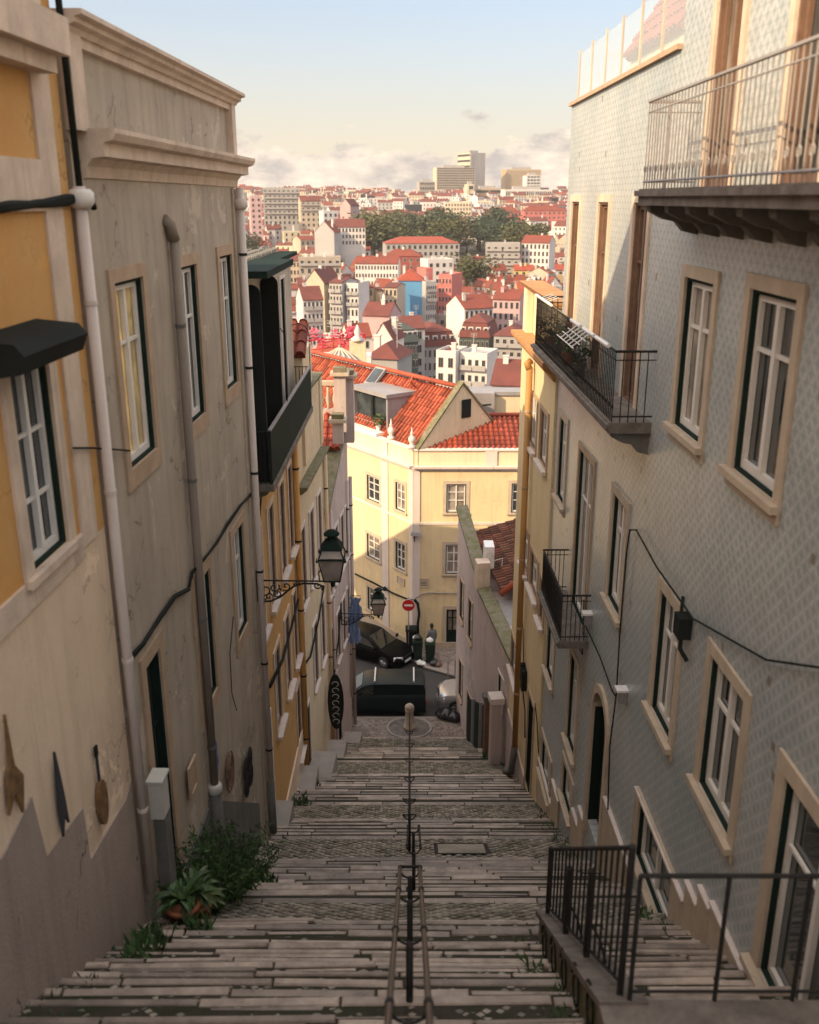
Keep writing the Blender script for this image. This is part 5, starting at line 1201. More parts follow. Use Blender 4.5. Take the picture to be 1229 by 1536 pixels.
MB().lathe(FL.P(3.8, zp_ + .25, -.5), [(.1, 0), (.15, .28)], 10).build('pot', 'white_paint', pl2); mb = MB(); leaves(mb, FL.P(3.8, zp_ + .8, -.5), .35, 150, .09); mb.build('foliage', 'leaf_light', pl2)
# skylight
s0 = FL.P(6.4, zp_ + 1.9 * pe + .12, -2.1); V_ = (nIn + Vector((0, 0, pe))).normalized(); nr = U.cross(V_).normalized(); nr = nr if nr.z > 0 else -nr
mb = MB(); a, b = U * 1.0, V_ * 1.2
mb.hexa([s0, s0 + a, s0 + a + b, s0 + b, s0 + nr * .14, s0 + a + nr * .14, s0 + a + b + nr * .14, s0 + b + nr * .14]); sk = mb.build('skylight', 'zinc', kb_)
mb = MB(); s1 = s0 + nr * .142 + a * .1 + b * .1; mb.hexa([s1, s1 + a * .8, s1 + a * .8 + b * .8, s1 + b * .8, s1 + nr * .02, s1 + a * .8 + nr * .02, s1 + a * .8 + b * .8 + nr * .02, s1 + b * .8 + nr * .02]); mb.build('pane', 'car_glass', sk)
p = s0 + U * -3.2 + V_ * .6; mb = MB(); mb.tube([p, p + nr * .5, p + nr * .55 + V_ * .3], .07, 8); mb.build('vent_pipe', 'tile_orange', kb_)
# chimney block
a = at(770, 590, 52); mb = MB(); mb.box(a.x - 1.1, a.x + .45, 51.5, 52.6, zp_ - .5, a.z); ck = mb.build('chimney', 'cream_plaster', kb_)
mb = MB(); mb.box(a.x - 1.25, a.x + .55, 51.4, 52.7, a.z, a.z + .2); mb.build('chimney_cap', 'zinc', ck)
a = at(722, 590, 51.5); mb = MB(); mb.box(a.x - .6, a.x + .7, 51, 53, a.z - 1.8, a.z + .1); mb.build('roof_box', 'zinc', kb_)
cable(FL, [(533, 861), (560, 874), (590, 890), (612, 899), (619, 900)], .05, 'thick black cable running along the left front of the yellow building')
cable(FR, [(620, 900), (632, 892), (642, 889), (668, 890), (700, 890)], .03, 'thin pale cable along the right front above the street plaque', mat='zinc')
cable(FR, [(622, 900), (627, 905), (629, 920), (627, 935), (628, 975)], .07, 'thick bundle of cables down the corner by the no entry sign', strands=3)
# wall lamp and pole lamp on corner
t, z = FR.hit(625, 798); wl_ = thing('floodlight', 'small blue grey floodlight on the corner of the yellow building', 'lamp', tuple(FR.P(t, z, 0)))
mb = MB(); mb.tube([FR.P(t - .1, z - .6, .02), FR.P(t - .1, z, .1)], .03, 6); mb.build('bracket', 'iron', wl_)
mb = MB(); mb.hexa([FR.P(t - .3, z - .06, .05), FR.P(t + .25, z - .12, .05), FR.P(t + .25, z - .12, .4), FR.P(t - .3, z - .06, .4), FR.P(t - .25, z + .1, .1), FR.P(t + .2, z + .04, .1), FR.P(t + .2, z + .04, .35), FR.P(t - .25, z + .1, .35)]); mb.build('housing', 'zinc', wl_)
t, z = FL.hit(582, 883); wl_ = thing('wall_lamp', 'round black security lamp on the left front of the yellow building', 'lamp', tuple(FL.P(t, z, 0)))
MB().lathe(FL.P(t, z - .1, .2), [(.02, 0), (.12, .06), (.13, .15), (.05, .26)], 12).build('housing', 'black_paint', wl_, True); MB().tube([FL.P(t, z, 0), FL.P(t, z, .2)], .03, 6).build('bracket', 'iron', wl_)
# no entry sign
a = at(613, 908, 45.6); zg = ztop(45.6)
ns = thing('no_entry_sign', 'round red no entry sign on a thin grey pole at the corner kerb', 'road sign', (a.x, 45.6, zg))
MB().tube([(a.x, 45.65, zg), (a.x, 45.65, a.z + .45)], .035, 8).build('pole', 'zinc', ns, True)
def disc(r_, y0, y1, mt, nm): MB().prism([(a.x + r_ * math.cos(k * math.pi / 16), y0, a.z + r_ * math.sin(k * math.pi / 16)) for k in range(32)], (0, y1 - y0, 0)).build(nm, mt, ns)
disc(.34, 45.60, 45.62, 'white_metal', 'disc'); disc(.32, 45.593, 45.599, 'red_sign', 'red_face')
MB().box(a.x - .22, a.x + .22, 45.585, 45.592, a.z - .055, a.z + .055).build('white_bar', 'white_metal', ns)
# ---------------------------------------------------------------- vehicles
def loft(mb, secs, close=True):
    n = len(secs[0]); o = len(mb.v)
    for s in secs: mb.v += [Vector(p) for p in s]
    for i in range(len(secs) - 1):
        for j in range(n):
            if not close and j == n - 1: continue
            mb.f.append((o + i * n + j, o + i * n + (j + 1) % n, o + (i + 1) * n + (j + 1) % n, o + (i + 1) * n + j)); mb.mi.append(0)
    mb.f.append(tuple(o + j for j in range(n - 1, -1, -1))); mb.mi.append(0)
    mb.f.append(tuple(o + (len(secs) - 1) * n + j for j in range(n))); mb.mi.append(0)
def vehicle(name, label, cat, pos, heading, L_, W_, body, green, paint, wheelx, wr=.32, rails=None, extra=None, tilt=0):
    """body: [(x, zbelt)], green: [(x, zroof, half width)] side profile; x forward"""
    r = thing(name, label, cat, pos); r.rotation_euler = (0, tilt, heading)
    hw_ = W_ / 2
    class L:  # local builder: verts are local to the root
        pass
    def bl(mb, nm, mt, par=None, smooth=False):
        me = bpy.data.meshes.new(nm); me.from_pydata(mb.v, [], mb.f); me.materials.append(M[mt])
        if smooth: me.polygons.foreach_set('use_smooth', [True] * len(me.polygons))
        me.update(); o = bpy.data.objects.new(nm, me); COL.objects.link(o); o.parent = par or r
        if smooth:
            md = o.modifiers.new('edge', 'EDGE_SPLIT'); md.split_angle = R(38)
        return o
    mb = MB(); secs = []
    for x, zt_, k in body:
        w_ = hw_ * k; zb_ = .22
        secs.append([(x, -w_ * .96, zb_), (x, -w_, .45), (x, -w_ * .99, zt_ - .12), (x, -w_ * .9, zt_), (x, -w_ * .45, zt_ + .03), (x, w_ * .45, zt_ + .03), (x, w_ * .9, zt_), (x, w_ * .99, zt_ - .12), (x, w_, .45), (x, w_ * .96, zb_)])
    loft(mb, secs); B = bl(mb, 'body', paint, None, True)
    mb = MB(); secs = []
    for x, zt_, k in green:
        secs.append([(x, -hw_ * .9, body_z(body, x) - .04), (x, -hw_ * (k + .9) / 2, (body_z(body, x) + zt_) / 2), (x, -hw_ * k, zt_ - .05), (x, -hw_ * k * .85, zt_), (x, hw_ * k * .85, zt_), (x, hw_ * k, zt_ - .05), (x, hw_ * (k + .9) / 2, (body_z(body, x) + zt_) / 2), (x, hw_ * .9, body_z(body, x) - .04)])
    loft(mb, secs); cab = bl(mb, 'cabin', paint, None, True)
    # glass: windscreen, rear, sides as thin panels lying 4 mm proud
    def panel(pts, nm, mt='car_glass', lift=.006):
        P_ = [Vector(p) for p in pts]; n = (P_[1] - P_[0]).cross(P_[2] - P_[0]).normalized()
        c = sum(P_, Vector()) / len(P_)
        if n.dot(c - Vector((c.x * .6, 0, .6))) < 0: n = -n
        m_ = MB(); m_.prism([p + n * lift for p in P_], n * .008); bl(m_, nm, mt)
    g = green
    def side(x, f, s):   # point on cabin side at x, fraction f between belt and roof
        for (xa, za, ka), (xb, zb_, kb) in zip(g, g[1:]):
            if min(xa, xb) <= x <= max(xa, xb):
                q = (x - xa) / (xb - xa); zt_ = za + (zb_ - za) * q; k = ka + (kb - ka) * q
                z0_ = body_z(body, x); z = z0_ + (zt_ - .05 - z0_) * f; w_ = hw_ * (.9 + (k - .9) * f)
                return Vector((x, s * w_, z))
    xs_ = [p[0] for p in g]; ws0, ws1 = g[-2], g[-1]; 
    front = [(g[-1][0] - .06, -hw_ * g[-1][2] * .82), (g[-1][0] - .06, hw_ * g[-1][2] * .82)]
    za, zb_ = g[-1][1], g[-2][1]
    panel([(g[-1][0] - .03, -hw_ * .78, za + .02), (g[-1][0] - .03, hw_ * .78, za + .02), (g[-2][0] + .08, hw_ * g[-2][2] * .8, zb_ - .05), (g[-2][0] + .08, -hw_ * g[-2][2] * .8, zb_ - .05)], 'windscreen', lift=.012)
    for s in (-1, 1):
        for a, b in (extra or {}).get('side', []):
            panel([side(a, .12, s), side(b, .12, s), side(b if not (extra.get('cut') and b == max(y for _, y in extra['side'])) else b - .45, .88, s), side(a, .88, s)], 'side_window', lift=.012)
        m_ = MB(); x0 = g[-1][0] - .25; m_.hexa([(x0, s * hw_, .95), (x0 + .1, s * hw_, .95), (x0 + .06, s * (hw_ + .2), .95), (x0 - .02, s * (hw_ + .2), .95), (x0, s * hw_, 1.08), (x0 + .1, s * hw_, 1.08), (x0 + .06, s * (hw_ + .2), 1.1), (x0 - .02, s * (hw_ + .2), 1.1)]); bl(m_, 'mirror', paint)
        xf = body[-1][0]; xb_ = body[-2][0]
        m_ = MB(); k = body[-1][2]; m_.hexa([(xf - .28, s * hw_ * .96, .56), (xf + .02, s * hw_ * k * .62, .56), (xf + .02, s * hw_ * k * .62, .7), (xf - .28, s * hw_ * .96, .72), (xf - .3, s * hw_ * .9, .6), (xf - .05, s * hw_ * .55, .6), (xf - .05, s * hw_ * .55, .72), (xf - .3, s * hw_ * .85, .76)]); bl(m_, 'headlight', 'headlight')
        xr_ = body[0][0]; m_ = MB(); m_.box(xr_ - .02, xr_ + .1, min(s * hw_ * .93, s * hw_ * .7), max(s * hw_ * .93, s * hw_ * .7), .6, .85); bl(m_, 'tail_light', 'red_sign')
        for wx in wheelx:
            m_ = MB(); c = Vector((wx, s * (hw_ - .1), wr)); n = 20
            rings = [(wr * .6, -.11), (wr * .93, -.1), (wr, -.07), (wr, .07), (wr * .93, .1), (wr * .6, .11)]
            for rr_, o_ in rings: m_.v += [c + Vector((rr_ * math.cos(k * 2 * math.pi / n), o_, rr_ * math.sin(k * 2 * math.pi / n))) for k in range(n)]
            for i in range(5):
                for k in range(n): m_.f.append((i * n + k, i * n + (k + 1) % n, (i + 1) * n + (k + 1) % n, (i + 1) * n + k)); m_.mi.append(0)
            W = bl(m_, 'wheel', 'rubber', None, True)
            m_ = MB(); m_.tube([c + Vector((0, -.09, 0)), c + Vector((0, .09, 0))], wr * .62, 16); 
            for k in range(5): m_.tube([c + Vector((0, s * .1, 0)), c + Vector((wr * .55 * math.cos(k * 1.2566), s * .1, wr * .55 * math.sin(k * 1.2566)))], .03, 5)
            bl(m_, 'rim', 'rim', W)
    xf = body[-1][0]
    m_ = MB(); m_.box(xf - .03, xf + .025, -.36, .36, .5, .68); bl(m_, 'grille', 'black_paint')
    m_ = MB(); m_.box(xf + .0, xf + .04, -.26, .26, .34, .45); bl(m_, 'number_plate', 'white_metal')
    if rails:
        for x in rails: m_ = MB(); m_.tube([(x, -hw_ * .75, green[1][1] + .09), (x, hw_ * .75, green[1][1] + .09)], .035, 8); m_.box(x - .03, x + .03, -hw_ * .72, -hw_ * .66, green[1][1] - .02, green[1][1] + .07); m_.box(x - .03, x + .03, hw_ * .66, hw_ * .72, green[1][1] - .02, green[1][1] + .07); bl(m_, 'roof_bar', 'white_metal')
    return r, bl
def body_z(body, x):
    for (a, b, _), (c, d, _) in zip(body, body[1:]):
        if a <= x <= c: return b + (d - b) * (x - a) / (c - a)
    return body[0][1] if x < body[0][0] else body[-1][1]
wag_body = [(-2.35, .8, .86), (-2.2, .95, .96), (-1, .97, 1), (.9, .95, 1), (1.25, .92, .99), (1.9, .82, .96), (2.25, .7, .88), (2.36, .6, .8)]
wag_cab = [(-2.3, .98, .8), (-2.05, 1.36, .76), (-1.2, 1.47, .76), (-.2, 1.49, .76), (.25, 1.45, .76), (1.2, .95, .82)]
c = at(574, 985, 44.9); g1_ = zroad(45)
wagon, _ = vehicle('parked_car', 'black estate car parked before the yellow building', 'car', (-2.05, 45.7, zroad(45.7) + .01), R(-34), 4.7, 1.85, wag_body, wag_cab, 'car_black', (-1.35, 1.45), .33, None, {'side': [(-1.9, -1.15), (-1.08, -.2), (-.12, .85)], 'cut': 1})
van_body = [(-2.1, 1.0, .94), (-2.05, 1.1, .99), (0, 1.1, 1), (.9, 1.08, 1), (1.3, 1.0, .98), (1.8, .88, .94), (2.05, .75, .86), (2.12, .6, .78)]
van_cab = [(-2.08, 1.4, .84), (-2.0, 1.64, .84), (-.8, 1.68, .85), (.4, 1.66, .85), (.75, 1.58, .83), (1.5, 1.05, .84)]
c = at(600, 1074, 40.1)
van, _ = vehicle('parked_van', 'dark green panel van with two white roof bars parked across the foot of the steps', 'van', (-1.35, 39.85, zroad(39.85) + .01), R(180), 4.2, 1.8, van_body, van_cab, 'van_green', (-1.35, 1.35), .3, (-1.55, .25), {'side': [(.3, 1.2)], 'cut': 1})
sil_body = [(-2.1, .8, .88), (-2.0, .95, .97), (-1, .98, 1), (.9, .96, 1), (1.2, .92, .99), (1.75, .86, .95), (2.05, .74, .86), (2.15, .6, .76)]
sil_cab = [(-2.0, 1.1, .8), (-1.7, 1.4, .76), (-1, 1.5, .76), (.0, 1.5, .76), (.3, 1.45, .76), (1.15, .95, .82)]
silver, _ = vehicle('parked_car', 'silver car with its nose showing behind the low house wall', 'car', (3.5, 40.2, zroad(40.2) + .01), R(180), 4.3, 1.8, sil_body, sil_cab, 'car_silver', (-1.3, 1.35), .32, None, {'side': [(-1.4, -.5), (-.4, .8)], 'cut': 1})
# ---------------------------------------------------------------- bins, bags, person
def bin_(u, v, y, label, h=1.05, w_=.25, mat='bin_green', lid='bin_green'):
    a = at(u, v, y); z0 = ztop(y); r = thing('wheeled_bin', label, 'bin', (a.x, y, z0))
    mb = MB(); x, yy = a.x, y
    def sq(s_, z): return [(x - s_, yy - s_, z), (x + s_, yy - s_, z), (x + s_, yy + s_, z), (x - s_, yy + s_, z)]
    mb.hexa(sq(w_ * .8, z0 + .06) + sq(w_, z0 + h)); mb.build('body', mat, r)
    mb = MB(); mb.hexa(sq(w_ * 1.1, z0 + h) + sq(w_ * 1.0, z0 + h + .1)); mb.build('lid', lid, r)
    for s_ in (-1, 1): MB().tube([(x + s_ * w_ * .8, yy - w_ * .8, z0 + .1), (x + s_ * w_ * .95, yy - w_ * .8, z0 + .1)], .1, 10).build('wheel', 'rubber', r)
bin_(627, 985, 44.9, 'dark green wheeled bin with bags piled on its lid, nearest the kerb')
bin_(645, 985, 44.6, 'dark green wheeled bin with white bag on top between the other bin and the person')
bin_(617, 965, 45.9, 'tall black wheeled bin standing against the building corner', 1.3, .28, 'black_paint', 'black_paint')
def bag(u, v, y, s, label, mt='bag_black', z=None):
    a = at(u, v, y); z0 = z if z is not None else ztop(y); r = MB(); n = 10; c = Vector((a.x, y, z0)); vs = []
    prof = [(.5, 0), (.95, .15), (1, .4), (.8, .7), (.35, .92), (.12, 1.0), (.22, 1.18)]
    for rr, h in prof:
        for k in range(n): q = rr * s * random.uniform(.82, 1.1); t = k * 2 * math.pi / n; vs.append(c + Vector((q * math.cos(t), q * math.sin(t), h * s * 1.1 * random.uniform(.95, 1.03))))
    fs = [(i * n + k, i * n + (k + 1) % n, (i + 1) * n + (k + 1) % n, (i + 1) * n + k) for i in range(len(prof) - 1) for k in range(n)] + [tuple(range(n - 1, -1, -1)), tuple(6 * n + k for k in range(n))]
    r.add(vs, fs); o = r.build('rubbish_bag', mt, None, True); md = o.modifiers.new('s', 'SUBSURF'); md.levels = md.render_levels = 1
    tag(o, label, 'rubbish bag')
bag(627, 960, 44.9, .25, 'black rubbish bag on the lid of the bin nearest the kerb', z=ztop(44.9) + 1.15)
bag(623, 960, 45.0, .16, 'pale rubbish bag beside the black bag on the bin lid', 'bag_white', z=ztop(44.9) + 1.15)
bag(645, 960, 44.6, .22, 'white rubbish bag on top of the middle bin', 'bag_white', z=ztop(44.7) + 1.15)
bag(630, 992, 44.3, .22, 'small white rubbish bag on the ground before the bins', 'bag_white')
bag(635, 994, 44.2, .2, 'smallest white rubbish bag, right of the other before the bins', 'bag_white')
bag(652, 995, 44.2, .32, 'dark rubbish bag lying on the pavement right of the bins')
bag(657, 997, 44.1, .24, 'brownish rubbish bag beside the dark bag on the pavement', 'brown_wood')
bag(672, 1100, 38.6, .5, 'large black rubbish bag at the foot of the low house wall', z=-22.65)
bag(664, 1090, 38.75, .38, 'black rubbish bag next to the large one behind the ring', z=-22.65)
bag(681, 1095, 38.4, .42, 'black rubbish bag tucked against the low house corner', z=-22.65)
# scooter like metal rack near the silver car
mb = MB(); a = at(684, 1020, 42.8); 
mbk = thing('bicycle_rack', 'bent grey metal stand with white tag on the corner pavement behind the silver car', 'rack', (a.x, 42.8, ztop(42.8)))
for k in range(3): mb.tube([(a.x - .4 + k * .35, 42.8, ztop(42.8)), (a.x - .4 + k * .35, 42.8, ztop(42.8) + .9), (a.x - .15 + k * .35, 42.8, ztop(42.8) + 1.05), (a.x + .1 + k * .35, 42.8, ztop(42.8) + .8), (a.x + .1 + k * .35, 42.8, ztop(42.8))], .03, 6)
mb.build('tubes', 'zinc', mbk)
# person standing behind the bins, back half turned, grey top
def person(pos, face):
    x0, y0, z0 = pos; r = thing('person', 'person with black hair in a grey top standing behind the bins', 'person', pos)
    me = bpy.data.meshes.new('body')
    V = [(0, 0, .92), (0, 0, 1.12), (0, -.01, 1.32), (0, -.02, 1.45), (0, -.04, 1.53),           # pelvis, waist, chest, neck base, neck
         (.17, 0, 1.4), (.22, -.03, 1.16), (.2, -.2, .98), (.19, -.3, .97),                       # right arm bent forward
         (-.17, 0, 1.4), (-.23, .0, 1.14), (-.24, -.1, .9), (-.24, -.15, .83),
         (.09, 0, .88), (.1, -.02, .5), (.1, .03, .09), (.11, -.12, .04), (-.09, 0, .88), (-.11, .04, .5), (-.12, .1, .09), (-.13, -.04, .04),
         (0, -.05, 1.62), (0, -.045, 1.71)]
    E = [(0, 1), (1, 2), (2, 3), (3, 4), (2, 5), (5, 6), (6, 7), (7, 8), (2, 9), (9, 10), (10, 11), (11, 12), (0, 13), (13, 14), (14, 15), (15, 16), (0, 17), (17, 18), (18, 19), (19, 20), (4, 21), (21, 22)]
    rad = [.15, .14, .16, .09, .055, .065, .048, .036, .03, .065, .048, .036, .03, .09, .065, .045, .04, .09, .065, .045, .04, .085, .075]
    me.from_pydata(V, E, []); o = bpy.data.objects.new('body', me); COL.objects.link(o); o.parent = r
    sk = o.modifiers.new('skin', 'SKIN'); ss = o.modifiers.new('sub', 'SUBSURF'); ss.levels = ss.render_levels = 2
    for i, q in enumerate(rad): me.skin_vertices[0].data[i].radius = (q, q * (.75 if i in (0, 1, 2) else 1))
    me.skin_vertices[0].data[0].use_root = True
    me.materials.append(M['skin'])
    r.rotation_euler = (0, 0, face)
    def bl(mb, nm, mt, sm=True):
        m2 = bpy.data.meshes.new(nm); m2.from_pydata(mb.v, [], mb.f); m2.materials.append(M[mt]); m2.polygons.foreach_set('use_smooth', [sm] * len(m2.polygons)); m2.update()
        q = bpy.data.objects.new(nm, m2); COL.objects.link(q); q.parent = r
    def el(rings, n=16):
        mb = MB()
        for cx, cy, z, a, b in rings: mb.v += [Vector((cx + a * math.cos(k * 2 * math.pi / n), cy + b * math.sin(k * 2 * math.pi / n), z)) for k in range(n)]
        for i in range(len(rings) - 1):
            for k in range(n): mb.f.append((i * n + k, i * n + (k + 1) % n, (i + 1) * n + (k + 1) % n, (i + 1) * n + k))
        mb.f += [tuple(range(n - 1, -1, -1)), tuple((len(rings) - 1) * n + k for k in range(n))]; return mb
    bl(el([(0, 0, .8, .2, .15), (0, 0, .95, .19, .145), (0, 0, 1.15, .175, .13), (0, -.01, 1.32, .2, .14), (0, -.01, 1.42, .19, .12), (0, -.02, 1.48, .09, .08)]), 'shirt', 'grey_cloth')
    for s in (-1, 1):
        mb = MB(); mb.tube([(s * .17, 0, 1.41), (s * .225, -.01, 1.15)] + ([(.2, -.2, .98)] if s > 0 else [(-.24, -.1, .9)]), [.078, .062, .05], 10); bl(mb, 'sleeve', 'grey_cloth')
        mb = MB(); mb.tube([(s * .09, 0, .9), (s * .105, .0, .5), (s * .11, .06 if s < 0 else .03, .1)], [.11, .082, .062], 10); bl(mb, 'trouser_leg', 'dark_cloth')
    bl(el([(0, -.02, 1.6, .07, .06), (0, -.025, 1.66, .1, .1), (0, -.035, 1.72, .105, .115), (0, -.04, 1.79, .08, .09), (0, -.04, 1.82, .03, .03)]), 'hair', 'hair')
a = at(648, 980, 45.4); person((a.x, 45.4, ztop(45.4)), R(200))
# ================================================================ the city across the valley
WC = {'white': (.6, .56, .54), 'cream': (.52, .45, .34), 'beige': (.46, .38, .3), 'grey': (.34, .32, .31), 'pale grey': (.4, .385, .38), 'tan': (.42, .31, .19), 'pink': (.5, .33, .33), 'yellow': (.62, .46, .16),
      'blue': (.11, .29, .5), 'salmon': (.5, .16, .14), 'dark grey': (.07, .085, .08), 'dark red': (.24, .06, .05), 'stone': (.36, .31, .26)}
for k, c in WC.items(): M['far_' + k] = plaster('far_' + k.replace(' ', '_'), c, tuple(x * .8 for x in c), var=.8, scale=.12, streak=.25, bump=0)
# unit window: pale frame with dark pane, 1 x 1, facing -Y
M['far_pane'] = flat('far_pane', (.022, .024, .03), .3)
M['far_frame'] = flat('far_frame', (.42, .38, .35), .7)
def unit_window():
    me = bpy.data.meshes.new('window'); mb = MB()
    mb.box(-.5, .5, -.06, 0, -.5, .5); mb.cur = 1
    mb.box(-.42, -.02, -.085, -.061, -.45, .45); mb.box(.02, .42, -.085, -.061, -.45, .45)
    me.from_pydata(mb.v, [], mb.f); me.materials.append(M['far_frame']); me.materials.append(M['far_pane']); me.polygons.foreach_set('material_index', mb.mi); me.update(); return me
UW = unit_window()
def unit_balcony():
    me = bpy.data.meshes.new('balcony'); mb = MB(); mb.box(-.5, .5, -.9, 0, -.08, 0.05); mb.cur = 1; mb.box(-.5, .5, -.9, -.84, .05, .95)
    me.from_pydata(mb.v, [], mb.f); me.materials.append(M['far_pale grey']); me.materials.append(M['far_grey']); me.polygons.foreach_set('material_index', mb.mi); me.update(); return me
UB = unit_balcony()
PLACED = []
USED = {}
HN = [0]
def house(x, y, w, d, ze, zb, rot, wall, roof, label, floors=None, ncol=None, rh=None, group=None, balc=0, chim=1, cat='house', dorm=0, name=None, wins=True, side=True, rt=None):
    """x,y centre of the front wall foot; d depth away; ze eave height; rot about z; roof: gable (ridge along the front), cross (gable end to front), hip, flat"""
    HN[0] += 1; rnd = random.Random(HN[0] * 13 + 5)
    r = thing(name or 'town_house', label, cat, (x, y, zb), group); r.rotation_euler = (0, 0, rot)
    PLACED.append((x, y + d / 2, w / 2, d / 2))
    h = ze - zb; rt = rt or ('roof_far' if rnd.random() < .45 else 'roof_far2'); wm = 'far_' + wall
    def bl(mb, nm, mt, par=None):
        me = bpy.data.meshes.new(nm); me.from_pydata(mb.v, [], mb.f); me.materials.append(M[mt]); me.update(); o = bpy.data.objects.new(nm, me); COL.objects.link(o); o.parent = par or r; return o
    X = w / 2; rh = rh if rh is not None else min(w, d) * .5 * .5
    mb = MB(); mb.box(-X, X, 0, d, 0, h)
    if roof == 'gable':
        for s in (-1, 1): mb.add([(s * X, 0, h), (s * X, d, h), (s * X, d / 2, h + rh), (s * (X - .25), 0, h), (s * (X - .25), d, h), (s * (X - .25), d / 2, h + rh)], [(0, 1, 2), (5, 4, 3), (0, 2, 5, 3), (1, 4, 5, 2)])
    if roof == 'cross':
        for q in (0, d - .25): mb.add([(-X, q, h), (X, q, h), (0, q, h + rh), (-X, q + .25, h), (X, q + .25, h), (0, q + .25, h + rh)], [(0, 1, 2), (5, 4, 3), (0, 2, 5, 3), (1, 4, 5, 2)])
    if roof == 'flat': 
        mb.box(-X, X, 0, .25, h, h + .7); mb.box(-X, X, d - .25, d, h, h + .7); mb.box(-X, -X + .25, .25, d - .25, h, h + .7); mb.box(X - .25, X, .25, d - .25, h, h + .7)
    bl(mb, 'wall', wm)
    mb = MB(); e = .35; t = .22
    if roof == 'gable':
        for s in (0, 1):
            a, b = (-e, d / 2) if s == 0 else (d + e, d / 2); za = h - e * rh / (d / 2)
            mb.hexa([(-X - .1, a, za), (X + .1, a, za), (X + .1, b, h + rh), (-X - .1, b, h + rh), (-X - .1, a, za + t), (X + .1, a, za + t), (X + .1, b, h + rh + t), (-X - .1, b, h + rh + t)])
    elif roof == 'cross':
        for s in (-1, 1):
            za = h - e * rh / X
            mb.hexa([(s * (X + e), -.1, za), (s * (X + e), d + .1, za), (0, d + .1, h + rh), (0, -.1, h + rh), (s * (X + e), -.1, za + t), (s * (X + e), d + .1, za + t), (0, d + .1, h + rh + t), (0, -.1, h + rh + t)])
    elif roof in ('hip', 'mansard'):
        k = min(X, d / 2) * (.98 if roof == 'hip' else .22); rr = rh
        mb.hexa([(-X - e, -e, h + .01), (X + e, -e, h + .01), (X + e, d + e, h + .01), (-X - e, d + e, h + .01), (-X + k, k, h + rr), (X - k, k, h + rr), (X - k, d - k, h + rr), (-X + k, d - k, h + rr)])
        if roof == 'mansard':
            k2 = min(X, d / 2) * .95
            mb.hexa([(-X + k - .2, k - .2, h + rr), (X - k + .2, k - .2, h + rr), (X - k + .2, d - k + .2, h + rr), (-X + k - .2, d - k + .2, h + rr), (-X + k2, k2, h + rr * 1.5), (X - k2, k2, h + rr * 1.5), (X - k2, d - k2, h + rr * 1.5), (-X + k2, d - k2, h + rr * 1.5)])
    else:
        mb.box(-X + .26, X - .26, .26, d - .26, h + .01, h + .15)
    if roof == 'flat': rt = 'far_pale grey' if rnd.random() < .7 else rt
    ro = bl(mb, 'roof', rt)
    for k in range(chim):
        cx = rnd.uniform(-X * .7, X * .7); cy = d * rnd.uniform(.25, .6); mb = MB(); zt_ = h + rh + .8 if roof != 'flat' else h + 1.8
        mb.box(cx - .45, cx + .45, cy - .3, cy + .3, h, zt_); mb.box(cx - .55, cx + .55, cy - .4, cy + .4, zt_, zt_ + .15); bl(mb, 'chimney', 'far_white' if rnd.random() < .6 else wm, ro)
    if y < 430 and rnd.random() < .6:
        cx = rnd.uniform(-X * .6, X * .6); mb = MB(); mb.tube([(cx, d * .5, h), (cx, d * .5, h + rh + 2.6)], .07, 4); [mb.tube([(cx - .7, d * .5, h + rh + q_), (cx + .7, d * .5, h + rh + q_)], .05, 4) for q_ in (1.8, 2.2, 2.5)]; bl(mb, 'aerial', 'far_grey', ro)
    for k in range(dorm):
        cx = -X + w * (k + .5) / dorm; mb = MB(); z0_ = h + rh * .25; mb.box(cx - .65, cx + .65, .3, 2.6, z0_, z0_ + 1.7); dm_ = bl(mb, 'dormer', 'far_white', ro)
        o = bpy.data.objects.new('pane', UW); COL.objects.link(o); o.parent = dm_; o.location = (cx, .3, z0_ + .9); o.scale = (.9, 1, 1.2)
    if wins:
        sd_ = 1 if rot > 0.05 else (-1 if rot < -.05 else (1 if x < 0 else -1))
        fl = floors or max(1, int(h / 3.4)); nc = ncol or max(2, int(w / 2.7)); ztopw = h - 1.7
        ww, wh = min(1.4, w / nc * .55), rnd.choice([1.6, 1.9, 2.1])
        n_ = 0
        for f in range(fl):
            z = ztopw - f * 3.15
            if z < 1: break
            for c in range(nc):
                if n_ > 60: break
                o = bpy.data.objects.new('window', UW); COL.objects.link(o); o.parent = r; o.location = (-X + w * (c + .5) / nc, 0, z); o.scale = (ww, 1, wh); n_ += 1
            if balc and f < balc:
                for (a, b) in ((.25, .46), (.75, .46)):
                    o = bpy.data.objects.new('balcony', UB); COL.objects.link(o); o.parent = r; o.location = (-X + w * a, 0, z - 1.0); o.scale = (w * b, 1, 1)
        if side:   # windows on the end turned to the view
            s = sd_
            for f in range(min(fl, 5)):
                z = ztopw - f * 3.15
                if z < 1: break
                for c in range(max(1, int(d / 4.5))):
                    o = bpy.data.objects.new('window', UW); COL.objects.link(o); o.parent = r; o.location = (s * X, d * (c + .5) / max(1, int(d / 4.5)), z); o.rotation_euler = (0, 0, s * math.pi / 2); o.scale = (ww, 1, wh)
    return r
HR = random.Random(5)
def hpx(u1, u2, ve, y, wall, roof, label, vb=None, d=11, rot=None, **kw):
    a, b = at(u1, ve, y), at(u2, ve, y); x = (a.x + b.x) / 2; w_ = b.x - a.x
    if rot is None: rot = R(HR.choice([-22, -16, 14, 18, 24])) if w_ < 14 else R(HR.choice([-6, 5, 7]))
    d *= .8
    if kw.get('rh'): kw['rh'] *= .75
    if abs(rot) > .1: w_ = (w_ - d * math.sin(abs(rot)) * .35) ; kw.setdefault('side', True)
    zb = min(tz(x, y) - 1, a.z - 6)
    return house(x, y, w_ / max(.5, math.cos(rot)), d, a.z, zb, rot, wall, roof, label, **kw)
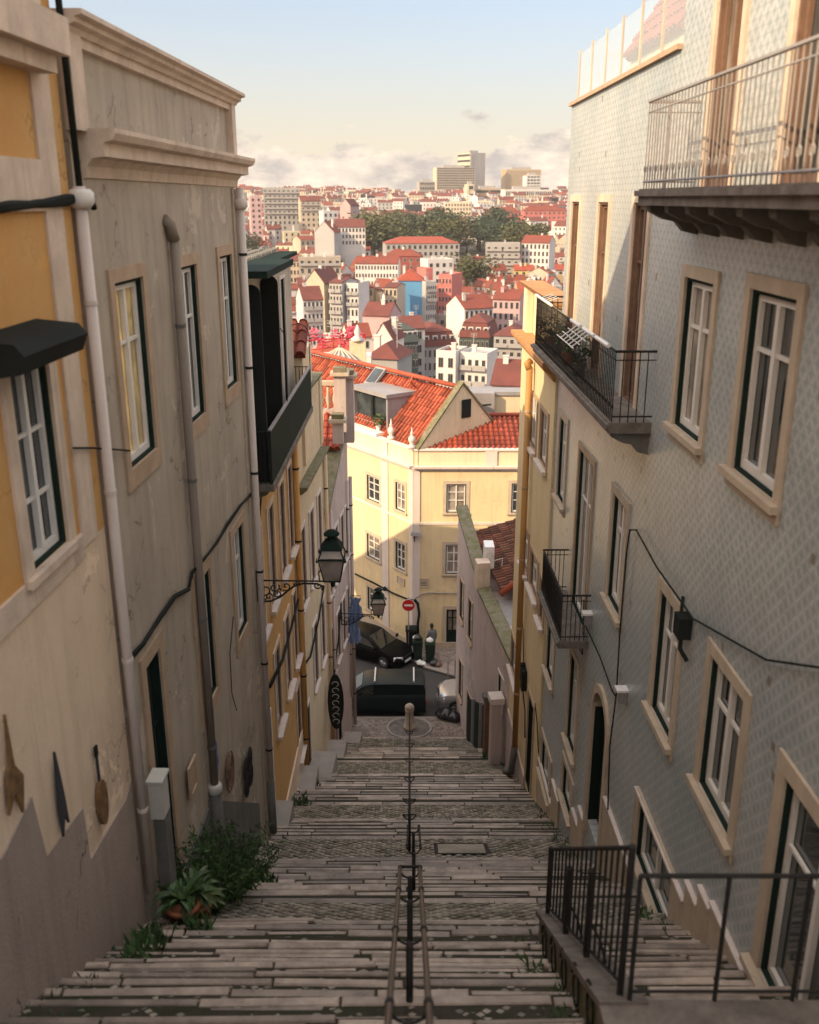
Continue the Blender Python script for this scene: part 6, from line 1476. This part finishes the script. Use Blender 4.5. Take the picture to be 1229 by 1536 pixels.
# landmarks read off the photograph
hpx(394, 450, 283, 640, 'grey', 'flat', 'wide grey apartment block with stacked balconies under the cornice of the grey house', d=22, balc=5, cat='apartment block', chim=2)
hpx(374, 393, 295, 600, 'pink', 'flat', 'pink building half hidden behind the grey house pipe', d=14)
hpx(450, 482, 301, 620, 'beige', 'gable', 'beige building with brown roof right of the wide grey block', d=14, balc=2, rt='roof_far2')
hpx(484, 508, 318, 590, 'white', 'flat', 'small white house with blue grey glazing behind the long white red roofed building', d=10)
hpx(508, 528, 308, 610, 'pink', 'cross', 'pale pink house with a plain gable above the long white building', d=16, rh=5, wins=False)
hpx(502, 548, 340, 520, 'white', 'gable', 'long white building with two rows of dark windows and a red roof by the park', d=13, rh=5, ncol=9, floors=3, chim=0)
hpx(470, 503, 348, 505, 'pale grey', 'cross', 'plain grey gabled house left of the long white building', d=12, rh=7, wins=False)
hpx(578, 691, 365, 480, 'grey', 'hip', 'broad low pavilion with big orange red hipped roof before the park', d=20, rh=4, ncol=14, cat='pavilion', rt='tile_red', chim=0)
hpx(574, 632, 384, 455, 'dark red', 'hip', 'red roofed wing in front of the broad pavilion', d=13, rh=4, rt='roof_far')
hpx(728, 781, 367, 450, 'grey', 'flat', 'grey apartment block with rows of balconies right of the park', d=16, balc=4, cat='apartment block')
hpx(781, 826, 364, 452, 'white', 'gable', 'white block with red roof right of the grey balcony block', d=14, rh=4, ncol=7, floors=4)
hpx(389, 449, 391, 420, 'beige', 'gable', 'long beige row with red roof at the left of the valley', d=12, rh=3, ncol=12)
hpx(448, 511, 388, 410, 'stone', 'flat', 'weathered stone grey block with rooftop huts left of the centre', d=14, chim=4, balc=1)
hpx(532, 598, 395, 405, 'white', 'gable', 'white building with a band of arched windows and red roof at the centre', d=12, rh=3.5, ncol=14, chim=3)
hpx(640, 683, 391, 400, 'white', 'flat', 'tall white block with stepped top right of the centre', d=12, chim=3)
hpx(596, 636, 421, 332, 'blue', 'hip', 'bright sky blue building with red pyramid roof', d=13, rh=5, rot=0, side=False, ncol=3, wins=False, rt='tile_red')
hpx(636, 658, 425, 330, 'pale grey', 'flat', 'narrow blue grey fronted house joined to the sky blue building', d=12, balc=2, ncol=5)
hpx(655, 681, 414, 345, 'salmon', 'flat', 'salmon red building with rows of pale windows behind the sky blue one', d=14, ncol=4, rt='far_salmon')
hpx(637, 652, 405, 352, 'salmon', 'flat', 'tall plain salmon wall rising behind the red pyramid roof', d=10, wins=False, chim=0)
hpx(454, 490, 424, 292, 'cream', 'cross', 'cream gabled building with blank end wall', d=18, rh=5, wins=False)
hpx(490, 517, 424, 290, 'pale grey', 'gable', 'pale grey apartment front with stacked iron balconies', d=14, balc=5, ncol=4)
hpx(517, 540, 428, 290, 'white', 'flat', 'white building with dark green top storey', d=13, balc=2, ncol=3)
hpx(540, 562, 431, 300, 'tan', 'gable', 'tan building with small windows beside the green topped white one', d=12, ncol=3)
hpx(562, 575, 434, 306, 'tan', 'gable', 'narrow tan building with blank wall left of the beige house', d=12, wins=False)
hpx(575, 598, 431, 318, 'beige', 'gable', 'pale beige house left of the sky blue building', d=12, ncol=3)
hpx(452, 487, 449, 262, 'white', 'gable', 'white and yellow house with brown red roof low on the left', d=11, balc=3, ncol=5, rh=4, rt='roof_far2')
hpx(541, 587, 473, 240, 'pink', 'gable', 'pink house with plain gable and dark red roof', d=12, rh=3.5, wins=False, rt='roof_far2')
hpx(783, 803, 443, 300, 'blue', 'flat', 'bright blue house at the edge of the yellow parapet', d=12, ncol=3, wins=False)
hpx(737, 783, 449, 282, 'pink', 'gable', 'pale pinkish house with blank side wall left of the bright blue house', d=16, ncol=5, rh=3)
hpx(692, 745, 462, 268, 'white', 'gable', 'white house with sloping red roof above the mansard roofs', d=14, rh=4, ncol=6)
hpx(590, 633, 513, 212, 'dark grey', 'mansard', 'dark slate fronted mansard building with white dormers at the lower left of the city', d=14, rh=3.5, ncol=7, dorm=4, rt='far_dark grey')
hpx(630, 690, 519, 232, 'grey', 'mansard', 'grey building with dark red mansard roof and four dormers', d=15, rh=4.5, ncol=7, dorm=4, rt='roof_far2')
hpx(686, 737, 506, 250, 'dark grey', 'mansard', 'dark fronted building with red mansard roof right of the four dormer one', d=15, rh=5, ncol=7, dorm=4, rt='roof_far2')
hpx(738, 788, 504, 240, 'grey', 'hip', 'grey apartment block with cream balconies and brown hipped roof', d=16, rh=3, balc=5, ncol=4, rt='roof_far2', cat='apartment block')
W_ = hpx(651, 687, 531, 190, 'white', 'flat', 'blank white side block of the modern white building', d=9, ncol=2, floors=3, chim=1, cat='apartment block')
hpx(687, 734, 534, 190, 'white', 'flat', 'modern white building with recessed balconies and open stair', d=9, balc=5, ncol=4, cat='apartment block')
hpx(733, 797, 577, 160, 'grey', 'gable', 'grey house with broad dark red roof and tall white chimney', d=12, rh=4.5, chim=1, ncol=6, rt='roof_far2')
hpx(462, 520, 545, 118, 'white', 'gable', 'nearest red roof below the pink flowers on the left', d=9, rh=3, wins=False, rt='tile_red')
hpx(545, 600, 538, 130, 'grey', 'hip', 'low red hipped roof behind the flowering terrace', d=9, rh=2.5, wins=False, rt='roof_far2')
hpx(558, 592, 508, 190, 'white', 'cross', 'white plastered gable right of the pink flowers', d=10, rh=4, wins=False)
hpx(520, 560, 505, 205, 'white', 'gable', 'white house with red roof behind the pink flowers', d=10, rh=3)
hpx(600, 640, 492, 225, 'pale grey', 'gable', 'pale house with brick red roof above the slate mansard building', d=10, rh=3)
# small octagonal kiosk roof
a = at(510, 545, 75); kk = thing('roof_lantern', 'small striped octagonal zinc roof on a dark green base behind the big orange roof', 'roof lantern', (a.x, 75, a.z - 3))
MB().lathe((a.x, 75, a.z - 2.2), [(1.4, 0), (1.4, 2.0)], 8).build('base', 'green_paint', kk); MB().lathe((a.x, 75, a.z - .2), [(2.1, 0), (1.9, .2), (.9, .95), (.15, 1.35), (.05, 1.7)], 16).build('roof', 'zinc', kk)
for k in range(16):
    t = k * math.pi / 8; MB().tube([(a.x + 2.05 * math.cos(t), 75 + 2.05 * math.sin(t), a.z - .12), (a.x + .9 * math.cos(t), 75 + .9 * math.sin(t), a.z + .8), (a.x + .15 * math.cos(t), 75 + .15 * math.sin(t), a.z + 1.2)], .06, 4).build('roof_rib', 'cream_stone', kk)
a = at(537, 540, 82); tp_ = thing('ornate_gable', 'pale ornamental gable post right of the striped kiosk roof', 'gable', (a.x, 82, a.z - 5))
MB().box(a.x - .7, a.x + .7, 81.7, 82.3, a.z - 5, a.z + 1.6).build('wall', 'cream_plaster', tp_); MB().lathe((a.x, 82, a.z + 1.6), [(.5, 0), (.6, .2), (.2, .5), (.3, .8), (.05, 1.4)], 10).build('finial', 'stripe_trim', tp_, True)
# flowering climber on a roof terrace
a = at(500, 520, 90); fl_ = thing('bougainvillea', 'tangle of pink and crimson flowers spilling over a roof terrace on the left', 'flowers', (a.x, 90, a.z - 2))
for (u, v, s_, n_) in ((447, 505, 1.3, 160), (470, 500, 1.0, 90), (487, 512, 1.2, 170), (505, 500, .9, 80), (520, 508, 1.4, 220), (528, 495, .9, 120), (540, 503, .7, 60)):
    mb = MB(); leaves(mb, at(u, v, 90), s_ * .8, int(n_ * .5), .2, .7, .1); mb.build('flowers', 'red_flower', fl_)
mb = MB(); p, q = at(436, 512, 90), at(548, 505, 90); mb.tube([p, q], .08, 5); mb.tube([p + Vector((0, 0, -1)), q + Vector((0, 0, -.6))], .06, 5)
for k in range(8): c = p.lerp(q, k / 7); mb.tube([c + Vector((0, 0, .3)), c + Vector((0, 0, -2.2))], .05, 4)
mb.build('trellis', 'red_sign', fl_)
a = at(500, 530, 91); MB().box(a.x - 4.2, a.x + 3.6, 90.5, 93, a.z - 4, a.z - .2).build('terrace_wall', 'white_paint', fl_)
# landmark towers on the skyline
def tower(u1, u2, v1, y, d, label, front, sidem, zb=None, rows=14, cols=10, rib='far_stone', horizontal=True, rot=8, sideband=0):
    a, b = at(u1, v1, y), at(u2, v1, y); zb = terr(y) - 3; h = a.z - zb; w_ = b.x - a.x
    r = thing('tower_block', label, 'tower', ((a.x + b.x) / 2, y, zb)); r.rotation_euler = (0, 0, R(rot))
    def bl(mb, nm, mt):
        me = bpy.data.meshes.new(nm); me.from_pydata(mb.v, [], mb.f); me.materials.append(M[mt]); me.update(); o = bpy.data.objects.new(nm, me); COL.objects.link(o); o.parent = r
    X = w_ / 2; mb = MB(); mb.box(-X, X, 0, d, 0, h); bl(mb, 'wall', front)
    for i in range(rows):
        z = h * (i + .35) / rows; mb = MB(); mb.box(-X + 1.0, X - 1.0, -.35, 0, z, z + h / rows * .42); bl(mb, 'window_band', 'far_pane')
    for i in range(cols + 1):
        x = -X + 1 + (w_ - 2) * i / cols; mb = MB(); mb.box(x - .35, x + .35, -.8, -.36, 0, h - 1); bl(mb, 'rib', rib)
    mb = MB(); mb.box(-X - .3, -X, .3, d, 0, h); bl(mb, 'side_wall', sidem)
    for i in range(sideband): mb = MB(); mb.box(-X - .8, -X - .31, 1, d - 1, h * (i + .4) / sideband, h * (i + .75) / sideband); bl(mb, 'window_band', 'far_pane')
    mb = MB(); mb.box(-X * .6, X * .5, d * .3, d * .7, h, h + 3.5); bl(mb, 'plant_room', 'far_grey')
tower(655, 714, 251, 1400, 30, 'broad grey slab tower with a grid of windows on the skyline', 'far_stone', 'far_cream', rows=15, cols=16)  # paler left side: its sunlight is put into the colour
tower(704, 731, 229, 1460, 34, 'tallest tower on the skyline, with plain grey side', 'far_grey', 'far_cream', rows=0, cols=1, rib='far_grey', rot=30, sideband=9)  # cream left face against the grey front paints in the sunlit side
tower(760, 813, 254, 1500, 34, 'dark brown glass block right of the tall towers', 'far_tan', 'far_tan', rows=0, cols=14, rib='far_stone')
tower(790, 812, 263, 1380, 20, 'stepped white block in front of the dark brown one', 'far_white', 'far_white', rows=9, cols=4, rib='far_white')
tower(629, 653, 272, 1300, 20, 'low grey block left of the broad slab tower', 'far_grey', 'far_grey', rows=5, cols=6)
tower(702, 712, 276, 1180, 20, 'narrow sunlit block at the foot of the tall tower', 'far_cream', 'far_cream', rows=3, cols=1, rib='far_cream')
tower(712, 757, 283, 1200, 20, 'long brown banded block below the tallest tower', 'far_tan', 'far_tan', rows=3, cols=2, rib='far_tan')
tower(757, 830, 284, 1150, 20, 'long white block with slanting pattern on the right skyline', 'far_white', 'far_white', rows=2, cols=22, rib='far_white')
hpx(667, 708, 304, 800, 'cream', 'flat', 'pale classical building with regular windows above the park trees', d=20, ncol=9, floors=4)
hpx(735, 783, 318, 760, 'salmon', 'hip', 'long red roofed building behind the park trees', d=14, rh=5, ncol=9, chim=0)
hpx(786, 850, 316, 740, 'salmon', 'hip', 'second long red roofed building at the right edge of the park', d=14, rh=5, ncol=9, chim=0)
hpx(620, 668, 330, 690, 'cream', 'flat', 'low cream terrace wall building behind the park trees', d=12, ncol=10, chim=0)
# park and hill trees
TREE = []
def tree_proto(kind, seed):
    random.seed(seed); mb = MB(); H_ = 1.0
    blobs = [(Vector((random.uniform(-.3, .3), random.uniform(-.3, .3), random.uniform(.45, .95))), random.uniform(.2, .34)) for _ in range(9)]
    for c, rd_ in blobs: leaves(mb, c, rd_, 110, .045, .85, .5)
    me = bpy.data.meshes.new('crown'); me.from_pydata(mb.v, [], mb.f); me.materials.append(M[kind]); me.update()
    mb = MB(); mb.tube([(0, 0, -.1), (.01, 0, .25), (0, .01, .6)], [.05, .035, .015], 6)
    for k in range(5): a = k * 1.26; mb.tube([(0, 0, .28 + k * .05), (.25 * math.cos(a), .25 * math.sin(a), .62 + .04 * k)], [.02, .006], 4)
    m2 = bpy.data.meshes.new('trunk'); m2.from_pydata(mb.v, [], mb.f); m2.materials.append(M['bark']); m2.update()
    return me, m2
TP_ = [tree_proto(k, s) for s, k in enumerate(('crown_dark', 'crown_dark', 'crown_olive', 'crown_dark', 'crown_olive'))]
tcount = {}
def tree(x, y, h, kind, label, group):
    cm_, tm_ = TP_[kind]; r = thing('tree', label, 'tree', (x, y, tz(x, y) - .5), group); r.rotation_euler = (0, 0, random.uniform(0, 6)); s = h * random.uniform(.9, 1.1)
    for nm, me in (('crown', cm_), ('trunk', tm_)):
        o = bpy.data.objects.new(nm, me); COL.objects.link(o); o.parent = r; o.scale = (s * 1.1, s * 1.1, s)
    PLACED.append((x, y, h * .25, h * .25))
random.seed(21)
names = {0: 'dark green tree in the dense park belt', 1: 'dark green tree in the dense park belt', 3: 'dark green tree in the dense park belt', 2: 'olive green tree in the dense park belt', 4: 'olive green tree in the dense park belt'}
for i in range(70):
    y = random.uniform(545, 690); u = random.uniform(552, 800) if i > 14 else random.uniform(548, 640)
    x = at(u, 350, y).x; k = random.choice([0, 0, 1, 1, 3, 2, 4]) if u > 600 else random.choice([2, 4, 4, 0])
    tree(x, y, random.uniform(15, 26), k, names[k], 'trees of the park')
for (u, v, y, h, k, lab) in ((570, 318, 700, 22, 2, 'brownish round tree standing above the left end of the park'), (655, 308, 820, 20, 0, 'dark round tree inside the curved white wall'), (700, 400, 430, 16, 4, 'bright green low tree before the broad pavilion'),
                     (716, 402, 425, 15, 4, 'bright green low tree right of the first before the pavilion'), (505, 352, 510, 10, 0, 'small dark round tree before the grey gabled house'), (405, 375, 470, 14, 2, 'olive tree above the long beige row'),
                     (455, 478, 255, 9, 1, 'dark tree below the white and yellow house'), (440, 480, 250, 9, 1, 'dark tree left of the one below the white and yellow house'), (600, 395, 440, 10, 2, 'olive tree beside the red roofed wing'),
                     (378, 298, 560, 16, 0, 'dark tree peeping out right of the grey house cornice')):
    p = at(u, v, y); tree(p.x, y, h, k, lab, None)
# filler houses, each its own thing, labelled by colour, roof and neighbourhood
random.seed(33)
def zone(x, y):
    u = CX + x / (y * .97) * FPX
    side = 'left' if u < 520 else ('middle' if u < 690 else 'right')
    if y < 170: return 'at the foot of the near slope'
    if y < 300: return {'left': 'on the valley floor near the cream gabled building', 'middle': 'on the valley floor near the mansard roofs', 'right': 'on the valley floor near the bright blue house'}[side]
    if y < 460: return {'left': 'on the slope near the stone grey block', 'middle': 'on the slope near the sky blue building', 'right': 'on the slope near the grey balcony block'}[side]
    if y < 760: return {'left': 'on the hill near the wide grey block', 'middle': 'on the hill behind the park', 'right': 'on the hill right of the park'}[side]
    return {'left': 'far off on the left of the ridge', 'middle': 'far off on the ridge left of the towers', 'right': 'far off on the ridge below the towers'}[side]
cnt = 0; y = 140.0; big = ['white', 'white', 'white', 'cream', 'pale grey', 'beige', 'pink', 'white', 'grey', 'yellow', 'cream', 'white', 'stone', 'tan']
ys_ = []
while y < 640: ys_.append(y); y += 8.5 + y * .011
def blocked(cx, yy, w_, d): return any(abs(cx - a) < w_ * .46 + c * .92 and abs(yy + d / 2 - b) < d * .42 + e * .85 for a, b, c, e in PLACED)
for y in ys_:
    xa, xb = at(362, 400, y).x, at(856, 400, y).x
    x = xa + random.uniform(0, 8)
    while x < xb and cnt < 298:
        w_ = random.uniform(4.8, 9.5) * (1 + y / 2600); d = random.uniform(5.5, 8.5)
        yy = y + random.uniform(-3, 3); cx = x + w_ / 2
        u = CX + cx / (yy * .99) * FPX
        park = 520 < yy < 720 and 545 < u < 830
        if not park and not blocked(cx, yy, w_, d):
            hh = random.choice([5, 6, 7, 7, 8, 9, 11]) * (.75 if yy < 185 else 1); zb = tz(cx, yy) - 1; wall = random.choice(big); rf = random.choice(['gable', 'gable', 'hip', 'cross', 'gable', 'flat'])
            kind_ = {'gable': 'red ridged roof', 'hip': 'red hipped roof', 'cross': 'red gabled roof', 'flat': 'flat roof'}[rf]
            zn = zone(cx, yy); lab = '%s house with %s %s' % (wall, kind_, zn)
            rot = R(random.choice([-35, -25, -12, 0, 10, 22, 38]) + random.uniform(-6, 6))
            house(cx, yy, w_ * .95, d, zb + hh, zb, rot, wall, rf, lab, rh=random.uniform(1.8, 3.6), group='houses ' + zn, side=yy < 420, chim=random.choice([1, 2, 3]) if yy < 450 else 1, balc=random.choice([0, 0, 2, 3]),
                  ncol=max(2, int(w_ / random.uniform(2.2, 3.4))), floors=3, wins=random.random() < .85, dorm=random.choice([0, 0, 0, 2]) if rf in ('gable', 'hip') and yy < 420 else 0,
                  rt=random.choice(['roof_far', 'roof_far', 'roof_far2', 'roof_far2', 'tile_red']))
            cnt += 1; ylast = y
        x += w_ + random.uniform(-1, 2.5)
import sys; sys.stderr.write('filler houses %d at %.0f\n' % (cnt, y))
# the rest of the town, past the countable ones
dh_ = MB(); mats_ = ['far_white', 'far_cream', 'far_pale grey', 'far_beige', 'far_pink', 'far_pane', 'roof_far', 'roof_far2']
y = min(560.0, ylast)
while y < 1500:
    xa, xb = at(345, 400, y).x, at(870, 400, y).x; x = xa
    while x < xb:
        w_ = random.uniform(8, 17); d = random.uniform(8, 12); yy = y + random.uniform(-5, 5); cx = x + w_ / 2; u = CX + cx / (yy * .99) * FPX
        if not (yy < 720 and 545 < u < 830) and not blocked(cx, yy, w_, d):
            a = R(random.uniform(-35, 35)); ca, sa = math.cos(a), math.sin(a); z0 = tz(cx, yy) - 2; h = random.choice([8, 9, 11, 12, 14, 17]) + (4 if y > 1000 else 0); X = w_ / 2
            def q(px, py, pz): return (cx + px * ca - py * sa, yy + px * sa + py * ca, z0 + pz)
            hi_ = y > 880; h = random.choice([11, 13, 15, 18, 21]) if hi_ else h; dh_.cur = random.choice([0, 0, 2, 2, 3, 1, 5 if random.random() < .3 else 3] if hi_ else [0, 0, 0, 1, 2, 3, 4])
            dh_.hexa([q(-X, 0, 0), q(X, 0, 0), q(X, d, 0), q(-X, d, 0), q(-X, 0, h), q(X, 0, h), q(X, d, h), q(-X, d, h)])
            r_ = random.uniform(1.5, 3.5)
            if random.random() < (.4 if hi_ else .75):
                dh_.add([q(-X, 0, h), q(-X, d, h), q(-X, d / 2, h + r_), q(X, 0, h), q(X, d, h), q(X, d / 2, h + r_)], [(0, 1, 2), (3, 5, 4)]); dh_.cur = random.choice([6, 7, 7])
                dh_.quad(q(-X - .2, -.3, h - .1), q(X + .2, -.3, h - .1), q(X + .2, d / 2, h + r_ + .1), q(-X - .2, d / 2, h + r_ + .1)); dh_.quad(q(-X - .2, d + .3, h - .1), q(X + .2, d + .3, h - .1), q(X + .2, d / 2, h + r_ + .1), q(-X - .2, d / 2, h + r_ + .1))
            if random.random() < .5: dh_.cur = 0; c_ = random.uniform(-X, X) * .7; dh_.hexa([q(c_ + i, d * .4 + j, k) for k in (h, h + r_ + 1.4) for i, j in ((-.5, -.4), (.5, -.4), (.5, .4), (-.5, .4))])
            dh_.cur = 5
            for f in range(min(4, int(h / 3.2))):
                for c in range(int(w_ / 3)):
                    wx = -X + w_ * (c + .5) / int(w_ / 3); wz = h - 1.9 - 3.1 * f; dh_.quad(q(wx - .5, -.06, wz - .8), q(wx + .5, -.06, wz - .8), q(wx + .5, -.06, wz + .8), q(wx - .5, -.06, wz + .8))
        x += w_ + random.uniform(-2, 3)
    y += 12 + y * .008
y = 180.0
while y < 1200:      # the same town carries on beyond both edges of the view
    for ua, ub in ((190, 350), (866, 1010)):
        xa, xb = at(ua, 400, y).x, at(ub, 400, y).x; x = xa
        while x < xb:
            w_ = random.uniform(8, 15); d = random.uniform(8, 12); yy = y + random.uniform(-4, 4); cx = x + w_ / 2
            if not blocked(cx, yy, w_, d):
                z0 = tz(cx, yy) - 2; h = random.choice([8, 9, 11, 12, 14]); X = w_ / 2; dh_.cur = random.choice([0, 1, 2, 3, 4]); dh_.box(cx - X, cx + X, yy, yy + d, z0, z0 + h)
                dh_.cur = random.choice([6, 7]); r_ = random.uniform(1.5, 3.2); zt_ = z0 + h + .02
                dh_.add([(cx - X - .2, yy - .3, zt_), (cx + X + .2, yy - .3, zt_), (cx + X + .2, yy + d / 2, zt_ + r_), (cx - X - .2, yy + d / 2, zt_ + r_), (cx + X + .2, yy + d + .3, zt_), (cx - X - .2, yy + d + .3, zt_)], [(0, 1, 2, 3), (3, 2, 4, 5), (0, 3, 5), (1, 4, 2)])
                dh_.cur = 5
                for f in range(3):
                    for c in range(int(w_ / 3)): wx = cx - X + w_ * (c + .5) / int(w_ / 3); wz = z0 + h - 1.9 - 3.1 * f; dh_.quad((wx - .5, yy - .06, wz - .8), (wx + .5, yy - .06, wz - .8), (wx + .5, yy - .06, wz + .8), (wx - .5, yy - .06, wz + .8))
            x += w_ + random.uniform(-.5, 3)
    y += 13 + y * .02
tag(dh_.build('distant_town', mats_), 'close packed far houses with red roofs climbing to the ridge', None, kind='stuff')
# trees among the far houses
for i in range(60):
    y = random.uniform(300, 1200); u = random.uniform(360, 860); x = at(u, 300, y).x
    if blocked(x, y, 6, 6): continue
    k = random.choice([0, 1, 2, 3, 4]); tree(x, y, random.uniform(8, 14), k, ('olive' if k in (2, 4) else 'dark') + ' green tree between houses ' + zone(x, y), 'trees between the houses')
# ---------------------------------------------------------------- world, sun, camera
SUNDIR = Vector((1, .74, -.72)).normalized()
w = bpy.data.worlds.new('World'); scene.world = w; w.use_nodes = True
nt = w.node_tree; nt.nodes.clear(); L = nt.links
out = nt.nodes.new('ShaderNodeOutputWorld'); bg = nt.nodes.new('ShaderNodeBackground')
sky = nt.nodes.new('ShaderNodeTexSky'); sky.sky_type = 'NISHITA'; sky.sun_disc = False
sky.sun_elevation = math.asin(-SUNDIR.z); sky.sun_rotation = math.atan2(-SUNDIR.x, -SUNDIR.y)
sky.dust_density = 3; sky.air_density = 1.0
tc = nt.nodes.new('ShaderNodeTexCoord'); sx = nt.nodes.new('ShaderNodeSeparateXYZ'); L.new(tc.outputs['Generated'], sx.inputs[0])
z = sx.outputs[2]
hz = ramp(nt, z, .18, -.02)
skyc = mixc(nt, .5, sky.outputs[0], (3.0, 3.2, 3.5))
warm = mixc(nt, mth(nt, 'POWER', hz, 1.5), skyc, (4.8, 3.95, 2.6))
# cloud bank near the horizon, in direction space
mp = N(nt, 'ShaderNodeMapping'); mp.inputs['Scale'].default_value = (7, 7, 15); L.new(tc.outputs['Generated'], mp.inputs[0])
n1 = N(nt, 'ShaderNodeTexNoise', Scale=1.5, Detail=9.0, Roughness=.6); L.new(mp.outputs[0], n1.inputs['Vector'])
dens = mth(nt, 'SUBTRACT', n1.outputs[0], mth(nt, 'ADD', mth(nt, 'MULTIPLY', ramp(nt, z, .02, .09), .32), .33))
cl = ramp(nt, dens, 0, .055)
n2 = N(nt, 'ShaderNodeTexNoise', Scale=3.2, Detail=8.0, Roughness=.6); L.new(mp.outputs[0], n2.inputs['Vector'])
ccol = mixc(nt, ramp(nt, n2.outputs[0], .35, .65), (2.3, 2.1, 2.05), (5.2, 4.4, 3.5))
fin = mixc(nt, mth(nt, 'MULTIPLY', cl, .9), warm, ccol)
fill_veil = mixc(nt, mth(nt, 'MULTIPLY', ramp(nt, z, .18, .55), .8), fin, (6.8, 6.8, 6.9))  # bright sky overhead, out of view, added as fill light
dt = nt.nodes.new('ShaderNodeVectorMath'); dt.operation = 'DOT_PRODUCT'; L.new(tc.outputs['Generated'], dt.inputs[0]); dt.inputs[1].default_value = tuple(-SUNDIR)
fill_glow = mth(nt, 'POWER', mth(nt, 'MAXIMUM', dt.outputs['Value'], 0.0), 4.0)
fill_veil = mixc(nt, mth(nt, 'MULTIPLY', fill_glow, .8), fill_veil, (16, 13, 10))  # broad glow round the unseen sun, added to fill the shaded street
L.new(fill_veil, bg.inputs[0]); bg.inputs[1].default_value = .15; L.new(bg.outputs[0], out.inputs[0])
sl = bpy.data.lights.new('sun', 'SUN'); sl.energy = 4.3; sl.angle = R(.5); sl.color = (1, .76, .47)
so = bpy.data.objects.new('sun', sl); COL.objects.link(so); so.rotation_euler = SUNDIR.to_track_quat('-Z', 'Y').to_euler()
so.location = (-40, -40, 60)
cam = bpy.data.cameras.new('camera'); co = bpy.data.objects.new('camera', cam); COL.objects.link(co)
co.location = (0, 0, 0); co.rotation_euler = (R(90) - PITCH, 0, 0)
cam.sensor_fit = 'HORIZONTAL'; cam.sensor_width = 36; cam.lens = 36 * FPX / 1229.0
cam.shift_x = 0; cam.clip_start = .05; cam.clip_end = 12000
cam.dof.use_dof = True; cam.dof.focus_distance = 28; cam.dof.aperture_fstop = 1.35
scene.camera = co
scene.view_settings.view_transform = 'Standard'; scene.view_settings.look = 'None'; scene.view_settings.gamma = 1
scene.view_settings.exposure = .66
scene.render.engine = 'CYCLES'; scene.cycles.use_denoising = True
scene.cycles.max_bounces = 6; scene.cycles.volume_bounces = 1

hb = MB(); hb.box(-1300, 1300, -30, 2250, -58, 75)
hm = bpy.data.materials.new('haze'); hm.use_nodes = True; hn = hm.node_tree; hn.nodes.clear()
ho = hn.nodes.new('ShaderNodeOutputMaterial'); hv = hn.nodes.new('ShaderNodeVolumePrincipled'); hv.inputs['Color'].default_value = (.92, .88, .86, 1); hv.inputs['Density'].default_value = .0001
hv.inputs['Anisotropy'].default_value = .2
hn.links.new(hv.outputs[0], ho.inputs['Volume'])
M['haze'] = hm
tag(hb.build('haze', 'haze'), 'thin warm haze over the valley', None, kind='stuff')
